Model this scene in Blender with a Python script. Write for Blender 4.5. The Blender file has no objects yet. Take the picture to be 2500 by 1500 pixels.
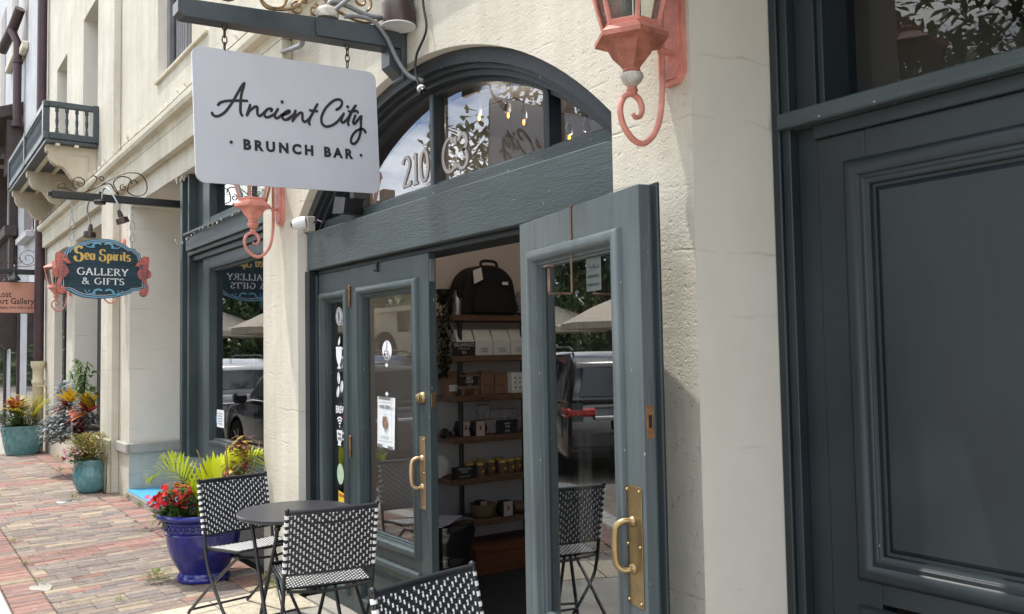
import bpy, bmesh, math, random
from mathutils import Vector, Matrix
random.seed(7)
SC = bpy.context.scene
COL = SC.collection
PI = math.pi

# ------------------------------------------------------------------ camera
cam_d = bpy.data.cameras.new('camera')
cam_o = bpy.data.objects.new('camera', cam_d)
COL.objects.link(cam_o)
cam_d.sensor_width = 36.0
cam_d.lens = 30.53
cam_d.clip_start = 0.05
cam_d.clip_end = 600
RIGHT = Vector((0.58239191, 0.8127263, -0.01719379))
DOWN = Vector((-0.05242292, 0.01644203, -0.99848961))
FWD = Vector((-0.81121606, 0.58241362, 0.05218119))
mw = Matrix.Identity(4)
for i in range(3):
    mw[i][0] = RIGHT[i]; mw[i][1] = -DOWN[i]; mw[i][2] = -FWD[i]
mw[0][3], mw[1][3], mw[2][3] = 0.0, -2.2, 1.55
cam_o.matrix_world = mw
SC.camera = cam_o

# ------------------------------------------------------------------ light
SUN_TRAVEL = Vector((1.0, 1.0, -4.0)).normalized()
world = bpy.data.worlds.new('World')
SC.world = world
world.use_nodes = True
wn = world.node_tree.nodes; wl = world.node_tree.links
wn.clear()
wo = wn.new('ShaderNodeOutputWorld')
wb = wn.new('ShaderNodeBackground'); wb.inputs['Strength'].default_value = 0.15
sky = wn.new('ShaderNodeTexSky')
sky.sky_type = 'NISHITA'; sky.sun_disc = False
sky.sun_elevation = math.asin(-SUN_TRAVEL.z)
sky.sun_rotation = math.radians(225)
sky.air_density = 1.0; sky.dust_density = 1.2; sky.ozone_density = 1.2
# broken summer cloud over the whole dome
tc = wn.new('ShaderNodeTexCoord')
mp = wn.new('ShaderNodeMapping'); mp.inputs['Scale'].default_value = (1.2, 1.2, 2.8); mp.inputs['Location'].default_value = (3.7, 1.3, .4)
cn = wn.new('ShaderNodeTexNoise'); cn.inputs['Scale'].default_value = 2.1; cn.inputs['Detail'].default_value = 7; cn.inputs['Roughness'].default_value = .58
cr = wn.new('ShaderNodeValToRGB')
cr.color_ramp.elements[0].position = .46; cr.color_ramp.elements[1].position = .68
cm = wn.new('ShaderNodeMix'); cm.data_type = 'RGBA'
cm.inputs['B'].default_value = (19.0, 18.5, 17.8, 1)
wl.new(tc.outputs['Generated'], mp.inputs['Vector']); wl.new(mp.outputs['Vector'], cn.inputs['Vector'])
wl.new(cn.outputs['Fac'], cr.inputs['Fac']); wl.new(cr.outputs['Color'], cm.inputs['Factor'])
wl.new(sky.outputs['Color'], cm.inputs['A']); wl.new(cm.outputs['Result'], wb.inputs['Color'])
wl.new(wb.outputs['Background'], wo.inputs['Surface'])
sun_d = bpy.data.lights.new('sun', 'SUN'); sun_d.energy = 2.0; sun_d.angle = math.radians(0.53); sun_d.color = (1.0, .955, .88)
sun_o = bpy.data.objects.new('sun', sun_d); COL.objects.link(sun_o)
sun_o.rotation_euler = SUN_TRAVEL.to_track_quat('-Z', 'Y').to_euler()
vs = SC.view_settings
SC.display_settings.display_device = 'sRGB'
vs.view_transform = 'Standard'; vs.look = 'None'; vs.exposure = 1.0; vs.gamma = 1.0; vs.use_curve_mapping = False
SC.cycles.max_bounces = 8
SC.cycles.transparent_max_bounces = 16
SC.cycles.caustics_reflective = False; SC.cycles.caustics_refractive = False
SC.cycles.sample_clamp_indirect = 6.0
SC.cycles.use_denoising = True

# ------------------------------------------------------------------ materials
def mat(name, col, rough=.55, metal=0.0, var=0.0, vscale=6.0, bump=0.0, bscale=60.0, stretch=(1, 1, 1), spec=.5, coat=0.0, col2=None, bdist=.01, detail=6, emit=None, sub=0.0):
    m = bpy.data.materials.new(name); m.use_nodes = True
    nt = m.node_tree; N = nt.nodes; L = nt.links
    b = N['Principled BSDF']
    b.inputs['Base Color'].default_value = (*col, 1)
    b.inputs['Roughness'].default_value = rough; b.inputs['Metallic'].default_value = metal
    b.inputs['Specular IOR Level'].default_value = spec
    if coat: b.inputs['Coat Weight'].default_value = coat; b.inputs['Coat Roughness'].default_value = .06
    if emit:
        b.inputs['Emission Color'].default_value = (*emit[:3], 1); b.inputs['Emission Strength'].default_value = emit[3]
    if sub:
        b.inputs['Subsurface Weight'].default_value = 0
    if var or bump:
        t = N.new('ShaderNodeTexCoord'); mpn = N.new('ShaderNodeMapping'); mpn.inputs['Scale'].default_value = stretch
        L.new(t.outputs['Object'], mpn.inputs['Vector'])
    if var:
        n = N.new('ShaderNodeTexNoise'); n.inputs['Scale'].default_value = vscale; n.inputs['Detail'].default_value = detail; n.inputs['Roughness'].default_value = .62
        L.new(mpn.outputs['Vector'], n.inputs['Vector'])
        r = N.new('ShaderNodeValToRGB'); r.color_ramp.elements[0].position = .3; r.color_ramp.elements[1].position = .7
        c2 = col2 if col2 else tuple(max(0, c * (1 - var)) for c in col)
        r.color_ramp.elements[0].color = (*c2, 1); r.color_ramp.elements[1].color = (*[min(1, c * (1 + (0 if col2 else var * .5))) for c in col], 1)
        L.new(n.outputs['Fac'], r.inputs['Fac']); L.new(r.outputs['Color'], b.inputs['Base Color'])
    if bump:
        n2 = N.new('ShaderNodeTexNoise'); n2.inputs['Scale'].default_value = bscale; n2.inputs['Detail'].default_value = 5; n2.inputs['Roughness'].default_value = .6
        L.new(mpn.outputs['Vector'], n2.inputs['Vector'])
        bp = N.new('ShaderNodeBump'); bp.inputs['Strength'].default_value = bump; bp.inputs['Distance'].default_value = bdist
        L.new(n2.outputs['Fac'], bp.inputs['Height']); L.new(bp.outputs['Normal'], b.inputs['Normal'])
    return m

def stucco(name, col, strength=1.0, dirt=(.5, .47, .40), dist=.010, pits=.7, drips=.38, mottle=(.76, .75, .72)):
    """Board-marked painted stucco: coarse trowel grain, pits and ragged horizontal joints."""
    m = bpy.data.materials.new(name); m.use_nodes = True
    nt = m.node_tree; N = nt.nodes; L = nt.links; b = N['Principled BSDF']
    b.inputs['Roughness'].default_value = .88; b.inputs['Specular IOR Level'].default_value = .2
    t = N.new('ShaderNodeTexCoord')
    def noise(scale, detail, rough, vec=None):
        n = N.new('ShaderNodeTexNoise'); n.inputs['Scale'].default_value = scale; n.inputs['Detail'].default_value = detail; n.inputs['Roughness'].default_value = rough
        L.new(vec if vec else t.outputs['Object'], n.inputs['Vector']); return n.outputs['Fac']
    def math_(op, a, c=None, clamp=False):
        n = N.new('ShaderNodeMath'); n.operation = op; n.use_clamp = clamp
        for i, v in enumerate((a, c)):
            if v is None: continue
            if isinstance(v, (int, float)): n.inputs[i].default_value = v
            else: L.new(v, n.inputs[i])
        return n.outputs[0]
    def ramp(v, p0, p1, c0=(0, 0, 0, 1), c1=(1, 1, 1, 1)):
        n = N.new('ShaderNodeValToRGB'); n.color_ramp.elements[0].position = p0; n.color_ramp.elements[1].position = p1
        n.color_ramp.elements[0].color = c0; n.color_ramp.elements[1].color = c1; L.new(v, n.inputs['Fac']); return n.outputs['Color']
    sx = N.new('ShaderNodeSeparateXYZ'); L.new(t.outputs['Object'], sx.inputs[0])
    st = N.new('ShaderNodeMapping'); st.inputs['Scale'].default_value = (1.2, 1.2, 7.0); L.new(t.outputs['Object'], st.inputs['Vector'])
    grain = noise(95, 6, .62); lump = noise(13, 4, .55); streak = noise(5, 5, .6, st.outputs['Vector'])
    warp = noise(2.1, 3, .5)
    zz = math_('ADD', math_('MULTIPLY', sx.outputs['Z'], 4.35), math_('MULTIPLY', warp, .55))
    saw = math_('ABSOLUTE', math_('SUBTRACT', math_('FRACT', zz), .5))
    line = ramp(saw, .0, .035, (1, 1, 1, 1), (0, 0, 0, 1))
    gate = ramp(noise(2.3, 5, .65), .50, .64)
    joint = math_('MULTIPLY', line, gate)
    pit = ramp(noise(48, 3, .5), .60, .72)
    h = math_('ADD', math_('MULTIPLY', grain, .35), math_('MULTIPLY', lump, .22))
    h = math_('ADD', h, math_('MULTIPLY', streak, .22))
    h = math_('SUBTRACT', h, math_('MULTIPLY', joint, .34))
    h = math_('SUBTRACT', h, math_('MULTIPLY', pit, .40 * pits))
    bp = N.new('ShaderNodeBump'); bp.inputs['Strength'].default_value = strength; bp.inputs['Distance'].default_value = dist
    L.new(h, bp.inputs['Height']); L.new(bp.outputs['Normal'], b.inputs['Normal'])
    dr = N.new('ShaderNodeMapping'); dr.inputs['Scale'].default_value = (7, 7, .35); L.new(t.outputs['Object'], dr.inputs['Vector'])
    drip = noise(1.0, 6, .6, dr.outputs['Vector'])
    tone = math_('ADD', math_('MULTIPLY', noise(1.3, 6, .65), 1 - drips), math_('MULTIPLY', drip, drips))
    c = ramp(tone, .36, .60, (*[x * f for x, f in zip(col, mottle)], 1), (*col, 1))
    mx = N.new('ShaderNodeMix'); mx.data_type = 'RGBA'; mx.inputs['B'].default_value = (*[a * d for a, d in zip(col, dirt)], 1)
    L.new(c, mx.inputs['A'])
    soil = math_('MULTIPLY', math_('ADD', math_('MULTIPLY', joint, .45), math_('MULTIPLY', pit, .14 * pits)), 1.0, True)
    L.new(soil, mx.inputs['Factor']); L.new(mx.outputs['Result'], b.inputs['Base Color'])
    return m

def painted_wood(name, col, stretch, bump=.5, var=.25, rough=.42, chips=True):
    """Old paint over grain, with brush streaks, faded patches and a few chips."""
    m = mat(name, col, rough, var=var, vscale=3.2, bump=bump, bscale=16, stretch=stretch, bdist=.004)
    nt = m.node_tree; N = nt.nodes; L = nt.links; b = N['Principled BSDF']
    src = b.inputs['Base Color'].links[0].from_socket
    t = N.new('ShaderNodeTexCoord')
    n = N.new('ShaderNodeTexNoise'); n.inputs['Scale'].default_value = 1.6; n.inputs['Detail'].default_value = 5
    L.new(t.outputs['Object'], n.inputs['Vector'])
    r = N.new('ShaderNodeValToRGB'); r.color_ramp.elements[0].position = .45; r.color_ramp.elements[1].position = .75
    r.color_ramp.elements[1].color = (.32, .32, .32, 1)
    L.new(n.outputs['Fac'], r.inputs['Fac'])
    mx = N.new('ShaderNodeMix'); mx.data_type = 'RGBA'; mx.inputs['B'].default_value = (*[min(1, c * 1.9 + .02) for c in col], 1)
    L.new(r.outputs['Color'], mx.inputs['Factor']); L.new(src, mx.inputs['A'])
    out = mx.outputs['Result']
    if chips:
        n2 = N.new('ShaderNodeTexNoise'); n2.inputs['Scale'].default_value = 42; n2.inputs['Detail'].default_value = 2
        L.new(t.outputs['Object'], n2.inputs['Vector'])
        r2 = N.new('ShaderNodeValToRGB'); r2.color_ramp.elements[0].position = .745 if chips is True else chips; r2.color_ramp.elements[1].position = (.745 if chips is True else chips) + .015
        L.new(n2.outputs['Fac'], r2.inputs['Fac'])
        m2 = N.new('ShaderNodeMix'); m2.data_type = 'RGBA'; m2.inputs['B'].default_value = (.42, .42, .38, 1)
        L.new(r2.outputs['Color'], m2.inputs['Factor']); L.new(out, m2.inputs['A']); out = m2.outputs['Result']
    L.new(out, b.inputs['Base Color'])
    rr = N.new('ShaderNodeMapRange'); rr.inputs['To Min'].default_value = rough - .1; rr.inputs['To Max'].default_value = rough + .18
    L.new(n.outputs['Fac'], rr.inputs['Value']); L.new(rr.outputs['Result'], b.inputs['Roughness'])
    return m

def glass(name, tint=(.93, .96, .95), ior=2.35, dirt=.0):
    m = bpy.data.materials.new(name); m.use_nodes = True
    nt = m.node_tree; N = nt.nodes; L = nt.links; N.remove(N['Principled BSDF'])
    out = N['Material Output']
    tr = N.new('ShaderNodeBsdfTransparent'); tr.inputs['Color'].default_value = (*tint, 1)
    gl = N.new('ShaderNodeBsdfGlossy'); gl.inputs['Roughness'].default_value = .0; gl.inputs['Color'].default_value = (.95, .97, 1, 1)
    fr = N.new('ShaderNodeFresnel'); fr.inputs['IOR'].default_value = ior
    t = N.new('ShaderNodeTexCoord')
    n = N.new('ShaderNodeTexNoise'); n.inputs['Scale'].default_value = 1.3; n.inputs['Detail'].default_value = 2; L.new(t.outputs['Object'], n.inputs['Vector'])
    bp = N.new('ShaderNodeBump'); bp.inputs['Strength'].default_value = .025; bp.inputs['Distance'].default_value = .02
    L.new(n.outputs['Fac'], bp.inputs['Height']); L.new(bp.outputs['Normal'], gl.inputs['Normal'])
    mx = N.new('ShaderNodeMixShader'); L.new(fr.outputs['Fac'], mx.inputs['Fac']); L.new(tr.outputs[0], mx.inputs[1]); L.new(gl.outputs[0], mx.inputs[2])
    last = mx.outputs[0]
    if dirt:
        df = N.new('ShaderNodeBsdfDiffuse'); df.inputs['Color'].default_value = (.6, .6, .56, 1)
        n2 = N.new('ShaderNodeTexNoise'); n2.inputs['Scale'].default_value = 9; n2.inputs['Detail'].default_value = 6; L.new(t.outputs['Object'], n2.inputs['Vector'])
        mr = N.new('ShaderNodeMapRange'); mr.inputs['From Min'].default_value = .4; mr.inputs['From Max'].default_value = .8; mr.inputs['To Max'].default_value = dirt
        L.new(n2.outputs['Fac'], mr.inputs['Value'])
        m2 = N.new('ShaderNodeMixShader'); L.new(mr.outputs['Result'], m2.inputs['Fac']); L.new(last, m2.inputs[1]); L.new(df.outputs[0], m2.inputs[2]); last = m2.outputs[0]
    L.new(last, out.inputs['Surface'])
    return m

def wear(nt, src, b):
    """Worn brick faces: pale lime flecks, dark stains."""
    N = nt.nodes; L = nt.links; g = N.new('ShaderNodeNewGeometry'); last = src
    for sc_, p0, p1, c, f in ((38, .66, .70, (.50, .47, .42, 1), .75), (7, .60, .72, (.075, .065, .06, 1), .55), (120, .62, .66, (.09, .08, .075, 1), .6)):
        n = N.new('ShaderNodeTexNoise'); n.inputs['Scale'].default_value = sc_; n.inputs['Detail'].default_value = 4; L.new(g.outputs['Position'], n.inputs['Vector'])
        r = N.new('ShaderNodeValToRGB'); r.color_ramp.elements[0].position = p0; r.color_ramp.elements[1].position = p1; r.color_ramp.elements[1].color = (f, f, f, 1); L.new(n.outputs['Fac'], r.inputs['Fac'])
        m = N.new('ShaderNodeMix'); m.data_type = 'RGBA'; m.inputs['B'].default_value = c; L.new(r.outputs['Color'], m.inputs['Factor']); L.new(last, m.inputs['A']); last = m.outputs['Result']
    L.new(last, b.inputs['Base Color'])

def objcol(name, rough=.8, bump=.35, bscale=70, spot=.25):
    """Colour from the object's own colour (bricks laid one by one)."""
    m = bpy.data.materials.new(name); m.use_nodes = True
    nt = m.node_tree; N = nt.nodes; L = nt.links; b = N['Principled BSDF']; b.inputs['Roughness'].default_value = rough; b.inputs['Specular IOR Level'].default_value = .25
    oi = N.new('ShaderNodeObjectInfo'); t = N.new('ShaderNodeTexCoord')
    gm = N.new('ShaderNodeNewGeometry')
    n = N.new('ShaderNodeTexNoise'); n.inputs['Scale'].default_value = 16; n.inputs['Detail'].default_value = 6; L.new(gm.outputs['Position'], n.inputs['Vector'])
    r = N.new('ShaderNodeValToRGB'); r.color_ramp.elements[0].position = .3; r.color_ramp.elements[1].position = .72
    r.color_ramp.elements[0].color = (1 - spot, 1 - spot, 1 - spot, 1); r.color_ramp.elements[1].color = (1, 1, 1, 1)
    L.new(n.outputs['Fac'], r.inputs['Fac'])
    mx = N.new('ShaderNodeMix'); mx.data_type = 'RGBA'; mx.blend_type = 'MULTIPLY'; mx.inputs['Factor'].default_value = 1
    L.new(oi.outputs['Color'], mx.inputs['A']); L.new(r.outputs['Color'], mx.inputs['B']); wear(nt, mx.outputs['Result'], b)
    n2 = N.new('ShaderNodeTexNoise'); n2.inputs['Scale'].default_value = bscale; n2.inputs['Detail'].default_value = 4; L.new(gm.outputs['Position'], n2.inputs['Vector'])
    bp = N.new('ShaderNodeBump'); bp.inputs['Strength'].default_value = bump; bp.inputs['Distance'].default_value = .006
    L.new(n2.outputs['Fac'], bp.inputs['Height']); L.new(bp.outputs['Normal'], b.inputs['Normal'])
    return m

def attrcol(name, rough=.8, bump=.35, trans=0.0, spec=.25):
    """Colour from a per-piece colour attribute 'piece' (bricks, leaves, flowers: each keeps its own colour)."""
    m = bpy.data.materials.new(name); m.use_nodes = True
    nt = m.node_tree; N = nt.nodes; L = nt.links; b = N['Principled BSDF']; b.inputs['Roughness'].default_value = rough; b.inputs['Specular IOR Level'].default_value = spec
    a = N.new('ShaderNodeAttribute'); a.attribute_name = 'piece'
    if bump and 'brick' in name: wear(nt, a.outputs['Color'], b)
    else: L.new(a.outputs['Color'], b.inputs['Base Color'])
    if bump:
        t = N.new('ShaderNodeTexCoord')
        n2 = N.new('ShaderNodeTexNoise'); n2.inputs['Scale'].default_value = 70; L.new(t.outputs['Object'], n2.inputs['Vector'])
        bp = N.new('ShaderNodeBump'); bp.inputs['Strength'].default_value = bump; bp.inputs['Distance'].default_value = .006
        L.new(n2.outputs['Fac'], bp.inputs['Height']); L.new(bp.outputs['Normal'], b.inputs['Normal'])
    if trans:
        tl = N.new('ShaderNodeBsdfTranslucent'); L.new(a.outputs['Color'], tl.inputs['Color'])
        mx = N.new('ShaderNodeMixShader'); mx.inputs['Fac'].default_value = trans
        L.new(b.outputs[0], mx.inputs[1]); L.new(tl.outputs[0], mx.inputs[2]); L.new(mx.outputs[0], N['Material Output'].inputs['Surface'])
    return m

CREAM = (.675, .635, .535)
M = dict(
    stucco=stucco('cream_stucco', CREAM),
    stucco_smooth=stucco('cream_stucco_fine', (.80, .755, .655), .30, pits=.2, drips=.06, mottle=(.91, .91, .905)),
    stucco_trim=stucco('cream_trim', (.66, .62, .50), .35),
    stucco_grey=stucco('grey_stucco', (.44, .42, .38), .4, pits=.3),
    stucco_green=stucco('pale_green_stucco', (.55, .56, .50), .45),
    stucco_blue=stucco('white_blue_stucco', (.52, .53, .55), .25),
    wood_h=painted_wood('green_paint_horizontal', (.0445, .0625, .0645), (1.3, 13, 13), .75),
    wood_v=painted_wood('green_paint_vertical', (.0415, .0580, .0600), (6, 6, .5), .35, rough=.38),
    wood_lit=painted_wood('sky_lit_green_paint', (.088, .108, .112), (6, 6, .5), .35, rough=.4),  # open leaf only: sky sheen put into a lighter paint colour
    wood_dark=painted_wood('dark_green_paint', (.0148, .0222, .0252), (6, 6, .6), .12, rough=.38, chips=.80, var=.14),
    wood_arch=painted_wood('arch_paint', (.028, .034, .038), (2, 2, 2), .6, rough=.45),
    glass=glass('window_glass', (.80, .83, .83)), glass_shaded=glass('shade_tint_glass', (.22, .25, .24), 2.5), glass_dirty=glass('dusty_glass', (.90, .95, .90), 1.35, .35),  # open-leaf pane: tint darkened to stand for the shaded gap behind
    glass_dark=glass('transom_glass', (.7, .72, .70), 1.5),
    pink=mat('pink_paint', (.72, .29, .225), .52, var=.38, vscale=10, bump=.2, bscale=60, detail=9),
    pink_rust=mat('rusty_pink_paint', (.55, .20, .14), .65, var=.6, vscale=16, bump=.3, bscale=70, col2=(.24, .085, .05), detail=9),
    bare_metal=mat('bare_zinc', (.55, .52, .46), .6, var=.4, vscale=30, bump=.3),
    brass=mat('brass', (.38, .285, .15), .36, 1, var=.35, vscale=9, bump=.06, bscale=40),
    brass_dull=mat('dull_brass', (.55, .40, .24), .42, 1, var=.35, vscale=8, bump=.1, bscale=60),
    brass_rust=mat('rusted_brass', (.33, .17, .07), .6, .7, var=.5, vscale=18, bump=.3),
    copper=mat('tarnished_copper', (.24, .15, .11), .5, .8, var=.5, vscale=22, bump=.15),
    gold_iron=mat('gilded_iron', (.40, .27, .15), .5, .6, var=.5, vscale=14),
    iron=mat('dark_iron', (.10, .062, .035), .5, .6, var=.4, vscale=18),
    black=mat('black_metal', (.016, .017, .018), .38, 0, var=.3, vscale=20, bump=.05),
    black_matte=mat('matt_black', (.02, .02, .021), .7),
    steel=mat('galvanised_steel', (.42, .44, .46), .42, .9, var=.2, vscale=12),
    grey_pipe=mat('grey_conduit', (.24, .25, .26), .5, .2, var=.25, vscale=14, bump=.1),
    bronze=mat('brown_lamp_paint', (.065, .043, .035), .34, .3, var=.3, vscale=9),
    white_paint=mat('white_panel', (.525, .54, .59), .40, var=.05, vscale=3, bump=.02),
    white=mat('white_plastic', (.78, .78, .78), .4), paper=mat('white_paper', (.74, .76, .76), .7, var=.04),
    ink=mat('black_ink', (.014, .014, .02), .5), vinyl=mat('white_vinyl', (.8, .8, .82), .5),
    ink_brown=mat('brown_ink', (.055, .016, .012), .55), salmon=mat('salmon_board', (.60, .30, .22), .6, var=.08, vscale=5),
    teal=mat('teal_glaze', (.15, .35, .37), .25, var=.5, vscale=12, bump=.35, bscale=26, coat=.6, col2=(.07, .20, .20)),
    blue=mat('cobalt_glaze', (.010, .015, .20), .14, var=.45, vscale=7, bump=.1, bscale=30, coat=.35, col2=(.007, .009, .11)),
    soil=mat('potting_soil', (.035, .025, .018), .95, var=.4, vscale=30, bump=.8, bscale=60),
    concrete=mat('concrete', (.36, .34, .30), .85, var=.25, vscale=4, bump=.4, bscale=60),
    stone=mat('coquina_stone', (.55, .49, .38), .9, var=.3, vscale=26, bump=.9, bscale=75),
    kerb=mat('granite_kerb', (.50, .48, .44), .85, var=.3, vscale=14, bump=.5, bscale=60),
    street=mat('street_paving', (.27, .235, .20), .9, var=.25, vscale=3, bump=.5, bscale=120),
    mortar=mat('sandy_joint', (.17, .15, .12), .95, var=.4, vscale=20, bump=.6, bscale=90),
    brick=objcol('paving_brick'), brick_far=attrcol('paving_brick_far'),
    leaf=attrcol('leaf', .45, 0, .35, .4), petal=attrcol('petal', .6, 0, .3, .2),
    bark=mat('bark', (.09, .07, .055), .9, var=.4, vscale=12, bump=.8, bscale=24, stretch=(3, 3, .6)),
    aqua=mat('aqua_step_paint', (.075, .38, .62), .5, var=.12, vscale=7, bump=.15),
    plank=mat('shelf_plank', (.16, .095, .06), .6, var=.45, vscale=9, bump=.3, bscale=30, stretch=(6, .7, 6)),
    plank_end=mat('shelf_end_grain', (.25, .165, .115), .7, var=.5, vscale=26),
    kraft=mat('kraft_paper', (.27, .165, .10), .8, var=.15, vscale=9), wicker=mat('wicker', (.30, .205, .11), .8, var=.5, vscale=60, bump=1.0, bscale=110, stretch=(1, 1, 2)),
    chalk=mat('chalkboard', (.02, .021, .022), .7, var=.4, vscale=14), fabric=mat('black_canvas', (.012, .013, .015), .85, bump=.3, bscale=180),
    cherry=mat('reddish_crate', (.17, .062, .030), .5, var=.4, vscale=7, stretch=(1, .8, 5), bump=.1),
    wall_in=mat('interior_wall_paint', (.74, .70, .67), .9, var=.05, bump=.1, bscale=120), floor_in=mat('charcoal_mat', (.025, .026, .03), .95, var=.3, vscale=40, bump=.6, bscale=200),
    bulb=mat('edison_bulb_glow', (1, .5, .12), .3, emit=(1, .30, .03, 2.2)), bulb_off=mat('clear_bulb', (.6, .55, .45), .1, spec=.8),
    sea=mat('sea_board', (.020, .062, .085), .6, var=.55, vscale=5, bump=.5, bscale=22, stretch=(2, .35, 7), col2=(.007, .022, .034)),
    sea_edge=mat('pale_blue_paint', (.16, .40, .56), .5), sea_line=mat('silver_line', (.55, .60, .62), .5), navy=mat('navy_edge', (.010, .02, .035), .6),
    gold_leaf=mat('gold_leaf', (.70, .47, .13), .4, .2, var=.2), horse=mat('coral_paint', (.60, .17, .13), .55, var=.35, vscale=30, bump=.5, bscale=60),
    horse_grey=mat('coral_grey_line', (.16, .12, .14), .7),
    brown=mat('brown_timber', (.060, .038, .034), .6, var=.3, vscale=8, bump=.2), purple=mat('purple_brown_pipe', (.062, .030, .034), .5, var=.25),
    pvc=mat('cream_pvc', (.62, .54, .38), .5, var=.08), rail=painted_wood('balcony_paint', (.045, .060, .068), (3, 3, 3), .2, rough=.4, chips=False),
    corbel=stucco('corbel_stucco', (.62, .55, .43), .25),
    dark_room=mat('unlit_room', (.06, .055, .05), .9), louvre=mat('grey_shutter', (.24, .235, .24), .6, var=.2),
    table=mat('charcoal_table_paint', (.035, .035, .040), .33, var=.25, vscale=5, bump=.04), strand=mat('black_rattan', (.022, .023, .028), .42, bump=.2, bscale=120), strand_w=mat('white_rattan', (.80, .80, .78), .5),
    canvas=mat('cream_canvas', (.68, .60, .46), .85, var=.08), red_lens=mat('tail_lamp', (.50, .014, .016), .12, coat=1), rubber=mat('rubber', (.015, .015, .015), .8), alloy=mat('alloy_wheel', (.5, .5, .52), .3, .9),
    car_black=mat('black_car_paint', (.012, .013, .017), .18, coat=1), car_white=mat('white_car_paint', (.72, .73, .73), .22, coat=1), car_glass=mat('tinted_car_glass', (.02, .023, .026), .05, spec=.9), trim=mat('grey_trim', (.05, .05, .055), .5), cloth_blue=mat('blue_cover', (.03, .10, .38), .6),
    mint=mat('mint_disc', (.40, .52, .36), .6), yellow=mat('yellow_notice', (.72, .50, .03), .6), red_ink=mat('red_ink', (.45, .03, .02), .6), tape_blue=mat('blue_tag', (.02, .25, .60), .5),
    blown_blue=mat('blown_blue_glass', (.05, .17, .45), .12, var=.6, vscale=14, coat=1, col2=(.05, .36, .40)), blown_red=mat('red_glass', (.22, .03, .04), .2, var=.4, vscale=20, coat=1),
    fabric_blue=mat('blue_banner', (.10, .22, .42), .7, var=.2), fabric_green=mat('green_banner', (.05, .16, .14), .7, var=.2),
    black_gloss=mat('black_lacquer', (.012,.012,.013), .12, coat=1), jar=glass('jar_glass', (.75, .72, .68), 1.45), jar_fill=mat('jar_contents', (.16, .095, .055), .7, var=.5, vscale=60), plaid=mat('grey_plaid', (.25, .25, .27), .8, var=.6, vscale=22),
    plastic=mat('clear_plastic_bag', (.42, .41, .40), .25, var=.4, vscale=30), photo=mat('magazine_print', (.40, .42, .52), .35, var=.7, vscale=14, col2=(.14, .12, .16)), mag2=mat('magazine_cover', (.45, .47, .60), .35, var=.3, vscale=9),
)

# ------------------------------------------------------------------ mesh helpers
def V(*a): return Vector(a)

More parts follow.
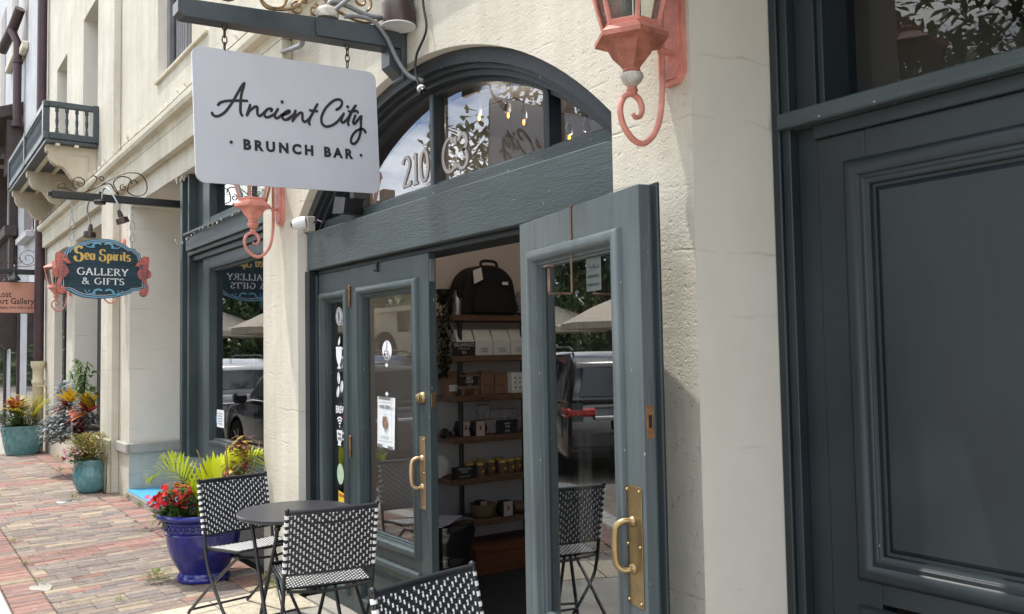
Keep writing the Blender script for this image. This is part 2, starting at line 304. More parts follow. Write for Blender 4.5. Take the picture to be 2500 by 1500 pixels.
class MB:
    def __init__(self): self.v = []; self.f = []; self.c = []; self.cur = None
    def add(self, vs, fs, Mx=None):
        o = len(self.v)
        for p in vs:
            p = Vector(p); self.v.append(Mx @ p if Mx else p)
        for f in fs:
            self.f.append([o + i for i in f]); self.c.append(self.cur)
        return self
    def box(self, x0, x1, y0, y1, z0, z1, bev=0.0, Mx=None):
        if x0 > x1: x0, x1 = x1, x0
        if y0 > y1: y0, y1 = y1, y0
        if z0 > z1: z0, z1 = z1, z0
        if bev <= 0:
            vs = [(x, y, z) for x in (x0, x1) for y in (y0, y1) for z in (z0, z1)]
            return self.add(vs, [(0, 1, 3, 2), (4, 6, 7, 5), (0, 4, 5, 1), (2, 3, 7, 6), (0, 2, 6, 4), (1, 5, 7, 3)], Mx)
        b = min(bev, (x1 - x0) * .45, (y1 - y0) * .45, (z1 - z0) * .45)
        bm = bmesh.new(); bmesh.ops.create_cube(bm, size=1.0)
        for v in bm.verts:
            v.co = Vector(((x0 + x1) / 2 + v.co.x * (x1 - x0), (y0 + y1) / 2 + v.co.y * (y1 - y0), (z0 + z1) / 2 + v.co.z * (z1 - z0)))
        bmesh.ops.bevel(bm, geom=bm.edges[:], offset=b, segments=1, affect='EDGES')
        bm.verts.index_update()
        self.add([v.co.copy() for v in bm.verts], [[v.index for v in f.verts] for f in bm.faces], Mx); bm.free(); return self
    def prism(self, poly, plane, a0, a1, Mx=None):
        """poly in the named plane ('XZ','YZ','XY'), extruded along the third axis from a0 to a1."""
        n = len(poly)
        def P(u, w, a):
            return (u, a, w) if plane == 'XZ' else (a, u, w) if plane == 'YZ' else (u, w, a)
        vs = [P(u, w, a0) for u, w in poly] + [P(u, w, a1) for u, w in poly]
        fs = [list(range(n))[::-1], [n + i for i in range(n)]] + [(i, (i + 1) % n, n + (i + 1) % n, n + i) for i in range(n)]
        return self.add(vs, fs, Mx)
    def tube(self, pts, r, n=8, closed=False, cap=True, flat=1.0):
        pts = [Vector(p) for p in pts]; k = len(pts)
        rs = r if isinstance(r, (list, tuple)) else [r] * k
        T = []
        for i in range(k):
            a = pts[(i - 1) % k] if (closed or i > 0) else pts[i]
            b = pts[(i + 1) % k] if (closed or i < k - 1) else pts[i]
            T.append((b - a).normalized())
        up = Vector((0, 0, 1)) if abs(T[0].z) < .9 else Vector((1, 0, 0))
        u = T[0].cross(up).normalized(); vs = []
        for i in range(k):
            u = (u - T[i] * u.dot(T[i])).normalized(); w = T[i].cross(u)
            for j in range(n):
                a = 2 * PI * j / n
                vs.append(pts[i] + (u * math.cos(a) + w * math.sin(a) * flat) * rs[i])
        fs = []
        for i in range(k if closed else k - 1):
            i2 = (i + 1) % k
            for j in range(n):
                fs.append((i * n + j, i * n + (j + 1) % n, i2 * n + (j + 1) % n, i2 * n + j))
        if cap and not closed:
            fs.append(list(range(n))[::-1]); fs.append([(k - 1) * n + j for j in range(n)])
        return self.add(vs, fs)
    def lathe(self, prof, n=24, c=(0, 0, 0), Mx=None, a0=0.0, a1=2 * PI, wob=None):
        full = abs(a1 - a0 - 2 * PI) < 1e-6; m = n if full else n + 1; vs = []; fs = []
        for r, z in prof:
            for j in range(m):
                a = a0 + (a1 - a0) * j / n
                rr = r * (wob(a, z) if wob else 1)
                vs.append((c[0] + rr * math.cos(a), c[1] + rr * math.sin(a), c[2] + z))
        k = len(prof)
        for i in range(k - 1):
            for j in range(n):
                j2 = (j + 1) % m
                fs.append((i * m + j, i * m + j2, (i + 1) * m + j2, (i + 1) * m + j))
        if full:
            if prof[0][0] > 1e-6: fs.append(list(range(m))[::-1])
            if prof[-1][0] > 1e-6: fs.append([(k - 1) * m + j for j in range(m)])
        return self.add(vs, fs, Mx)
    def ball(self, c, r, n=10, sz=1.0, Mx=None):
        pr = [(max(1e-5, r * math.sin(PI * i / (n // 2 + 2))), -r * sz * math.cos(PI * i / (n // 2 + 2))) for i in range(n // 2 + 3)]
        pr[0] = (1e-5, pr[0][1]); pr[-1] = (1e-5, pr[-1][1])
        return self.lathe(pr, n, c, Mx)
    def quad(self, a, b, c, d): return self.add([a, b, c, d], [(0, 1, 2, 3)])
    def leaf(self, base, d, length, width, up=V(0, 0, 1), droop=.2, seg=3, fold=.0):
        d = Vector(d).normalized(); side = d.cross(up)
        if side.length < 1e-3: side = d.cross(V(1, 0, 0))
        side.normalize(); nrm = side.cross(d).normalized(); vs = []; p = Vector(base)
        prof = {2: (.25, 1, .1), 3: (.18, 1, .8, .04), 4: (.15, .8, 1, .7, .03)}[seg]
        for i, w in enumerate(prof):
            t = i / seg
            q = Vector(base) + d * length * t - V(0, 0, 1) * droop * length * t * t
            vs += [q - side * width * .5 * w + nrm * fold * width * w, q + side * width * .5 * w + nrm * fold * width * w]
        return self.add(vs, [(2 * i, 2 * i + 1, 2 * i + 3, 2 * i + 2) for i in range(seg)])
    def build(self, name, m, parent=None, smooth=None, world=False, kind=None, label=None):
        off = Vector((0, 0, 0))
        if world and parent is not None:
            p = parent
            while p is not None: off = off + p.location; p = p.parent
        me = bpy.data.meshes.new(name)
        me.from_pydata([v - off for v in self.v], [], self.f); me.update()
        me.materials.append(M[m] if isinstance(m, str) else m)
        if any(c is not None for c in self.c):
            at = me.color_attributes.new('piece', 'FLOAT_COLOR', 'CORNER')
            buf = []
            for f, c in zip(self.f, self.c):
                buf += list((*(c or (1, 1, 1)), 1)) * len(f)
            at.data.foreach_set('color', buf)
        if smooth is not None:
            me.polygons.foreach_set('use_smooth', [True] * len(me.polygons))
            if smooth < 180: me.set_sharp_from_angle(angle=math.radians(smooth))
        o = bpy.data.objects.new(name, me); COL.objects.link(o)
        if parent is not None: o.parent = parent
        if kind: o['kind'] = kind
        if label: o['label'] = label
        return o

def fix_normals(o):
    bm = bmesh.new(); bm.from_mesh(o.data); bmesh.ops.recalc_face_normals(bm, faces=bm.faces); bm.to_mesh(o.data); bm.free(); return o

def islands(o, name=None, parent=None):
    """Give every loose piece of a mesh its own object; the largest stays in o."""
    me = o.data; n = len(me.vertices); root = list(range(n))
    def fd(a):
        while root[a] != a: root[a] = root[root[a]]; a = root[a]
        return a
    for e in me.edges:
        a, b = fd(e.vertices[0]), fd(e.vertices[1])
        if a != b: root[a] = b
    grp = {}
    for p in me.polygons: grp.setdefault(fd(p.vertices[0]), []).append(p)
    gs = sorted(grp.values(), key=len, reverse=True); sm = me.polygons[0].use_smooth
    def mk(ps):
        idx = {}; vs = []; fs = []
        for p in ps:
            f = []
            for i in p.vertices:
                if i not in idx: idx[i] = len(vs); vs.append(me.vertices[i].co.copy())
                f.append(idx[i])
            fs.append(f)
        m2 = bpy.data.meshes.new(name or o.name.split('.')[0]); m2.from_pydata(vs, [], fs); m2.update(); m2.materials.append(me.materials[0])
        if sm: m2.polygons.foreach_set('use_smooth', [True] * len(fs)); m2.set_sharp_from_angle(angle=math.radians(50))
        return m2
    ms = [mk(g) for g in gs]
    o.data = ms[0]
    for m2 in ms[1:]:
        c = bpy.data.objects.new(name or o.name.split('.')[0], m2); COL.objects.link(c); par = parent or o.parent; c.parent = par
        if parent is not None and par is o: pass
    return o
def thing(name, label, cat, loc=(0, 0, 0), rotz=0.0, group=None):
    o = bpy.data.objects.new(name, None); COL.objects.link(o)
    o.empty_display_size = .1; o.location = loc; o.rotation_euler = (0, 0, rotz)
    o['label'] = label; o['category'] = cat
    if group: o['group'] = group
    return o
def tag(o, label, cat, group=None, kind=None):
    o['label'] = label; o['category'] = cat
    if group: o['group'] = group
    if kind: o['kind'] = kind
    return o
def struct(o): o['kind'] = 'structure'; return o
def dup(root, loc, rotz, label, scale=None):
    def cp(o, par):
        c = o.copy(); COL.objects.link(c)
        if par is not None: c.parent = par
        for ch in [x for x in o.children]: cp(ch, c)
        return c
    r = cp(root, None); r.location = loc; r.rotation_euler = (0, 0, rotz); r['label'] = label
    if scale: r.scale = scale
    return r
def cat_rom(pts, k=6, closed=False):
    P = [Vector(p) for p in pts]; n = len(P); out = []
    for i in range(n if closed else n - 1):
        g = (lambda j: P[j % n]) if closed else (lambda j: P[min(max(j, 0), n - 1)])
        p0, p1, p2, p3 = g(i - 1), g(i), g(i + 1), g(i + 2)
        for s in range(k):
            t = s / k
            out.append(.5 * ((2 * p1) + (p2 - p0) * t + (2 * p0 - 5 * p1 + 4 * p2 - p3) * t * t + (3 * p1 - p0 - 3 * p2 + p3) * t ** 3))
    if not closed: out.append(P[-1])
    return out
def arc(c, r, a0, a1, n): return [(c[0] + r * math.cos(math.radians(a0 + (a1 - a0) * i / n)), c[1] + r * math.sin(math.radians(a0 + (a1 - a0) * i / n))) for i in range(n + 1)]
def rrect(u0, u1, w0, w1, r, n=6):
    return arc((u1 - r, w1 - r), r, 0, 90, n) + arc((u0 + r, w1 - r), r, 90, 180, n) + arc((u0 + r, w0 + r), r, 180, 270, n) + arc((u1 - r, w0 + r), r, 270, 360, n)
def spiral(c, r0, r1, a0, turns, n=22):
    """2-D scroll from radius r0 in to r1."""
    return [(c[0] + (r0 + (r1 - r0) * i / n) * math.cos(math.radians(a0 + 360 * turns * i / n)), c[1] + (r0 + (r1 - r0) * i / n) * math.sin(math.radians(a0 + 360 * turns * i / n))) for i in range(n + 1)]

# ------------------------------------------------------------------ lettering
class Board:
    """A flat face: origin, right and up directions, normal; flat print is laid on it in thin layers."""
    def __init__(self, o, right, up):
        self.o = Vector(o); self.r = Vector(right).normalized(); self.u = Vector(up).normalized(); self.n = self.r.cross(self.u).normalized(); self.lift = .0012
    def at(self, u, w): return self.o + self.r * u + self.u * w + self.n * self.lift
    def step(self): self.lift += .00005
def ribbon(mb, bd, pts, width, dots=True):
    """width: number or function of (dx, dy) unit direction."""
    pts = [Vector((p[0], p[1])) for p in pts]; k = len(pts); vs = []; bd.step()
    for i in range(k):
        d = (pts[min(i + 1, k - 1)] - pts[max(i - 1, 0)]).normalized(); w = width(d.x, d.y) if callable(width) else width
        n = Vector((-d.y, d.x)) * w / 2
        vs += [bd.at(*(pts[i] + n)), bd.at(*(pts[i] - n))]
    mb.add(vs, [(2 * i, 2 * i + 1, 2 * i + 3, 2 * i + 2) for i in range(k - 1)])
    if dots:
        for p in (pts[0], pts[-1]): disc(mb, bd, p, (width if not callable(width) else width(1, 1)) / 2)
def disc(mb, bd, c, r, n=10, ry=None):
    bd.step(); ry = ry or r
    mb.add([bd.at(c[0] + r * math.cos(2 * PI * i / n), c[1] + ry * math.sin(2 * PI * i / n)) for i in range(n)], [list(range(n))])
def flat_poly(mb, bd, poly):
    bd.step(); mb.add([bd.at(*p) for p in poly], [list(range(len(poly)))])
def text(bd, s, size, u, w, name, m, parent=None, bold=0.0, align='CENTER', space=1.0, sx=1.0, shear=0.0, label=None, world=False):
    cu = bpy.data.curves.new('lettering', 'FONT'); cu.body = s; cu.size = size; cu.align_x = align; cu.offset = bold; cu.space_character = space; cu.resolution_u = 3; cu.shear = shear
    t = bpy.data.objects.new('lettering', cu); COL.objects.link(t)
    me = bpy.data.meshes.new_from_object(t.evaluated_get(bpy.context.evaluated_depsgraph_get()))
    bpy.data.objects.remove(t); bpy.data.curves.remove(cu)
    off = Vector((0, 0, 0)); p = parent if world else None
    while p is not None: off = off + p.location; p = p.parent
    bd.step()
    for v in me.vertices: v.co = bd.at(u + v.co.x * sx, w + v.co.y) - off
    me.materials.clear(); me.materials.append(M[m])
    o = bpy.data.objects.new(name, me); COL.objects.link(o)
    if parent is not None: o.parent = parent
    if label: o['label'] = label
    return o
def C_(cx, cy, rx, ry, a0, a1, n=14): return [(cx + rx * math.cos(math.radians(a0 + (a1 - a0) * i / n)), cy + ry * math.sin(math.radians(a0 + (a1 - a0) * i / n))) for i in range(n + 1)]
GL = {  # strokes of a roman face, cap height 1; each: points, then serif marks at feet/heads
 'G': (.86, [C_(.45, .5, .40, .48, 50, 320), [(.76, .20), (.76, .44)], [(.60, .44), (.90, .44)]]),
 'A': (.82, [[(.06, 0), (.40, 1)], [(.40, 1), (.76, 0)], [(.20, .34), (.62, .34)], [(-.04, .02), (.18, .02)], [(.62, .02), (.88, .02)]]),
 'L': (.66, [[(.14, 0), (.14, 1)], [(.02, .98), (.28, .98)], [(.02, .02), (.58, .02)], [(.58, .02), (.60, .22)]]),
 'E': (.68, [[(.14, 0), (.14, 1)], [(.02, .98), (.56, .98)], [(.56, .98), (.57, .80)], [(.14, .52), (.46, .52)], [(.02, .02), (.58, .02)], [(.58, .02), (.61, .20)]]),
 'R': (.80, [[(.14, 0), (.14, 1)], [(.02, .98), (.34, .98)] + C_(.34, .75, .24, .23, 90, -90, 10) + [(.14, .52)], [(.34, .52), (.74, .02)], [(.02, .02), (.28, .02)], [(.68, .02), (.84, .02)]]),
 'Y': (.78, [[(.06, 1), (.38, .46)], [(.72, 1), (.38, .46)], [(.38, .46), (.38, 0)], [(-.04, .98), (.20, .98)], [(.58, .98), (.82, .98)], [(.25, .02), (.51, .02)]]),
 'I': (.38, [[(.19, 0), (.19, 1)], [(.06, .98), (.32, .98)], [(.06, .02), (.32, .02)]]),
 'F': (.66, [[(.14, 0), (.14, 1)], [(.02, .98), (.56, .98)], [(.56, .98), (.57, .80)], [(.14, .52), (.46, .52)], [(.02, .02), (.28, .02)]]),
 'T': (.74, [[(.36, 0), (.36, 1)], [(.04, .98), (.68, .98)], [(.04, .98), (.02, .80)], [(.68, .98), (.70, .80)], [(.23, .02), (.49, .02)]]),
 'S': (.62, [C_(.30, .74, .22, .24, 25, 250, 12) + C_(.29, .26, .25, .25, 80, -160, 12)]),
 '&': (.92, [[(.80, .02), (.26, .68)] + C_(.36, .80, .15, .18, 200, -60, 10) + [(.36, .60), (.14, .40)] + C_(.32, .24, .24, .23, 130, 330, 10) + [(.72, .42)], [(.60, .46), (.84, .46)], [(.70, .02), (.94, .02)]]),
 '2': (.62, [C_(.28, .74, .23, .25, 170, -30, 12) + [(.40, .50), (.10, .06), (.10, .03)], [(.06, .04), (.54, .04)], [(.54, .04), (.56, .18)]]),
 '1': (.40, [[(.22, 0), (.22, 1)], [(.06, .86), (.22, .98)], [(.06, .02), (.38, .02)]]),
 '0': (.62, [C_(.30, .5, .23, .48, 90, 450, 22)]),
 'C': (.80, [C_(.44, .5, .38, .48, 45, 315, 18), [(.74, .98), (.74, .74)], [(.74, .06), (.76, .24)]]),
 '3': (.60, [C_(.26, .74, .22, .24, 160, -80, 12) + C_(.26, .27, .25, .26, 85, -160, 12)]),
}
def roman(mb, bd, s, size, u, w, thick, thin, sx=1.0, gap=.10, align='CENTER'):
    tot = sum((GL[c][0] if c != ' ' else .4) * sx + gap for c in s) - gap
    x = u - (tot * size / 2 if align == 'CENTER' else 0)
    wf = lambda dx, dy: size * (thin + (thick - thin) * abs(dy) ** 1.2)
    for c in s:
        if c == ' ': x += (.4 * sx + gap) * size; continue
        for st in GL[c][1]:
            ribbon(mb, bd, [(x + p[0] * size * sx, w + p[1] * size) for p in st], wf, dots=False)
        x += (GL[c][0] * sx + gap) * size

# ================================================================== GROUND
mb = MB()
mb.quad((-120, -120, -.17), (120, -120, -.17), (120, 120, -.17), (-120, 120, -.17))
struct(mb.build('ground', 'street'))
mb = MB(); mb.box(-60, 30, -9.5, -1.76, -.25, -.15); struct(mb.build('street', 'street'))
mb = MB(); mb.box(-60, 30, -40, -9.5, -.25, -.02); struct(mb.build('far_pavement', 'concrete'))
pave = MB(); pave.box(-40, 8, -1.545, 0.02, -.30, -.016)
pave = pave.build('pavement', 'mortar'); struct(pave)
mb = MB(); mb.box(-5.17, 8, -1.54, -.004, -.12, -.003, .004); struct(mb.build('concrete_apron', 'concrete'))
mb = MB(); mb.box(-40, -16.95, -1.54, -.004, -.12, -.004, .004); struct(mb.build('far_concrete_pavement', 'concrete'))
# stone strip between bricks and apron, three slabs with joints
for k in range(3):
    y0 = -1.54 + k * .513
    mb = MB(); mb.prism([(-5.60 + .15 * -y0 * .0 - (y0 + 1.54) * .10, y0 + .004), (-5.175, y0 + .004), (-5.175, y0 + .507), (-5.60 - (y0 + 2.05) * .10, y0 + .507)], 'XY', -.1, -.0005 + .001 * (k % 2))
    mb.build('stone_slab', 'stone', pave)
kerb = bpy.data.objects.new('kerb', None); COL.objects.link(kerb); kerb['kind'] = 'structure'
x = -30.0
kb = None
while x < 6:
    if kb is None:
        m_ = MB(); m_.box(0, 1.19, -1.76, -1.552, -.30, .004, .014); kb = m_.build('kerb_stone', 'kerb', kerb); o = kb
    else:
        o = kb.copy(); COL.objects.link(o)
    o.location = (x, 0, random.uniform(-.004, .004)); x += 1.2

# paving bricks: red borders along kerb and wall, red cross bands, grey and buff field, courses a little skew
RED = [(.325, .185, .150), (.345, .205, .17), (.30, .18, .152), (.36, .23, .19), (.285, .155, .125), (.25, .182, .165)]
FIELD = [(.245, .205, .178), (.275, .228, .195), (.215, .182, .165), (.245, .205, .182), (.29, .245, .205), (.35, .285, .205), (.40, .325, .225), (.265, .208, .172), (.20, .178, .17), (.31, .24, .195), (.18, .165, .165)]
bricks = []   # x, y, length along y, width along x, skew shift, colour
def skew(y): return -.13 * (y + .8)
def course(x, w, y0, y1, L, pal, jit, off):
    y = y0 - off
    while y < y1 - .03:
        a, b = max(y, y0), min(y + L, y1)
        if b - a > .035:
            c = random.choice(pal); mean_ = [sum(q[i] for q in pal) / len(pal) for i in range(3)]; c = tuple(v * .66 + m * .34 for v, m in zip(c, mean_)); k = random.uniform(.80, 1.14)
            if pal is RED and random.random() < .10: c = random.choice(FIELD)
            if pal is FIELD and random.random() < .05: c = random.choice(RED)
            bricks.append((x + skew((a + b) / 2), (a + b) / 2, b - a - .0045, w - .005, tuple(v * k for v in c)))
        y += L
x = -16.9; W_ = .088
while x < -5.62:
    t = (x + 8.02) % 2.42
    pal = RED if t < .37 else FIELD
    course(x, W_, -1.325, -.238, .212, pal, 0, random.choice((0, .08, .116, .16)))
    x += W_
x = -16.9
while x < -5.55:
    course(x, .094, -.234, .0, .24, RED, 0, 0)
    course(x + .03, .096, -1.548, -1.330, .24, RED, 0, 0)
    x += .096
bricks = [b for b in bricks if b[0] < -5.63 + skew(b[1]) * 1.0 - .04]
def brick_mesh(L, W):
    m = MB(); b = .006; h = .05
    l, w = L / 2, W / 2
    vs = [(-w, -l, -h), (w, -l, -h), (w, l, -h), (-w, l, -h), (-w, -l, -b), (w, -l, -b), (w, l, -b), (-w, l, -b), (-w + b, -l + b, 0), (w - b, -l + b, 0), (w - b, l - b, 0), (-w + b, l - b, 0)]
    fs = [(8, 9, 10, 11)] + [(4 + i, 4 + (i + 1) % 4, 8 + (i + 1) % 4, 8 + i) for i in range(4)] + [(i, (i + 1) % 4, 4 + (i + 1) % 4, 4 + i) for i in range(4)]
    return vs, fs
CAMP = Vector((0, -2.2, 1.55))
def seen(b):
    p = Vector((b[0], b[1], 0)) - CAMP; d = p.dot(FWD)
    if d < .5: return 9e9
    px = 1250 + 2120 * p.dot(RIGHT) / d; py = 750 + 2120 * p.dot(DOWN) / d
    return d if (-40 < px < 720 and py < 1530) else d + 1000
bricks.sort(key=seen)
cache = {}
far = MB()
for i, (bx, by, bl, bw, col) in enumerate(bricks):
    dz = random.uniform(-.0035, .002); rz = random.uniform(-.012, .012) + .13 * .0
    if i < 298:
        key = (round(bl / .01), round(bw, 3))
        if key not in cache:
            q = MB(); q.add(*brick_mesh(key[0] * .01, bw)); o = q.build('brick', 'brick', pave); cache[key] = o
        else:
            o = cache[key].copy(); COL.objects.link(o)
        o.location = (bx, by, dz); o.rotation_euler = (random.uniform(-.012, .012), random.uniform(-.012, .012), rz + .09); o.color = (*col, 1)
    else:
        far.cur = col; vs, fs = brick_mesh(bl, bw)
        far.add(vs, fs, Matrix.Translation((bx, by, dz)) @ Matrix.Rotation(rz + .09, 4, 'Z'))
far.build('brick_paving', 'brick_far', pave, kind='stuff')
# pale cement patch and small round metal cover in the bricks
mb = MB(); mb.prism([(-6.80 + .12 * math.cos(a) * (1 + .3 * math.sin(3 * a)), -1.33 + .07 * math.sin(a)) for a in [i * PI / 9 for i in range(18)]], 'XY', -.01, .0035)
mb.build('cement_patch', 'concrete', pave)
mb = MB(); mb.lathe([(.001, .004), (.075, .005), (.08, 0)], 20, (-10.7, -.61, .001)); mb.build('metal_cover', 'steel', pave, 60)

# ================================================================== CREAM BUILDING
B = thing('cream_building', 'long cream stucco building with arched shopfronts, dark green joinery and bracketed balcony', 'building', (-6, 0, 0))
XL, XR, ZT = -17.05, 7.0, 9.6
holes = [(-2.0, 1.25, 0, 3.45, .50), (-5.5, -2.4, 0, 3.2, .34), (-10.45, -6.15, .0, 3.27, .0), (-14.02, -11.6, .0, 3.3, .62), (-15.94, -14.73, .42, 3.3, .4),
         (-15.91, -14.91, 4.42, 6.36, .36), (-13.5, -12.42, 4.42, 6.42, .36), (-9.24, -7.55, 4.39, 6.5, .26), (-4.6, -3.2, 4.6, 6.5, .26)]
xs = sorted({XL, XR, *[h[0] for h in holes], *[h[1] for h in holes]}); zs = sorted({-.05, ZT, *[h[2] for h in holes if h[2] > 0], *[h[3] for h in holes]})
mb = MB()
for i in range(len(xs) - 1):
    for j in range(len(zs) - 1):
        cx, cz = (xs[i] + xs[i + 1]) / 2, (zs[j] + zs[j + 1]) / 2
        if any(h[0] < cx < h[1] and h[2] - .06 < cz < h[3] for h in holes): continue
        mb.quad((xs[i], 0, zs[j]), (xs[i + 1], 0, zs[j]), (xs[i + 1], 0, zs[j + 1]), (xs[i], 0, zs[j + 1]))
AC, AR = (-3.95, .86), 2.22
pts = [(AC[0] + AR * math.cos(a), AC[1] + AR * math.sin(a)) for a in [PI - math.acos(1.55 / AR) - (PI - 2 * math.acos(1.55 / AR)) * i / 40 for i in range(41)]]
for (xa, za), (xb, zb) in zip(pts[:-1], pts[1:]):
    mb.quad((xa, 0, za), (xb, 0, zb), (xb, 0, 3.2), (xa, 0, 3.2))
mb.build('wall', 'stucco', B, world=True)
mb = MB()   # reveals
for k, (x0, x1, z0, z1, d) in enumerate(holes):
    if d == 0 or k == 1: continue
    mb.add([(x0, 0, z0), (x0, d, z0), (x0, d, z1), (x0, 0, z1), (x1, 0, z0), (x1, d, z0), (x1, d, z1), (x1, 0, z1)], [(0, 1, 2, 3), (4, 7, 6, 5), (3, 2, 6, 7)] + ([(0, 4, 5, 1)] if z0 > 0 else []))
ap = [(-5.5, 0)] + pts + [(-2.4, 0)]; mb.add([(x_, y_, z_) for x_, z_ in ap for y_ in (0, .3)], [(2 * i, 2 * i + 1, 2 * i + 3, 2 * i + 2) for i in range(len(ap) - 1)])
islands(mb.build('reveal', 'stucco_smooth', B, world=True))
# shell: roof, back and sides keep the rooms dark
mb = MB(); mb.quad((XL, 0, ZT), (XR, 0, ZT), (XR, 9, ZT), (XL, 9, ZT)); mb.quad((XL, 9, -.05), (XR, 9, -.05), (XR, 9, ZT), (XL, 9, ZT))
mb.quad((XL, 0, -.05), (XL, 9, -.05), (XL, 9, ZT), (XL, 0, ZT)); mb.quad((XR, 0, -.05), (XR, 9, -.05), (XR, 9, ZT), (XR, 0, ZT))
mb.box(XL + .05, XR - .05, .5, 8.9, 3.55, 3.8)
mb.build('shell', 'stucco_smooth', B, world=True)
# pilaster, cornice, fascia
mb = MB(); mb.box(-11.62, -10.97, -.085, -.002, 0, 9.6, .006); mb.build('pilaster', 'stucco', B, world=True)
mb = MB()
prof = [(-.02, 3.70), (-.075, 3.70), (-.085, 3.76), (-.14, 3.775), (-.155, 3.81), (-.155, 3.85), (-.01, 3.87)]
mb.prism([(y, z) for y, z in prof], 'YZ', -17.0, 3.0); mb.build('cornice', 'stucco_trim', B, world=True)
mb = MB(); mb.box(-17.0, -5.58, -.075, -.002, 3.49, 3.698, .004); mb.build('fascia', 'stucco_trim', B, world=True)
mb = MB(); mb.box(-10.97, -10.40, -.045, -.002, .495, .61, .012); mb.box(-10.448, -10.40, -.002, 1.6, .495, .61, .012); mb.build('base_moulding', 'stucco_grey', B, world=True)
mb = MB(); mb.box(-11.70, -10.972, -.13, -.087, 0, .62, .01); mb.build('pilaster_base', 'stucco_trim', B, world=True)
mb = MB(); mb.quad((-10.45, 0, 0), (-10.45, 2.2, 0), (-10.45, 2.2, .494), (-10.45, 0, .494)); mb.build('lower_reveal', 'stucco_green', B, world=True)
mb = MB(); mb.quad((-10.45, 0, .494), (-10.45, 2.2, .494), (-10.45, 2.2, 3.27), (-10.45, 0, 3.27)); mb.quad((-10.45, 0, 3.27), (-10.45, 2.2, 3.27), (-6.15, 2.2, 3.27), (-6.15, 0, 3.27))
mb.quad((-6.15, 0, 0), (-6.15, 0, 3.27), (-6.15, .5, 3.27), (-6.15, .5, 0)); mb.quad((-10.45, 2.2, 0), (-6.15, 2.2, 0), (-6.15, 2.2, 3.27), (-10.45, 2.2, 3.27)); mb.build('porch_wall', 'stucco_smooth', B, world=True)
mb = MB(); mb.box(-10.449, -8.52, -.03, 2.19, -.05, .085, .008); mb.build('porch_floor', 'concrete', B, world=True)
mb = MB(); mb.box(-10.44, -9.05, -.025, .40, .086, .098, .004); mb.build('aqua_step', 'aqua', B, world=True, label='aqua painted entry step')
# recess walls of the two far bays
mb = MB(); mb.box(-14.0, -11.62, .625, .7, 0, 3.3); mb.build('recess_back', 'stucco_grey', B, world=True)
mb = MB(); mb.box(-13.95, -11.66, .06, .62, 0, .40, .01); mb.build('low_wall', 'stucco_smooth', B, world=True)

# mouldings
def ring(mb, u0, u1, w0, w1, prof, P):
    """prof: (inset, height) pairs swept round the rectangle with mitred corners; P maps (u, w, h) to 3-D."""
    k = len(prof); vs = []
    for s, h in prof: vs += [P(u0 + s, w0 + s, h), P(u1 - s, w0 + s, h), P(u1 - s, w1 - s, h), P(u0 + s, w1 - s, h)]
    mb.add(vs, [(4 * i + a, 4 * i + (a + 1) % 4, 4 * i + 4 + (a + 1) % 4, 4 * i + 4 + a) for i in range(k - 1) for a in range(4)])
HALF = [(0, 0), (.004, .012), (.014, .022), (.027, .026), (.040, .021), (.050, .008), (.052, -.004), (.062, -.006), (.064, -.016), (.072, -.018), (.074, -.045)]
FP = lambda y0: (lambda u, w, h: (u, y0 - h, w))

# ---- arched window
def arch_ring(mb, Ro, Ri, y0, y1, zb, n=44):
    def pt(R, t):
        a0 = math.asin((zb - AC[1]) / R); a = PI - a0 - (PI - 2 * a0) * t
        return AC[0] + R * math.cos(a), AC[1] + R * math.sin(a)
    vs = []
    for i in range(n + 1):
        xo, zo = pt(Ro, i / n); xi, zi = pt(Ri, i / n)
        vs += [(xo, y0, zo), (xi, y0, zi), (xi, y1, zi), (xo, y1, zo)]
    mb.add(vs, [(4 * i + a, 4 * i + (a + 1) % 4, 4 * i + 4 + (a + 1) % 4, 4 * i + 4 + a) for i in range(n) for a in range(4)])
aw = MB()
arch_ring(aw, 2.217, 2.150, .055, .30, 2.366); arch_ring(aw, 2.149, 2.128, .085, .30, 2.366); arch_ring(aw, 2.127, 2.100, .115, .30, 2.366); arch_ring(aw, 2.099, 2.075, .165, .30, 2.366)
aw = aw.build('arched_window', 'wood_arch', B, 30, world=True)
mb = MB(); mb.box(-5.48, -2.425, .13, .29, 2.367, 2.445, .006); mb.box(-5.46, -2.44, .165, .29, 2.446, 2.462, .003); mb.build('bottom_rail', 'wood_h', aw, world=True)
for xm in (-4.90, -3.99, -2.995):
    mb = MB(); mb.box(xm - .02, xm + .02, .150, .23, 2.447, AC[1] + math.sqrt(2.09 ** 2 - (xm - AC[0]) ** 2), .006); mb.build('glazing_bar', 'wood_dark', aw, world=True)
for xa, xb in ((-5.40, -4.92), (-4.88, -4.01), (-3.97, -3.015), (-2.975, -2.50)):
    n = 12; top = []
    for i in range(n + 1):
        xx = xa + (xb - xa) * i / n; top.append((xx, AC[1] + math.sqrt(max(0, 2.10 ** 2 - (xx - AC[0]) ** 2))))
    mb = MB(); mb.add([(xa, .2, 2.45), (xb, .2, 2.45)] + [(p[0], .2, max(2.451, p[1])) for p in top[::-1]], [list(range(n + 3))]); mb.build('pane', 'glass', aw, world=True)
bd = Board((-4.255, .199, 2.505), (1, 0, 0), (0, 0, 1))
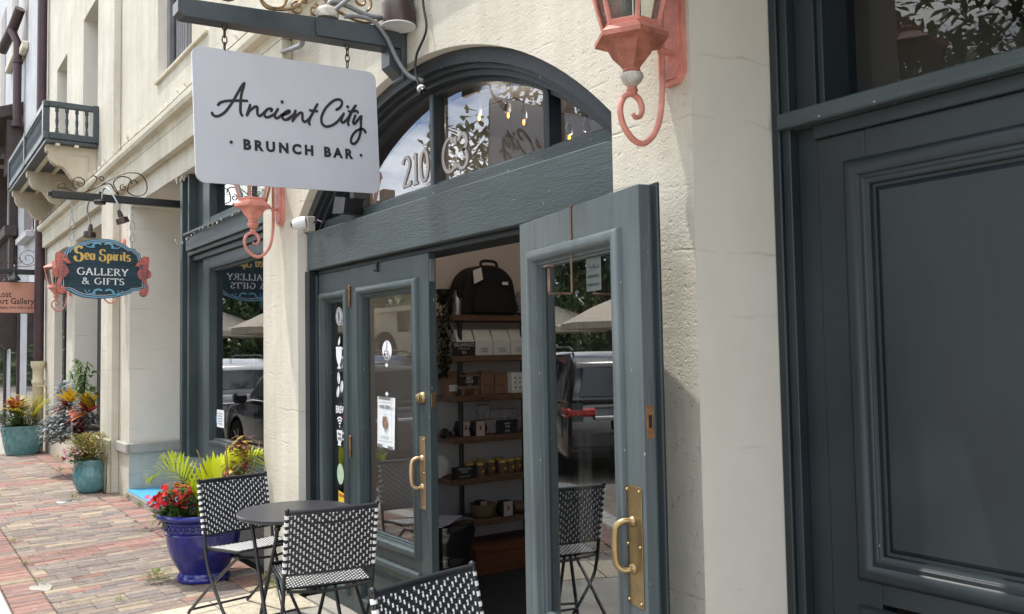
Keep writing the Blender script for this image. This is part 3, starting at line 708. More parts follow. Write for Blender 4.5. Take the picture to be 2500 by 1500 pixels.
for w_, m_, nm in ((.20, 'ink_num', 'house_number_outline'), (.15, 'num', 'house_number')):
    if 'num' not in M:
        M['num'] = mat('house_number_gold', (.47, .42, .38), .5); M['ink_num'] = mat('house_number_edge', (.13, .12, .13), .5)
    mb = MB(); bd.lift = -.0012 * 0 + (.001 if 'outline' in nm else .004)
    roman(mb, bd, '210', .175, 0.005, 0, w_, w_ * .55, gap=.07); mb.build(nm, m_, aw, world=True, label='house number 210'); mb = MB()
    roman(mb, bd, 'C3', .185, .43, .0, w_, w_ * .55, gap=.05); mb.build(nm, m_, aw, world=True, label='house number C3')
# lintel beam and casing
mb = MB(); mb.box(-5.462, -2.412, .050, .33, 2.112, 2.364, .006); mb.build('lintel', 'wood_h', B, world=True)
mb = MB(); mb.box(-5.40, -2.45, .10, .28, 2.082, 2.110, .004); mb.build('door_head', 'wood_dark', B, world=True)
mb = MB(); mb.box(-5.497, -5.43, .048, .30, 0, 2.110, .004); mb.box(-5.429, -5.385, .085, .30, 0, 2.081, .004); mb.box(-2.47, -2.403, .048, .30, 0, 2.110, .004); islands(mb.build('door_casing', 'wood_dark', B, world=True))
mb = MB(); mb.box(-5.38, -2.48, .0, .30, -.02, .012, .003); mb.build('threshold', 'concrete', B, world=True)

# ---- door leaf; local u runs from the hinge edge, front face at y = 0 facing -y
def leaf(name, loc, rotz, W, label, world_parent, right):
    wd = 'wood_lit' if right else 'wood_v'
    fr = MB(); o0, o1 = .148, W - .165
    Z = [(.015, .115), (.355, .512), (1.905, 2.082)]
    fr.box(0, o0, 0, .046, .015, 2.082, .0025); fr.box(o1, W, 0, .046, .015, 2.082, .0025)
    for a, b in Z: fr.box(o0 + .0005, o1 - .0005, .0008, .045, a, b, .0015)
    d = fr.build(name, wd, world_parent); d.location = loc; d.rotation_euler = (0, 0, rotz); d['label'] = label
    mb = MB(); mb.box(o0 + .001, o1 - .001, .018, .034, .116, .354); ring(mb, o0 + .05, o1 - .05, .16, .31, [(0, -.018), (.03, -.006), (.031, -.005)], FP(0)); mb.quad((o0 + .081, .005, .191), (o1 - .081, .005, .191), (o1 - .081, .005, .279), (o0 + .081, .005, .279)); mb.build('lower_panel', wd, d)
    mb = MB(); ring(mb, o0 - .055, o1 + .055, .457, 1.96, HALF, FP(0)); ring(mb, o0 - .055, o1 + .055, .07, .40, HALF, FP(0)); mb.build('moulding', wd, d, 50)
    mb = MB(); mb.quad((o0 + .006, .036, .52), (o1 - .006, .036, .52), (o1 - .006, .036, 1.897), (o0 + .006, .036, 1.897)); mb.build('pane', 'glass' if not right else 'glass_shaded', d)
    pw, pu = .098, (W - .150 if not right else W - .118)
    mb = MB(); mb.box(pu, pu + pw, -.0035, -.0003, .735, 1.115, .001); mb.build('push_plate', 'brass_dull' if not right else 'brass', d)
    mb = MB()
    for uu in (pu + .012, pu + pw - .012):
        for ww in (.748, .925, 1.10): mb.ball((uu, -.004, ww), .006, 8)
    islands(mb.build('screw', 'brass', d, 60))
    hx = pu + (.045 if not right else .018)
    mb = MB(); path = [(hx + .02, -.002, 1.00), (hx + .012, -.03, 1.003), (hx, -.05, .985), (hx - .004, -.054, .94), (hx - .004, -.054, .90), (hx, -.05, .862), (hx + .012, -.03, .846), (hx + .02, -.002, .85)]
    cr_ = cat_rom(path, 5); mb.tube(cr_, [.0085 + .0035 * math.sin(PI * i / (len(cr_) - 1)) for i in range(len(cr_))], 10); mb.lathe([(.019, 0), (.017, .006), (.009, .012)], 14, Mx=Matrix.Translation((hx + .02, -.003, 1.0)) @ Matrix.Rotation(PI / 2, 4, 'X')); mb.lathe([(.019, 0), (.017, .006), (.009, .012)], 14, Mx=Matrix.Translation((hx + .02, -.003, .85)) @ Matrix.Rotation(PI / 2, 4, 'X'))
    mb.build('pull_handle', 'brass_dull' if not right else 'brass', d, 60)
    return d
LD = leaf('door', (1.11, .095, 0), 0, .945, 'closed left leaf of the glazed door', B, False)
RA = math.radians(-12.3)
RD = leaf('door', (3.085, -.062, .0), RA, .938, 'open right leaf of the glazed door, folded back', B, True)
# deadbolt, latch plates, hinges, hooks
mb = MB(); Mx = Matrix.Translation((.87, 0, 1.318)) @ Matrix.Rotation(PI / 2, 4, 'X')
mb.lathe([(.034, 0), (.034, .006), (.030, .011), (.029, .016), (.026, .018), (.026, .024), (.021, .026), (.021, .034), (.017, .037), (.0, .038)], 24, Mx=Mx); mb.build('deadbolt', 'brass', LD, 50)
mb = MB(); mb.box(.9455, .9475, .008, .038, 1.27, 1.345, .0008); mb.build('strike_plate', 'brass', LD)
mb = MB(); mb.box(.9455, .9475, .008, .038, 1.93, 2.05, .0008); mb.build('bolt_plate', 'steel', LD)
for zh in (1.905, .99, .22):
    mb = MB()
    for q in range(3): mb.tube([(-.006, -.006, zh - .058 + q * .0395), (-.006, -.006, zh - .058 + q * .0395 + .036)], .0085, 10)
    mb.ball((-.006, -.006, zh + .064), .009, 8); mb.build('hinge', 'brass_rust', LD, 50)
mb = MB(); mb.box(.36, .372, -.012, -.001, 2.03, 2.0835, .001); mb.box(.36, .372, -.012, .05, 2.0825, 2.0845, .0008); mb.tube([(.366, -.012, 2.035), (.366, -.022, 2.03), (.366, -.024, 2.045)], .004, 6); mb.build('door_hook', 'black', LD)
mb = MB(); mb.box(.9385, .941, .010, .036, 1.27, 1.375, .0008); mb.build('strike_box', 'brass_rust', RD)
mb = MB(); mb.box(.9415, .9422, .017, .029, 1.305, 1.345); mb.build('strike_slot', 'black', RD)
mb = MB(); mb.box(.9382, .975, .0465, .058, .015, 2.085, .003); mb.box(.921, .9378, .0465, .058, .015, 2.085, .003); mb.build('astragal', 'wood_dark', RD)

# ---- sidelights
def sidelight(x0, x1, mirror):
    s = MB(); o0, o1 = x0 + .085, x1 - .085
    s.box(x0, o0, .10, .15, .012, 2.081, .0025); s.box(o1, x1, .10, .15, .012, 2.081, .0025)
    for a, b in ((.013, .14), (.34, .50), (1.905, 2.08)): s.box(o0 + .0005, o1 - .0005, .101, .149, a, b, .0015)
    s.box(o0 + .001, o1 - .001, .12, .135, .141, .339)
    s = s.build('sidelight', 'wood_v', B, world=True)
    mb = MB(); ring(mb, o0 - .055, o1 + .055, .457, 1.96, HALF, FP(.10)); ring(mb, o0 - .055, o1 + .055, .09, .39, HALF, FP(.10)); mb.build('moulding', 'wood_v', s, 50, world=True)
    mb = MB(); mb.quad((o0 + .004, .14, .505), (o1 - .004, .14, .505), (o1 - .004, .14, 1.90), (o0 + .004, .14, 1.90)); mb.build('pane', 'glass', s, world=True)
    return s
SL = sidelight(-5.384, -4.902, False)
SR = sidelight(-2.948, -2.472, True)

# ---- panelled door and transom in the right recess (frame face at y = .44)
Y0 = .44
f = MB()
f.box(-1.998, -1.965, Y0 - .02, .62, 0, 3.44, .004); f.box(-1.9645, -1.945, Y0 - .005, .62, 0, 3.44, .003); f.box(-1.9445, -1.925, Y0 - .012, .62, 0, 3.44, .003); f.box(-1.9245, -1.845, Y0 + .035, .62, 0, 3.44, .002)
f.box(.90, 1.24, Y0, .62, 0, 3.44, .004)
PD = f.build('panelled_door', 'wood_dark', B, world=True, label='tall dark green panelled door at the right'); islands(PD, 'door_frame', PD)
mb = MB(); mb.box(-1.958, .9, Y0 - .045, .60, 2.335, 2.392, .006); mb.build('transom_bar', 'wood_h', PD, world=True)
mb = MB(); mb.box(-1.844, .9, Y0 + .01, .60, 2.285, 2.334, .003); mb.build('door_head', 'wood_dark', PD, world=True)
mb = MB(); mb.box(-1.844, -1.82, Y0 + .05, .70, 2.393, 3.44, .003); mb.box(-1.819, .9, Y0 + .16, .70, 2.393, 2.42, .003); mb.build('transom_frame', 'wood_dark', PD, world=True)
mb = MB(); mb.quad((-1.82, .645, 2.415), (.9, .645, 2.415), (.9, .645, 3.44), (-1.82, .645, 3.44)); mb.build('pane', 'glass_dark', PD, world=True)
mb = MB(); mb.box(-1.842, -1.66, Y0 + .03, .56, 0, 2.284, .002); mb.box(-1.659, -.46, Y0 + .0305, .56, 2.10, 2.284, .002); mb.box(-1.659, -.46, Y0 + .0305, .56, .70, .845, .002); mb.box(-1.659, -.46, Y0 + .0305, .56, 0, .10); mb.box(-.459, -.28, Y0 + .03, .56, 0, 2.284, .002); mb.box(-.275, .89, Y0 + .03, .56, 0, 2.284, .002)
islands(mb.build('stile', 'wood_dark', PD, world=True))
MOLD = [(0, 0), (.006, .012), (.020, .024), (.040, .026), (.054, .016), (.060, .004), (.072, .006), (.078, -.002), (.092, -.004), (.094, -.02), (.104, -.022), (.106, -.032)]
mb = MB(); ring(mb, -1.742, -.378, .765, 2.19, MOLD, FP(Y0 + .03)); ring(mb, -1.742, -.378, .03, .685, MOLD, FP(Y0 + .03)); mb.build('panel_moulding', 'wood_dark', PD, 50, world=True)
for a, b in ((.86, 2.095), (.13, .59)):
    mb = MB(); ring(mb, -1.645, -.475, a, b, [(0, -.034), (.002, -.030), (.025, -.014), (.0255, -.012)], FP(Y0 + .03)); mb.quad((-1.62, Y0 + .042, a + .0255), (-.50, Y0 + .042, a + .0255), (-.50, Y0 + .042, b - .0255), (-1.62, Y0 + .042, b - .0255)); mb.build('raised_panel', 'wood_dark', PD, world=True)
# unseen slab added above the right door to keep it in shade
mb = MB(); mb.box(-1.97, 3.2, -1.05, -.004, 3.62, 3.74, .01); mb.build('shade_slab', 'rail', B, world=True)

# ---- gift shop window bay
S = MB()
S.box(-8.51, -8.435, .035, .50, 0, 3.265, .004); S.box(-8.434, -8.30, .075, .50, 0, 3.265, .004); S.box(-8.299, -8.262, .05, .50, 0, 3.265, .003)
S.box(-8.261, -7.80, .085, .50, 2.695, 3.265, .003) if False else None
S.box(-8.261, -7.99, .13, .50, 0, 3.265, .003); S.box(-7.989, -7.80, .10, .50, .645, 3.265, .004)
S.box(-7.799, -6.16, .10, .50, 2.36, 2.44, .003); S.box(-7.799, -6.16, .10, .50, .645, .80, .003); S.box(-7.799, -6.16, .10, .50, 3.10, 3.265, .003); S.box(-7.799, -6.16, .105, .50, 2.70, 2.80, .003)
S = S.build('shop_window', 'wood_v', B, world=True); islands(S, 'window_frame', S)
mb = MB(); mb.box(-8.261, -6.16, .02, .45, 2.535, 2.69, .005); mb.box(-8.261, -6.16, -.005, .045, 2.675, 2.70, .004); mb.build('transom_rail', 'wood_h', S, world=True)
mb = MB(); mb.box(-8.261, -6.16, .045, .42, 2.495, 2.534, .004); mb.box(-8.261, -6.16, .075, .40, 2.442, 2.494, .006); mb.build('rail_moulding', 'wood_dark', S, world=True)
mb = MB(); mb.box(-8.40, -6.16, -.12, .30, .575, .642, .008); mb.build('window_sill', 'wood_h', S, world=True)
mb = MB(); mb.box(-8.26, -6.16, .06, .30, 0, .574, .004); mb.build('stall_riser', 'wood_v', S, world=True)
mb = MB(); ring(mb, -7.80, -6.1, .795, 2.365, [(0, 0), (.01, .012), (.03, .010), (.032, -.02), (.05, -.022), (.052, -.06)], FP(.10)); mb.build('bead', 'wood_v', S, 50, world=True)
mb = MB(); mb.quad((-7.76, .15, .84), (-6.1, .15, .84), (-6.1, .15, 2.33), (-7.76, .15, 2.33)); mb.build('pane', 'glass', S, world=True)
mb = MB(); mb.quad((-7.80, .17, 2.80), (-6.1, .17, 2.80), (-6.1, .17, 3.10), (-7.80, .17, 3.10)); mb.build('pane', 'glass', S, world=True)
mb = MB(); mb.quad((-8.45, .5, 0), (-8.45, 2.2, 0), (-8.45, 2.2, 3.265), (-8.45, .5, 3.265)); mb.build('bay_side', 'wood_dark', S, world=True)

# ---- window of the bay next to the downpipe, bay three
mb = MB(); mb.box(-15.93, -15.75, .12, .40, .43, 3.29, .004); mb.box(-14.95, -14.74, .12, .40, .43, 3.29, .004); mb.box(-15.749, -14.951, .125, .40, 2.35, 2.55, .004); mb.box(-15.749, -14.951, .125, .40, .43, .6, .004)
w3 = mb.build('shop_window', 'wood_dark', B, world=True); islands(w3, 'window_frame', w3)
mb = MB(); mb.quad((-15.75, .2, .6), (-14.95, .2, .6), (-14.95, .2, 3.29), (-15.75, .2, 3.29)); mb.build('pane', 'glass', w3, world=True)
mb = MB(); mb.box(-14.0, -12.9, .30, .45, 0, 2.6, .004); 
mb.box(-12.899, -11.62, .45, .6, 0.4, 3.29, .004); islands(mb.build('side_door', 'wood_dark', B, world=True))

# ---- upper windows
for (x0, x1, z0, z1, y, kind) in ((-15.91, -14.91, 4.42, 6.36, .28, 'pane'), (-13.5, -12.42, 4.42, 6.42, .28, 'pane'), (-9.24, -7.55, 4.39, 6.5, .12, 'shut'), (-4.6, -3.2, 4.6, 6.5, .2, 'pane')):
    mb = MB()
    for a, b in ((x0 + .001, x0 + .09), (x1 - .09, x1 - .001)): mb.box(a, b, y - .03, y + .06, z0 + .002, z1 - .002, .006)
    for a, b in ((z1 - .09, z1 - .003), (z0 + .003, z0 + .08), (z0 + .95, z0 + 1.0)): mb.box(x0 + .091, x1 - .091, y - .028, y + .06, a, b, .006)
    w = mb.build('window', 'louvre', B, world=True); islands(w, 'window_frame', w)
    mb = MB(); mb.quad((x0 + .08, y + .02, z0 + .05), (x1 - .08, y + .02, z0 + .05), (x1 - .08, y + .02, z1 - .05), (x0 + .08, y + .02, z1 - .05)); mb.build('pane', 'glass', w, world=True)
    if kind == 'shut':
        mb = MB(); mb.box(x0 + .62, x0 + 1.0, .04, .08, z0 + .02, z1, .004); mb.build('shutter', 'louvre', w, world=True)
        mb = MB()
        for q in range(5): mb.tube([(x0 + .66 + q * .075, .03, z0 + .02), (x0 + .66 + q * .075, .03, z1)], .014, 8)
        islands(mb.build('shutter_rod', 'louvre', w, 60, world=True))
        mb = MB(); mb.box(x0 + 1.02, x0 + 1.6, .06, .09, z0 + .02, z1); mb.build('curtain', 'stucco_trim', w, world=True)
mb = MB(); mb.box(-9.26, -7.5, -.03, .1, 4.355, 4.388, .005); mb.build('window_ledge', 'stucco_trim', B, world=True)

# ---- balcony: part of the building, rails, turned balusters, corbels
bx0, bx1, by = -16.42, -12.34, -.62
bal = MB(); bal.box(bx0, bx1, by, -.002, 4.335, 4.385, .006)
bal = bal.build('balcony', 'rail', B, world=True)
mb = MB()
mb.box(bx0, bx1, by - .02, by + .045, 4.80, 4.875, .006); mb.box(bx0, bx1, by - .02, by + .045, 4.386, 4.47, .006)
mb.box(bx1 - .045, bx1 + .02, by + .046, -.003, 4.80, 4.875, .006); mb.box(bx1 - .045, bx1 + .02, by + .046, -.003, 4.386, 4.47, .006)
mb.box(bx0, bx0 + .06, by + .046, -.003, 4.80, 4.875, .006); mb.box(bx0, bx0 + .06, by + .046, -.003, 4.386, 4.47, .006); islands(mb.build('handrail', 'rail', bal, world=True))
mb = MB()
for px in (bx0 + .04, -14.34, bx1 - .085): mb.box(px - .055, px + .055, by - .026, by + .05, 4.386, 4.885, .006)
mb.box(bx1 - .055, bx1 + .026, -.07, -.003, 4.386, 4.885, .006); islands(mb.build('newel_post', 'rail', bal, world=True))
tp = [(.012, 0), (.022, .0), (.022, .03), (.013, .04), (.02, .055), (.012, .07), (.016, .11), (.021, .16), (.014, .22), (.018, .245), (.012, .26), (.022, .275), (.022, .33)]
q = MB(); q.lathe(tp, 10, (0, 0, 0)); b0 = None
spots = [(bx1 - .012, by + .13 + .116 * i) for i in range(4)]
n1 = 15
spots += [(-14.22 + (bx1 - .2 + 14.22) * (i + .5) / n1, by + .012) for i in range(n1)] + [(bx0 + .14 + (-14.45 - bx0 - .14) * (i + .5) / n1, by + .012) for i in range(n1)]
for sx_, sy_ in spots:
    if b0 is None: b0 = q.build('baluster', 'rail', bal, 50); o = b0
    else: o = b0.copy(); COL.objects.link(o)
    o.location = (sx_ + 6, sy_, 4.47)
prof = [(-.002, 4.334), (-.595, 4.334), (-.60, 4.30), (-.595, 4.25)] + [(-.565 + .0, 4.235)] + [(y, z) for y, z in [(-.56, 4.17), (-.53, 4.11), (-.48, 4.075), (-.42, 4.065), (-.385, 4.045), (-.34, 3.985), (-.30, 3.925), (-.255, 3.895), (-.19, 3.885), (-.13, 3.86), (-.09, 3.82), (-.045, 3.80), (-.002, 3.80)]]
for cx in (-12.52, -14.42, -16.22):
    mb = MB(); mb.prism(prof, 'YZ', cx - .07, cx + .07); c = mb.build('corbel', 'corbel', bal, world=True)
    mb = MB()
    for a, b in (((-.30, 4.22), (-.10, 4.22)), ((-.10, 4.22), (-.10, 4.02))):
        mb.box(cx + .0705, cx + .0735, min(a[0], b[0]) - .004, max(a[0], b[0]) + .004, min(a[1], b[1]) - .004, max(a[1], b[1]) + .004)
    mb.build('corbel_groove', 'stucco_grey', bal, world=True)
mb = MB()
for yj in (-.48, -.26):
    mb.box(bx0 + .05, bx1 + .012, yj - .025, yj + .025, 4.300 + .0, 4.3335, .003)
islands(mb.build('joist', 'stucco_trim', bal, world=True))

# ================================================================== NEXT BUILDING (white-blue, brown timber)
T = thing('townhouse', 'white blue stuccoed building with brown timber gallery past the cream building', 'building', (-22, 0, 0))
mb = MB(); mb.quad((-45, 0, -.05), (-17.06, 0, -.05), (-17.06, 0, 12), (-45, 0, 12)); mb.quad((-17.06, 0, 9.6), (-17.06, 8, 9.6), (-17.06, 8, 12), (-17.06, 0, 12)); mb.quad((-45, 0, 12), (-17.06, 0, 12), (-17.06, 8, 12), (-45, 8, 12)); mb.build('wall', 'stucco_blue', T, world=True)
for (x0, x1, z0, z1) in ((-22.75, -21.55, 8.35, 12), (-20.75, -19.75, 8.0, 12), (-25.3, -24.0, 7.6, 10.2)):
    mb = MB(); mb.box(x0, x0 + .06, -.012, -.002, z0, z1); mb.box(x0 + .06, x1, -.012, -.002, z0, z1); w = mb.build('window', 'stucco_grey', T, world=True)
    mb = MB(); mb.box(x0 + .45, x1 - .05, -.016, -.0125, z0 + .05, z1 - .05); mb.build('pane', 'purple', w, world=True)
    mb = MB(); mb.box(x0 - .1, x1 + .12, -.12, -.003, z0 - .16, z0 - .002, .02); mb.build('sill', 'stucco_trim', w, world=True)
# gutter hopper with downpipe, second downpipe on the boundary, cream boot pipe below
mb = MB(); mb.tube([(-20.05, -.12, 8.78), (-20.3, -.2, 8.5), (-20.9, -.36, 8.1)], .10, 10); mb.build('gutter', 'brown', T, 50, world=True)
mb = MB(); mb.tube([(-20.35, -.24, 8.4), (-20.2, -.14, 8.1), (-20.2, -.14, 6.4)], .08, 12); mb.tube([(-20.2, -.14, 6.45), (-20.2, -.14, 6.35)], .105, 12); mb.tube([(-20.2, -.14, 7.75), (-20.2, -.14, 7.68)], .10, 12); mb.build('downpipe', 'purple', T, 60, world=True)
mb = MB(); mb.tube([(-16.93, -.10, 12), (-16.93, -.10, 1.52)], .078, 14); mb.build('downpipe', 'purple', T, 60, world=True)
mb = MB(); mb.lathe([(.085, .02), (.085, 1.16), (.10, 1.19), (.10, 1.22), (.085, 1.25), (.085, 1.42), (.105, 1.45), (.115, 1.50), (.115, 1.56), (.09, 1.56), (.08, 1.3)], 18, (-16.80, -.12, -.02)); mb.box(-16.84, -16.68, -.14, -.002, 1.10, 1.14); mb.build('boot_pipe', 'pvc', T, 60, world=True)
# timber gallery: roof edge, posts, rail, brackets
mb = MB(); mb.prism([(-1.7, 6.05), (-1.7, 6.28), (.0, 6.95), (.0, 6.72)], 'YZ', -34, -20.4); g = mb.build('gallery_roof', 'brown', T, world=True)
mb = MB()
for k in range(10): mb.box(-33 + k * 1.3, -32.88 + k * 1.3, -1.5, -.05, 6.0, 6.12)
islands(mb.build('rafter', 'brown', g, world=True))
mb = MB(); mb.prism([(-20.9, 5.55), (-20.4, 6.5), (-20.3, 6.5), (-20.3, 5.4), (-20.8, 5.4)], 'XZ', -.30, -.02); mb.build('gallery_bracket', 'brown', T, world=True)
for px in (-25.5, -23.4, -21.25):
    mb = MB(); mb.box(px - .10, px + .10, -.16, -.003, 2.7, 6.05, .01); mb.build('gallery_post', 'brown', T, world=True)
mb = MB(); mb.box(-32, -21.0, -.26, -.02, 4.20, 4.42, .01); mb.box(-32, -21.0, -.24, -.02, 3.0, 3.3, .01); islands(mb.build('gallery_rail', 'brown', T, world=True))
mb = MB()
for k in range(16): mb.box(-25.2 + k * .27, -25.12 + k * .27, -.16, -.08, 3.3, 4.2)
islands(mb.build('gallery_baluster', 'brown', T, world=True))
mb = MB(); mb.box(-19.9, -18.55, -.02, -.003, 4.0, 5.2); w = mb.build('window', 'purple', T, world=True)
mb = MB(); mb.box(-20.0, -18.4, -.16, -.003, 3.88, 3.998, .01); mb.build('sill', 'stucco_blue', w, world=True)
for px in (-24.7, -22.75, -20.85):
    mb = MB(); mb.prism([(-.004, 3.0), (-.62, 3.0), (-.62, 2.75), (-.50, 2.65), (-.50, 2.30), (-.36, 2.1), (-.36, 1.92), (-.24, 1.80), (-.004, 1.80)], 'YZ', px - .09, px + .09); mb.build('timber_bracket', 'brown', T, world=True)
for (x0, x1) in ((-27.5, -26.2), (-23.95, -22.95), (-21.7, -20.5), (-19.0, -17.65)):
    mb = MB(); mb.box(x0, x1, -.05, -.003, .1, 2.75, .004); w = mb.build('window', 'brown', T, world=True)
    mb = MB(); mb.quad((x0 + .12, -.054, .3), (x1 - .12, -.054, .3), (x1 - .12, -.054, 2.6), (x0 + .12, -.054, 2.6)); mb.build('pane', 'car_glass', w, world=True)

# ================================================================== ROOM BEHIND THE DOORS
mb = MB(); mb.box(-5.6, .9, .30, 6.5, -.05, .004); struct(mb.build('floor', 'floor_in'))
mb = MB()
mb.box(-5.56, -5.452, .335, 6.5, 0, 3.4); mb.box(-2.39, -2.29, .335, 6.5, 0, 3.4); mb.box(-5.45, -2.39, 6.4, 6.5, 0, 3.4); mb.box(-5.45, -2.3, .36, 6.5, 3.22, 3.3);
struct(mb.build('interior_wall', 'wall_in'))
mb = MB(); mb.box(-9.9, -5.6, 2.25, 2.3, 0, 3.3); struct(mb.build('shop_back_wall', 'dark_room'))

# traced pen strokes of the main sign, metres from the panel centre
SCRIPT=[
[(-0.385,-0.004),(-0.381,-0.012),(-0.372,-0.017),(-0.359,-0.016),(-0.343,-0.007),(-0.327,0.007),(-0.309,0.031),(-0.289,0.064),(-0.266,0.108),(-0.247,0.144),(-0.234,0.161)],
[(-0.234,0.161),(-0.239,0.139),(-0.247,0.111),(-0.251,0.082),(-0.252,0.058),(-0.253,0.035),(-0.251,0.015),(-0.245,0.004)],
[(-0.357,0.038),(-0.348,0.049),(-0.328,0.059),(-0.302,0.066),(-0.273,0.071),(-0.247,0.075),(-0.222,0.078)],
[(-0.207,0.06),(-0.211,0.045),(-0.218,0.023),(-0.222,0.009)],
[(-0.219,0.013),(-0.212,0.028),(-0.198,0.043),(-0.185,0.054),(-0.175,0.057),(-0.171,0.051),(-0.172,0.034),(-0.17,0.021),(-0.162,0.014),(-0.15,0.022),(-0.136,0.037),(-0.124,0.051),(-0.11,0.058),(-0.1,0.055),(-0.104,0.046)],
[(-0.124,0.051),(-0.134,0.036),(-0.137,0.024),(-0.132,0.014),(-0.122,0.013),(-0.105,0.022),(-0.088,0.034),(-0.076,0.051),(-0.071,0.061)],
[(-0.071,0.061),(-0.079,0.046),(-0.085,0.03),(-0.084,0.018),(-0.077,0.015),(-0.065,0.022),(-0.05,0.037),(-0.034,0.041),(-0.018,0.05),(-0.011,0.058),(-0.014,0.062),(-0.021,0.06),(-0.036,0.049),(-0.046,0.034),(-0.047,0.022),(-0.039,0.014),(-0.025,0.016),(-0.011,0.024)],
[(-0.031,0.014),(-0.019,0.022),(-0.004,0.034),(0.011,0.049),(0.018,0.066)],
[(0.018,0.066),(0.014,0.046),(0.007,0.027),(0.004,0.013)],
[(0.006,0.02),(0.018,0.036),(0.033,0.052),(0.046,0.061),(0.053,0.058),(0.054,0.045),(0.054,0.029),(0.061,0.019),(0.072,0.021),(0.087,0.035),(0.102,0.057),(0.115,0.084),(0.132,0.116)],
[(0.132,0.116),(0.117,0.088),(0.104,0.063),(0.092,0.036),(0.088,0.017),(0.091,0.009)],
[(0.093,0.08),(0.104,0.079),(0.117,0.08),(0.13,0.081)],
[(0.234,0.104),(0.248,0.113),(0.26,0.128),(0.265,0.146),(0.258,0.157),(0.244,0.158),(0.221,0.149),(0.196,0.127),(0.172,0.097),(0.157,0.065),(0.152,0.043),(0.156,0.023),(0.168,0.012),(0.185,0.011),(0.208,0.02),(0.232,0.037),(0.253,0.061),(0.269,0.082),(0.274,0.09)],
[(0.274,0.09),(0.264,0.068),(0.26,0.053),(0.262,0.045),(0.271,0.044),(0.287,0.058),(0.303,0.081),(0.319,0.111),(0.34,0.141)],
[(0.34,0.141),(0.323,0.116),(0.311,0.09),(0.301,0.064),(0.297,0.047),(0.299,0.034)],
[(0.302,0.106),(0.313,0.105),(0.327,0.11),(0.341,0.114),(0.35,0.112),(0.351,0.106)],
[(0.338,0.089),(0.331,0.072),(0.325,0.055),(0.328,0.045),(0.338,0.051),(0.353,0.07),(0.365,0.086),(0.372,0.09)],
[(0.372,0.09),(0.369,0.065),(0.368,0.038),(0.366,0.012),(0.36,-0.015),(0.348,-0.041),(0.333,-0.056),(0.322,-0.059),(0.313,-0.051),(0.314,-0.032),(0.326,-0.008),(0.344,0.011),(0.364,0.022),(0.38,0.024),(0.391,0.017),(0.394,0.009)],
]

# ================================================================== MAIN HANGING SIGN
def chain(mb, p0, p1, n, r=.0032, w=.011):
    p0, p1 = Vector(p0), Vector(p1); L = (p1 - p0).length / n; d = (p1 - p0).normalized()
    for i in range(n):
        c = p0 + d * L * (i + .5); a = L * .68
        s = V(1, 0, 0) if i % 2 else V(0, 1, 0)
        mb.tube([c + d * a * math.sin(t) + s * w * math.cos(t) for t in [2 * PI * k / 12 for k in range(12)]], r, 6, closed=True)
sg = thing('hanging_sign', 'white rounded hanging sign lettered Ancient City Brunch Bar', 'sign', (-4.03, -.617, 2.685))
ang = .035
def sgP(u, w): return (u, w)
mb = MB(); mb.prism([(y * math.cos(ang) - z * math.sin(ang), z * math.cos(ang) + y * math.sin(ang)) for y, z in rrect(-.467, .467, -.317, .317, .045, 7)], 'YZ', -.006, .006); mb.build('panel', 'white_paint', sg, 30)
bd = Board((.0062, 0, 0), (0, 1, 0), (0, 0, 1)); mb = MB()
for st in SCRIPT:
    ribbon(mb, bd, [(p.x, p.y) for p in cat_rom([(a, b, 0) for a, b in st], 5)], .0135); bd.lift = min(bd.lift, .004)
for d_ in ((-.05, .099), (.295, .128)): disc(mb, bd, d_, .0085, 12)
mb.build('script_lettering', 'ink', sg, label='black handwritten words Ancient City')
b2 = Board((.0064, 0, 0), (0, math.cos(ang), math.sin(ang)), (0, -math.sin(ang), math.cos(ang)))
text(b2, 'BRUNCH', .066, -.245, -.1465, 'block_lettering', 'ink', sg, bold=.0036, space=1.50, align='LEFT', label='bold black capitals BRUNCH'); text(b2, 'BAR', .066, .315, -.1465, 'block_lettering', 'ink', sg, bold=.0036, space=1.50, align='RIGHT', label='bold black capitals BAR')
mb = MB(); disc(mb, bd, (-.297, -.130), .008, 12); disc(mb, bd, (.367, -.113), .008, 12); islands(mb.build('lettering_dot', 'ink', sg))
mb = MB(); chain(mb, (0, -.325, .435), (0, -.325, .305), 4); islands(mb.build('chain_link', 'iron', sg, 60))
mb = MB(); chain(mb, (0, .300, .462), (0, .300, .335), 4); islands(mb.build('chain_link', 'iron', sg, 60))
# its bracket
br = thing('sign_bracket', 'dark green timber sign bracket with gilded scrolls above the white sign', 'bracket', (-4.03, 0, 3.2))
mb = MB(); mb.prism([(-1.165, -.085), (-1.135, -.10), (0.0, -.045), (0.0, .065), (-1.135, -.02), (-1.165, -.03)], 'YZ', -.045, .045); mb.build('beam', 'rail', br)
mb = MB(); mb.prism([(-.50, -.066), (-.004, -.042), (-.004, .062), (-.50, .028), (-.51, .01), (-.51, -.05)], 'YZ', .0455, .058); mb.build('cover_board', 'rail', br)
mb = MB(); mb.box(-.055, .062, -.035, -.003, -.21, .30, .008); mb.prism([(-.10, -.045), (-.10, -.14), (-.036, -.19), (-.036, -.045)], 'YZ', -.045, .045); mb.build('wall_plate', 'rail', br)
mb = MB(); SP = lambda pts: [(0, a, b) for a, b in pts]
z0_ = lambda y: -.02 + (y + 1.135) * .075 + .02
mb.tube(SP(spiral((-.70, .115), .085, .02, 180, 1.25)), .0085, 6); mb.tube(SP(spiral((-.93, .10), .075, .02, 200, 1.2)), .0085, 6)
mb.tube([(0, p.y, p.z) for p in cat_rom([(0, -.785, .11), (0, -.74, .04), (0, -.62, .06), (0, -.555, .12), (0, -.545, .2), (0, -.60, .3)], 6)], .0085, 6)
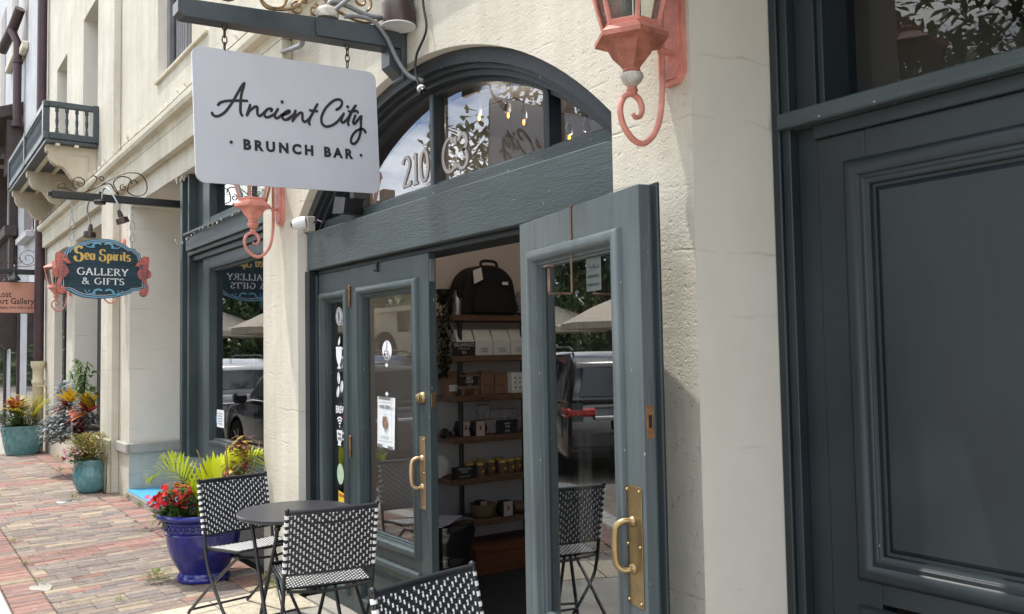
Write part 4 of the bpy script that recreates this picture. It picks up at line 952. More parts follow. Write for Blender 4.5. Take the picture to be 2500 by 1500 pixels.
mb.tube(SP(spiral((-.585, .07), .035, .012, 90, 1.1, 14)), .007, 6); mb.tube(SP(spiral((-.495, .08), .035, .012, 90, -1.1, 14)), .007, 6)
mb.tube([(0, p.y, p.z) for p in cat_rom([(0, -.545, .12), (0, -.47, .16), (0, -.36, .10), (0, -.22, .075), (0, -.11, .13), (0, -.07, .25), (0, -.12, .36), (0, -.25, .40)], 6)], .0085, 6)
mb.tube(SP(spiral((-.235, .19), .06, .016, 300, 1.2)), .008, 6); mb.tube(SP(spiral((-.40, .26), .09, .02, 250, -1.3)), .008, 6)
for zz in (.108, .118, .128): mb.tube([(.011 * math.cos(t), -.545 + .013 * math.sin(t), zz) for t in [PI * k / 5 for k in range(10)]], .004, 5, closed=True)
mb.build('scrollwork', 'gold_iron', br, 60)
mb = MB(); mb.lathe([(.055, 0), (.058, .03), (.05, .05), (.03, .06), (.022, .065)], 16, (0.02, -.435, .042)); mb.build('junction_box', 'bare_metal', br, 60)
mb = MB(); mb.tube(cat_rom([(.02, -.435, .10), (.02, -.41, .135), (.03, -.34, .13), (.05, -.22, .095), (.07, -.09, .10)], 7), .013, 8); mb.build('flexible_conduit', 'grey_pipe', br, 60)
mb = MB(); mb.tube(cat_rom([(.062, -.36, .055), (.066, -.29, .07), (.07, -.20, .06), (.075, -.13, -.01), (.08, -.07, -.12), (.11, -.02, -.20), (.17, .03, -.235)], 7), .0115, 8); mb.build('conduit', 'grey_pipe', br, 60)
mb = MB(); mb.tube([(.06, -.42, .07), (.09, -.36, .13), (.12, -.28, .22)], .011, 8); mb.build('lamp_stem', 'grey_pipe', br, 60)
# gooseneck lamp heads of the main sign hang out over the street side
mb = MB(); mb.tube(cat_rom([(.12, -.28, .22), (.16, -.40, .34), (.24, -.62, .36), (.30, -.74, .27), (.30, -.76, .20)], 7), .010, 8); mb.build('lamp_arm', 'black', br, 60)
mb = MB(); Mx = Matrix.Translation((.30, -.765, .12)) @ Matrix.Rotation(.5, 4, 'Y'); mb.lathe([(.018, .09), (.03, .07), (.035, .03), (.06, .0), (.075, -.05), (.07, -.05), (.055, -.01)], 16, Mx=Mx); mb.build('lamp_head', 'black', br, 60)
# brown can spotlight on the wall plate
sp = thing('spotlight', 'dark brown cylindrical spotlight mounted above the bracket of the white sign', 'light', (-3.90, -.09, 3.24))
mb = MB(); mb.lathe([(.088, 0), (.088, .002), (.084, .004), (.084, .115), (.078, .125), (.045, .125), (.045, .42), (0.0, .42)], 28); mb.build('lamp_can', 'bronze', sp, 40)
mb = MB(); mb.lathe([(.0, -.001), (.08, -.001), (.0885, -.004), (.0885, .0015)], 28); mb.build('lens_rim', 'white', sp, 60)
mb = MB(); mb.box(-.02, .02, .045, .085, .16, .30, .004); mb.build('mount', 'black', sp)
# hanging flex with plug
cd = thing('power_cord', 'black dangling flex with a plug beside the arch top', 'cord', (-3.80, 0, 2.9))
mb = MB(); mb.tube(cat_rom([(.05, -.03, .70), (.05, -.03, .44), (.08, -.03, .28), (-.02, -.03, .18), (-.035, -.03, .10), (.005, -.035, .02), (.045, -.05, -.02)], 8), .0065, 8); mb.build('flex', 'black', cd, 60)
mb = MB(); Mx = Matrix.Translation((.045, -.05, -.01)) @ Matrix.Rotation(2.35, 4, 'Y'); mb.lathe([(.008, -.015), (.019, 0), (.020, .03), (.022, .034), (.022, .052), (.0, .052)], 14, Mx=Mx)
for a in (0, 2.1, 4.2): mb.tube([Mx @ V(.009 * math.cos(a), .009 * math.sin(a), .05), Mx @ V(.009 * math.cos(a), .009 * math.sin(a), .07)], .0025, 5)
mb.build('plug', 'black', cd, 60)
mb = MB(); mb.lathe([(.0205, .010), (.0212, .011), (.0212, .022), (.0205, .023)], 14, Mx=Mx); mb.build('plug_collar', 'white', cd, 60)
# conduit under the cornice
cp = thing('wall_conduit', 'bent grey metal conduit running under the cornice behind the white sign', 'pipe', (-5.4, 0, 3.5))
mb = MB(); mb.tube([(-.24, -.05, -.16), (-.24, -.05, .10), (-.22, -.06, .118), (.18, -.09, .035), (.215, -.09, .035), (.33, -.12, .17)], .017, 8); mb.build('pipe', 'grey_pipe', cp, 60)

# ================================================================== WALL LANTERNS (six-sided, on scrolled arms)
def lantern(loc, label):
    r = thing('wall_lantern', label, 'lantern', loc, 0, 'salmon pink carriage lanterns along the facade')
    # plate with clipped corners, arm is a J with a scroll, lamp axis 205 mm off the wall; local z = 0 at scroll top
    mb = MB(); mb.prism([(-.03, .10), (.03, .10), (.058, .135), (.058, .72), (.03, .76), (-.03, .76), (-.058, .72), (-.058, .135)], 'XZ', -.022, -.001); mb.prism([(-.024, .118), (.024, .118), (.044, .145), (.044, .71), (.024, .74), (-.024, .74), (-.044, .71), (-.044, .145)], 'XZ', -.032, -.0225); mb.build('back_plate', 'pink', r)
    mb = MB(); J = [(0, -.062, .62), (0, -.062, .40), (0, -.062, .20), (0, -.064, .08), (0, -.078, -.02), (0, -.11, -.085), (0, -.16, -.122), (0, -.21, -.112), (0, -.25, -.07), (0, -.262, -.02), (0, -.245, .02), (0, -.212, .038), (0, -.178, .028), (0, -.163, 0), (0, -.170, -.028), (0, -.192, -.038), (0, -.205, -.028)]
    c = cat_rom(J, 6); mb.tube(c, [.0105 if i < len(c) * .78 else .0105 - .0035 * (i / len(c) - .78) / .22 for i in range(len(c))], 10)
    mb.ball((0, -.062, .212), .016, 10); mb.tube([(0, -.062, .212), (0, -.03, .212)], .011, 10); mb.tube([(0, -.062, .62), (0, -.09, .655), (0, -.13, .64), (0, -.16, .59)], .0105, 8)
    mb.build('arm', 'pink', r, 60)
    ax = (0, -.205, 0); H = PI / 6
    mb = MB(); mb.lathe([(.014, .036), (.020, .05), (.016, .062)], 14, ax); mb.lathe([(.028, .122), (.040, .138), (.066, .165), (.080, .192), (.098, .206), (.128, .212), (.128, .228)], 6, ax, a0=H, a1=H + 2 * PI)
    mb.lathe([(.026, .108), (.030, .114), (.028, .124)], 14, ax); mb.build('base_cup', 'pink_rust', r, 30)
    mb = MB(); mb.lathe([(.014, .062), (.030, .078), (.039, .094), (.037, .106), (.024, .110)], 14, ax); mb.build('finial_bead', 'bare_metal' if 'edge' in label else 'pink', r, 60)
    mb = MB(); mb.lathe([(.1275, .2285), (.098, .252), (.094, .262)], 6, ax, a0=H, a1=H + 2 * PI); mb.build('base_skirt', 'pink', r)
    mb = MB()
    for k in range(6):
        a = H + k * PI / 3; p0 = V(.092 * math.cos(a), -.205 + .092 * math.sin(a), .256); p1 = V(.158 * math.cos(a), -.205 + .158 * math.sin(a), .51); mb.tube([p0, p1], .0085, 5)
    for R, z in ((.094, .264), (.158, .508)):
        mb.tube([(R * math.cos(H + k * PI / 3), -.205 + R * math.sin(H + k * PI / 3), z) for k in range(6)], .008, 5, closed=True)
    mb.build('cage', 'pink', r)
    for k in range(6):
        a, b = H + k * PI / 3, H + (k + 1) * PI / 3
        mb = MB(); mb.quad((.089 * math.cos(a), -.205 + .089 * math.sin(a), .262), (.089 * math.cos(b), -.205 + .089 * math.sin(b), .262), (.154 * math.cos(b), -.205 + .154 * math.sin(b), .505), (.154 * math.cos(a), -.205 + .154 * math.sin(a), .505)); mb.build('pane', 'glass_dirty', r)
    mb = MB(); mb.lathe([(.172, .508), (.175, .52), (.150, .54), (.085, .575), (.06, .585), (.06, .60), (.064, .603), (.03, .62)], 6, ax, a0=H, a1=H + 2 * PI); mb.lathe([(.02, .62), (.026, .632), (.012, .645), (.02, .66), (.0, .675)], 12, ax); mb.build('roof', 'pink', r, 30)
    mb = MB()
    for k in range(3): a = k * 2.094 + .5; mb.tube([(.024 * math.cos(a), -.205 + .024 * math.sin(a), .262), (.024 * math.cos(a), -.205 + .024 * math.sin(a), .375)], .0125, 10)
    islands(mb.build('candle_tube', 'brown', r, 60))
    mb = MB()
    for k in range(3): a = k * 2.094 + .5; mb.lathe([(.008, 0), (.017, .025), (.018, .045), (.008, .09), (.0, .115)], 10, (.024 * math.cos(a), -.205 + .024 * math.sin(a), .376))
    islands(mb.build('bulb', 'bulb_off', r, 180))
    return r
L1 = lantern((-2.072, 0, 2.362), 'large salmon pink lantern at the top edge, on the stone pier right of the arch')
L2 = dup(L1, (-5.78, 0, 2.352), 0, 'salmon pink lantern half hidden by the white sign, on the pier left of the arch')
L3 = dup(L1, (-14.33, 0, 2.40), 0, 'salmon pink lantern farthest left, seen beside the coral seahorse')
L4 = dup(L1, (-10.71, -.001, 2.294), 0, 'salmon pink lantern hidden behind the oval gift shop sign, only its scroll showing', (.85, .85, .85))

for L_ in (L2, L3, L4):
    for ch in L_.children:
        if ch.name.startswith('finial_bead'): ch.data = ch.data.copy(); ch.data.materials[0] = M['pink']
        if ch.name.startswith('base_cup'): ch.data = ch.data.copy(); ch.data.materials[0] = M['pink']

# ================================================================== OVAL GIFT SHOP SIGN
ss = thing('hanging_sign', 'dark teal oval hanging sign Sea Spirits Gallery & Gifts with coral seahorses', 'sign', (-9.0, -.562, 2.417))
OUT = [(-.327, .129), (-.324, .152), (-.299, .163), (-.289, .190), (-.258, .192), (-.217, .215), (-.16, .25), (-.087, .275), (-.007, .286), (.073, .285), (.155, .266), (.215, .234), (.254, .206), (.298, .206), (.315, .177), (.343, .164), (.349, .14), (.395, -.103), (.396, -.193), (.345, -.20), (.295, -.204), (.262, -.232), (.207, -.251), (.131, -.273), (.023, -.287), (-.067, -.289), (-.156, -.28), (-.224, -.256), (-.265, -.228), (-.301, -.215), (-.357, -.214), (-.358, -.117)]
def inset(poly, k, cx=.015): return [((a - cx) * k + cx, b * k) for a, b in poly]
def scaled(poly, fx, fy, cx=.015): return [((a - cx) * fx + cx, b * fy) for a, b in poly]
mb = MB(); mb.prism(OUT, 'YZ', -.018, .012); mb.build('board_edge', 'navy', ss)
mb = MB(); mb.prism(scaled(OUT, .985, .98), 'YZ', .0122, .018); mb.build('blue_border', 'sea_edge', ss)
mb = MB(); mb.prism(scaled(OUT, .948, .93), 'YZ', .0182, .0195); mb.build('dark_border', 'navy', ss)
mb = MB(); mb.prism(scaled(OUT, .928, .905), 'YZ', .0197, .0205); mb.build('silver_line', 'sea_line', ss)
mb = MB(); mb.prism(scaled(OUT, .910, .882), 'YZ', .0207, .0215); mb.build('board_face', 'sea', ss)
ta = -.0
bd = Board((.0217, 0, 0), (0, 1, 0), (0, 0, 1)); mb = MB()
wf = lambda dx, dy: .0065 + .0135 * abs(dy) ** 1.3
def P_(pts, u, w, s): return [(u + a * s, w + b * s) for a, b in pts]
LOW = {'e': (.56, [[(.10, .32), (.46, .32)] + C_(.28, .33, .20, .30, 5, 310, 14)]), 'a': (.60, [C_(.26, .30, .20, .29, 20, 340, 14), [(.46, .60), (.46, .06), (.54, .02)]]), 'p': (.60, [[(.12, .62), (.12, -.30)], C_(.30, .31, .19, .29, 160, -160, 14)]), 'i': (.30, [[(.15, .62), (.15, .03)], [(.12, .84), (.18, .84)]]), 'r': (.46, [[(.12, .62), (.12, 0)], [(.12, .40), (.24, .58), (.38, .56)]]), 't': (.42, [[(.18, .88), (.18, .12), (.26, .02), (.36, .05)], [(.04, .62), (.34, .62)]]), 's': (.48, [C_(.22, .45, .15, .15, 30, 240, 9) + C_(.22, .16, .17, .16, 70, -150, 9)]),
       'S': (.80, [C_(.38, .72, .25, .26, 20, 250, 12) + C_(.36, .22, .30, .30, 80, -190, 16) + [(.22, .22)]])}
u = -.240
for ch in 'Sea Spirits':
    if ch == ' ': u += .030; continue
    big = ch == 'S' and u < -.2; s = .135 if big else .105 if ch == 'S' else .098
    for st in LOW[ch][1]:
        ribbon(mb, bd, [(u + a * s * .80, (.072 if big else .079) + b * s) for a, b in st], (lambda dx, dy, q=(1.35 if big else 1): q * wf(dx, dy)), dots=False)
    u += (LOW[ch][0] + .03) * s * .80
mb.build('gold_lettering', 'gold_leaf', ss, label='gold letters Sea Spirits')
mb = MB(); roman(mb, bd, 'GALLERY', .066, .011, -.066, .20, .08, sx=1.15, gap=.12); roman(mb, bd, '& GIFTS', .060, .014, -.153, .21, .08, sx=1.18, gap=.13); mb.build('white_lettering', 'vinyl', ss, label='white capitals GALLERY & GIFTS')
mb = MB()
for (cy, cz, s) in ((.008, .222, 1), (.018, -.222, 1)):
    for m in (-1, 1):
        ribbon(mb, bd, [(cy + m * a, cz + b) for a, b in [(.02, .012), (.045, .022), (.075, .012), (.092, -.018)]], lambda dx, dy: .018)
        ribbon(mb, bd, [(cy + m * a, cz + b) for a, b in C_(.115, .0, .04, .024, 200, 340, 8) + [(.165, .012)]], .008)
        ribbon(mb, bd, [(cy + m * a, cz + b) for a, b in [(.07, -.022), (.09, -.026), (.12, -.018)]], .007); disc(mb, bd, (cy + m * .128, cz + .006), .007)
mb.build('dolphin_ornament', 'sea_edge', ss)
HORSE = [(-.39, .125), (-.378, .137), (-.365, .129), (-.35, .14), (-.337, .128), (-.322, .12), (-.313, .106), (-.301, .107), (-.293, .079), (-.265, .04), (-.28, .033), (-.308, .055), (-.339, .062), (-.336, .048), (-.316, .029), (-.292, -.007), (-.282, -.035), (-.292, -.064), (-.31, -.093), (-.335, -.108), (-.35, -.128), (-.36, -.157), (-.362, -.185), (-.357, -.208), (-.344, -.191), (-.321, -.193), (-.305, -.215), (-.311, -.238), (-.334, -.256), (-.362, -.251), (-.379, -.226), (-.387, -.192), (-.385, -.152), (-.37, -.112), (-.368, -.067), (-.379, -.016), (-.387, .035), (-.392, .08)]
for m, cx, nm in ((1, 0, 'left'), (-1, .034, 'right')):
    H = [(m * a + cx, b - (.004 if m < 0 else 0)) for a, b in HORSE]
    if m < 0: H = H[::-1]
    cxh = sum(a for a, b in H) / len(H)
    hs = MB(); hs.prism(scaled(H, 1.06, 1.02, cxh), 'YZ', .0125, .0225); base = hs.build('seahorse_backing', 'navy', ss)
    mb = MB(); mb.prism(H, 'YZ', .0227, .034); mb.prism(scaled(H, .72, .93, cxh + .004 * m), 'YZ', .0342, .041); h = mb.build('seahorse', 'horse', ss)
    mb = MB()
    for k in range(9):
        z = .045 - k * .018; w = .045 - abs(z + .03) * .25; yc = m * (-.335 - .0 * k) + cx
        mb.tube([(.039, yc - w, z + .004), (.0425, yc, z), (.039, yc + w, z + .004)], .003, 5)
    mb.tube([(.0425, m * -.333 + cx, .06), (.0425, m * -.325 + cx, -.03), (.0425, m * -.35 + cx, -.10)], .0028, 5); mb.ball((.037, m * -.318 + cx, .095), .010, 8); mb.build('seahorse_ridge', 'horse_grey', h, 60)
    mb = MB(); mb.lathe([(.0, .02), (.045, .02), (.047, .012), (.047, 0)], 20, Mx=Matrix.Translation((.0, m * -.372 + cx, -.04)) @ Matrix.Rotation(PI / 2, 4, 'Y')); mb.build('seahorse_fin', 'horse', ss, 40)
mb = MB()
for yy, zt, zb in ((-.258, .635, .19), (.275, .65, .205)):
    chain(mb, (0, yy, zt), (0, yy, zt - .16), 3, .003, .010)
    for zc in (zt - .215, zt - .335):
        mb.tube([(0, yy + .021 * math.sin(t) * (1 + .35 * math.cos(t)), zc + .045 * -math.cos(t)) for t in [2 * PI * k / 14 for k in range(14)]], .0042, 6, closed=True)
    mb.tube([(0, yy, zt - .37), (0, yy, zb)], .003, 6)
islands(mb.build('chain_link', 'steel', ss, 60))
sb = thing('sign_bracket', 'black sign bar with brown scrollwork above the oval gift shop sign', 'bracket', (-9.0, 0, 3.1))
mb = MB(); mb.box(-.03, .03, -1.0, .62, -.04, .032, .006); mb.box(-.0295, .0295, -1.025, -1.0, -.025, .018, .006); mb.build('beam', 'black', sb)
mb = MB()
mb.tube(SP(spiral((-.90, .075), .045, .015, 210, -.8, 14)), .006, 6); mb.tube([(0, p.y, p.z) for p in cat_rom([(0, -.935, .06), (0, -.88, .065), (0, -.80, .035), (0, -.70, .05), (0, -.62, .15), (0, -.61, .19), (0, -.64, .205), (0, -.665, .185)], 6)], .006, 6)
mb.tube(SP(spiral((-.755, .125), .072, .02, 250, -1.15, 20)), .006, 6)
mb.tube([(0, p.y, p.z) for p in cat_rom([(0, -.72, .035), (0, -.60, .10), (0, -.46, .20), (0, -.33, .265), (0, -.21, .26), (0, -.155, .17), (0, -.17, .08), (0, -.25, .045), (0, -.33, .08), (0, -.31, .18), (0, -.27, .20), (0, -.24, .17)], 6)], .006, 6)
mb.tube([(0, p.y, p.z) for p in cat_rom([(0, -.57, .12), (0, -.49, .14), (0, -.45, .08), (0, -.41, .045), (0, -.46, .15), (0, -.40, .22), (0, -.32, .215), (0, -.29, .16)], 6)], .006, 6)
mb.tube(SP(spiral((-.37, .115), .035, .012, 90, 1.1, 14)), .0055, 6); mb.tube(SP(spiral((-.565, .18), .03, .012, 180, -1.0, 14)), .0055, 6)
mb.build('scrollwork', 'iron', sb, 60)
mb = MB(); mb.lathe([(.05, -.10), (.055, -.075), (.035, -.06), (.012, -.05), (.012, .02)], 14, (.035, -.585, .03)); mb.build('lamp_box', 'black', sb, 60)
for pts_, nm in (([(.04, -.57, -.02), (.05, -.56, .07), (.12, -.53, .07), (.20, -.47, -.06), (.22, -.45, -.16)], 0), ([(.04, -.60, -.05), (.0, -.66, -.03), (-.06, -.68, -.10), (-.08, -.66, -.2), (-.08, -.645, -.27)], 1)):
    mb = MB(); mb.tube(cat_rom(pts_, 7), .0085, 8); mb.build('gooseneck', 'steel', sb, 60)
    e = Vector(pts_[-1]); mb = MB(); Mx = Matrix.Translation(e) @ Matrix.Rotation(.35 if nm == 0 else -.1, 4, 'X')
    mb.lathe([(.012, .02), (.02, 0), (.024, -.05), (.055, -.06), (.060, -.11), (.05, -.112), (.0, -.10)], 16, Mx=Mx); mb.build('lamp_head', 'bronze', sb, 40)

# ================================================================== SALMON ART GALLERY SIGN
ag = thing('hanging_sign', 'salmon pink hanging sign with handwritten Art Gallery at the left edge', 'sign', (-17.1, -.55, 2.64))
mb = MB(); mb.prism(rrect(-.50, .462, -.275, .275, .05, 5), 'YZ', -.014, .010); mb.build('board_edge', 'ink_brown', ag)
mb = MB(); mb.prism(rrect(-.487, .449, -.262, .262, .045, 5), 'YZ', .0102, .0125); mb.build('board_face', 'salmon', ag)
bd = Board((.0127, 0, 0), (0, 1, .02), (0, -.02, 1))
text(bd, 'Lost', .15, -.165, .005, 'lettering', 'ink_brown', ag, bold=.002, align='LEFT', sx=.8)
text(bd, 'Art Gallery', .15, -.175, -.115, 'lettering', 'ink_brown', ag, bold=.002, align='LEFT', sx=.8, space=1.02)
text(bd, "Objets d'Art with a past...", .066, -.160, -.195, 'lettering', 'ink_brown', ag, bold=.0008, align='LEFT', sx=.82)
ab = thing('sign_bracket', 'black sign bar with fine scrolls holding the salmon pink sign', 'bracket', (-17.1, 0, 3.08))
mb = MB(); mb.box(-.03, .03, -1.15, -.05, -.04, .05, .006); mb.build('beam', 'black', ab); mb = MB(); mb.box(-.06, .06, -.075, -.001, -.12, .46, .006); mb.build('wall_plate', 'black', ab)
mb = MB(); mb.tube(SP(spiral((-.26, .24), .16, .03, 20, 1.6, 30)), .006, 6); mb.tube([(0, p.y, p.z) for p in cat_rom([(0, -.10, .30), (0, -.14, .16), (0, -.30, .10), (0, -.52, .13), (0, -.68, .18), (0, -.8, .12)], 6)], .006, 6); mb.tube(SP(spiral((-.40, .21), .06, .02, 0, -1.2, 18)), .0055, 6); mb.tube(SP(spiral((-.78, .2), .08, .02, 250, 1.2, 18)), .0055, 6); mb.build('scrollwork', 'iron', ab, 60)
mb = MB(); mb.lathe([(.02, .10), (.03, .08), (.04, .04), (.085, -.01), (.10, -.05), (.095, -.05), (.0, -.03)], 16, (.10, -.47, -.10)); mb.tube([(.10, -.47, 0), (.10, -.47, .08), (.03, -.47, .12)], .012, 8); mb.build('lamp', 'black', ab, 50)
mb = MB(); chain(mb, (0, -.26, -.04), (0, -.26, -.16), 3); chain(mb, (0, -.85, -.04), (0, -.85, -.16), 3); islands(mb.build('chain_link', 'steel', ab, 60))

# ================================================================== CAMERA, CLEAR LIGHT STRINGS
sc = thing('security_camera', 'white dome security camera on the corner of the timber lintel', 'camera', (-5.28, -.06, 2.40))
mb = MB(); mb.box(-.055, .075, .03, .10, -.075, .06, .006); mb.build('housing', 'stucco_grey', sc)
mb = MB(); Mx = Matrix.Rotation(math.radians(98), 4, 'X') @ Matrix.Rotation(.0, 4, 'Y'); mb.lathe([(.058, -.04), (.062, -.01), (.06, .02), (.056, .035), (.048, .06), (.030, .085), (.0, .095)], 20, Mx=Matrix.Rotation(-.55, 4, 'Z') @ Mx); mb.build('dome', 'white', sc, 50)
mb = MB(); mb.lathe([(.034, .080), (.026, .092), (.0, .100)], 16, Mx=Matrix.Rotation(-.55, 4, 'Z') @ Mx); mb.build('lens', 'black', sc, 50)
mb = MB(); mb.tube(cat_rom([(.07, .08, 0), (.12, .10, .02), (.16, .12, .0), (.22, .12, .01)], 5), .006, 6); mb.tube([(.20, .11, -.01), (.24, .11, 0)], .014, 8); mb.build('cable', 'black', sc, 60); sc.scale = (.72, .72, .72)
fl = thing('floodlight', 'black floodlight fixed inside the left end of the arched window', 'light', (-4.84, .02, 2.45))
mb = MB(); mb.prism([(-.10, -.03), (.06, -.05), (.09, .04), (-.06, .07)], 'XZ', -.02, .10); mb.box(.02, .08, .04, .12, .04, .12, .004); mb.build('body', 'black', fl)
def light_string(name, label, pts, n, r_c, drop, up):
    t = thing(name, label, 'string lights', pts[0]); o = Vector(pts[0]); mb = MB(); c = [p - o for p in cat_rom(pts, 6)]
    mb.tube(c, .0035, 5); mb.build('cord', 'black', t)
    b = None
    for i in range(n):
        q = c[int((i + .5) / n * (len(c) - 1))]
        if b is None:
            mb = MB(); mb.lathe([(.007, 0), (.007, .02)], 6); mb.lathe([(.007, .02), (.011, .035), (.009, .055), (.0, .066)], 8); b = mb.build('bulb', 'bulb_off', t, 60); o2 = b
        else: o2 = b.copy(); COL.objects.link(o2)
        o2.location = q; s = r_c * random.uniform(.85, 1.15); o2.scale = (s, s, s); o2.rotation_euler = (random.uniform(-.6, .6) + (0 if up else 2.6), random.uniform(-.5, .5), random.uniform(0, 6))
    return t
light_string('string_lights', 'clear bulb string lights along the top of the cornice', [(-17.6, -.145, 3.872)] + [(-17.6 + k * 1.5, -.145 + random.uniform(-.01, .01), 3.878) for k in range(1, 9)], 42, 1.0, 0, True)
light_string('string_lights', 'tiny fairy lights looped across the green transom bar of the gift shop window', [(-8.53, .0, 2.66), (-8.45, -.0, 2.62), (-8.2, -.015, 2.60), (-7.9, -.015, 2.64), (-7.6, -.015, 2.655), (-7.3, -.015, 2.645), (-7.0, -.015, 2.655), (-6.5, -.015, 2.66)], 16, .42, 0, True)
light_string('string_lights', 'tiny fairy lights lying on the gift shop window sill behind the palm', [(-8.36, -.05, .65), (-8.1, -.07, .65), (-7.9, -.05, .65), (-7.7, -.08, .65), (-7.4, -.06, .65), (-7.1, -.08, .65), (-6.8, -.06, .65)], 16, .45, 0, False)
light_string('string_lights', 'tiny fairy lights wound round the top of the gift shop corner post', [(-8.53, .02, 3.24), (-8.47, -.0, 3.20), (-8.38, .03, 3.22), (-8.3, .02, 3.2)], 5, .8, 0, True)
light_string('string_lights', 'tiny fairy lights hung down the far window edge beside the left lantern', [(-15.75, .1, 2.9), (-15.75, .09, 2.2), (-15.74, .1, 1.6), (-15.75, .1, 1.0)], 10, .9, 0, True)

# ================================================================== BISTRO SET
def make_chair(label):
    r = thing('bistro_chair', label, 'chair', (0, 0, 0), 0, 'black and white woven folding bistro chairs at the door')
    hw = .205; tr = .0095
    for s in (-1, 1):
        y = s * (hw + .012)
        mb = MB(); mb.tube(cat_rom([(-.275, y, .82), (-.24, y, .66), (-.195, y, .50), (-.175, y, .40), (-.10, y, .26), (.15, y, .008)], 5), tr, 8); mb.ball((-.276, y, .822), .0125, 8); mb.build('front_leg', 'black', r, 60)
        mb = MB(); y2 = s * (hw - .012); mb.tube([(.175, y2, .445), (.10, y2, .395), (-.10, y2, .265), (-.47, y2, .008)] if False else cat_rom([(.18, y2, .44), (.05, y2, .36), (-.18, y2, .21), (-.46, y2, .008)], 4), tr, 8); mb.build('rear_leg', 'black', r, 60)
    mb = MB(); mb.tube([(-.43, -hw, .032), (-.43, hw, .032)], .007, 6); mb.tube([(.10, -hw - .01, .05), (.10, hw + .01, .05)], .007, 6)
    mb.tube(cat_rom([(-.262, -hw, .772), (-.272, -hw * .5, .755), (-.275, 0, .752), (-.272, hw * .5, .755), (-.262, hw, .772)], 4), .0065, 6)
    mb.tube(cat_rom([(-.19, -hw, .425), (-.185, 0, .405), (-.19, hw, .425)], 5), .008, 6); mb.tube(cat_rom([(.185, -hw, .44), (.19, 0, .41), (.185, hw, .44)], 5), .007, 6); islands(mb.build('stretcher', 'black', r, 60))
    mb = MB(); mb.tube([(-.185, -hw, .437), (.185, -hw, .467), (.192, -hw + .01, .468), (.192, hw - .01, .468), (.185, hw, .467), (-.185, hw, .437)], .0085, 8); mb.build('seat_frame', 'black', r, 60)
    # seat: dark core, white woven squares both sides
    a = V(-.185, 0, .437); d = V(.37, 0, .030); n = V(-.081, 0, .9967)
    def S(u, y, h): return a + d * u + V(0, y, 0) + n * h + V(0, 0, -.006 * (1 - (y / hw) ** 2))
    mb = MB(); k = 10
    vs = []; ys = [-hw + 2 * hw * i / k for i in range(k + 1)]
    for h in (.005, -.005):
        for y in ys: vs += [S(0, y, h), S(1, y, h)]
    o = 2 * (k + 1)
    mb.add(vs, [(2 * i, 2 * i + 1, 2 * i + 3, 2 * i + 2) for i in range(k)] + [(o + 2 * i, o + 2 * i + 2, o + 2 * i + 3, o + 2 * i + 1) for i in range(k)] + [(0, 2 * k, o + 2 * k, o), (1, o + 1, o + 2 * k + 1, 2 * k + 1)])
    mb.build('seat', 'strand', r, 40)
    mb = MB(); nx, ny = 25, 29; px, py = 1 / nx, 2 * hw / ny
    for i in range(nx):
        for j in range(ny):
            if (i + j) % 2: continue
            u0, u1, y0, y1 = (i + .12) * px, (i + .88) * px, -hw + (j + .10) * py, -hw + (j + .90) * py
            mb.add([S(u0, y0, .004), S(u1, y0, .004), S(u1, y1, .004), S(u0, y1, .004), S((u0 + u1) / 2, (y0 + y1) / 2, .0085)], [(0, 1, 4), (1, 2, 4), (2, 3, 4), (3, 0, 4)])
    mb.build('woven_seat', 'strand_w', r, 30, kind='stuff')
    # back: slightly curved panel with chevron of white strands
    def Bk(y, t, h):   # t 0 bottom .. 1 top
        return V(-.197 - .078 * t - .010 * (1 - (y / hw) ** 2), y, .50 + .315 * t) + V(.97, 0, .24) * h
    mb = MB(); k = 12; vs = []; ys = [-hw - .006 + 2 * (hw + .006) * i / k for i in range(k + 1)]
    for h in (.0055, -.0055):
        for y in ys: vs += [Bk(y, 0, h), Bk(y, 1, h)]
    o = 2 * (k + 1)
    mb.add(vs, [(2 * i, 2 * i + 2, 2 * i + 3, 2 * i + 1) for i in range(k)] + [(o + 2 * i, o + 2 * i + 1, o + 2 * i + 3, o + 2 * i + 2) for i in range(k)] + [(0, o, o + 2 * k, 2 * k), (1, 2 * k + 1, o + 2 * k + 1, o + 1)])
    mb.build('backrest', 'strand', r, 40)
    w_ = MB(); b_ = MB(); nc = 25; pc = 2 * hw / nc; pt = .112
    for i in range(nc):
        y0, y1 = -hw + (i + .20) * pc, -hw + (i + .74) * pc
        ph = (abs(i + .5 - nc / 2) * pt * .36) % pt
        t = -pt + ph
        while t < 1:
            t0, t1 = max(t, .035), min(t + pt * .56, .955)
            if t1 - t0 > .012:
                for sg_ in (1, -1):
                    h0, h1 = .005 * sg_, .0092 * sg_; ym = (y0 + y1) / 2
                    w_.add([Bk(y0, t0, h0), Bk(y1, t0, h0), Bk(y1, t1, h0), Bk(y0, t1, h0), Bk(ym, t0 + .02, h1), Bk(ym, t1 - .02, h1)], [(0, 1, 4), (1, 2, 5, 4), (2, 3, 5), (3, 0, 4, 5)])
            t += pt
    for jz in range(19):
        t = .03 + jz * .94 / 18
        for sg_ in (1, -1):
            b_.tube([Bk(-hw + 2 * hw * q / 10, t, .0052 * sg_) for q in range(11)], .0030, 5, flat=.9)
    b_.tube([Bk(-hw - .004 + 2 * (hw + .004) * q / 10, 1.0, 0) for q in range(11)], .010, 8)
    w_.build('woven_back', 'strand_w', r, 30, kind='stuff'); b_.build('rattan_strand', 'strand', r, 60, kind='stuff')
    mb = MB()   # white ends wrapped round the side tubes
    for s in (-1, 1):
        y = s * (hw + .012)
        for jz in range(9):
            t = .06 + jz * .105; p = Bk(s * hw, t, 0); q = Bk(s * hw, t + .05, 0); mb.tube([(p.x - .002, y, p.z), (q.x - .002, y, q.z)], .0118, 8)
    islands(mb.build('wrapped_end', 'strand_w', r, 60))
    return r
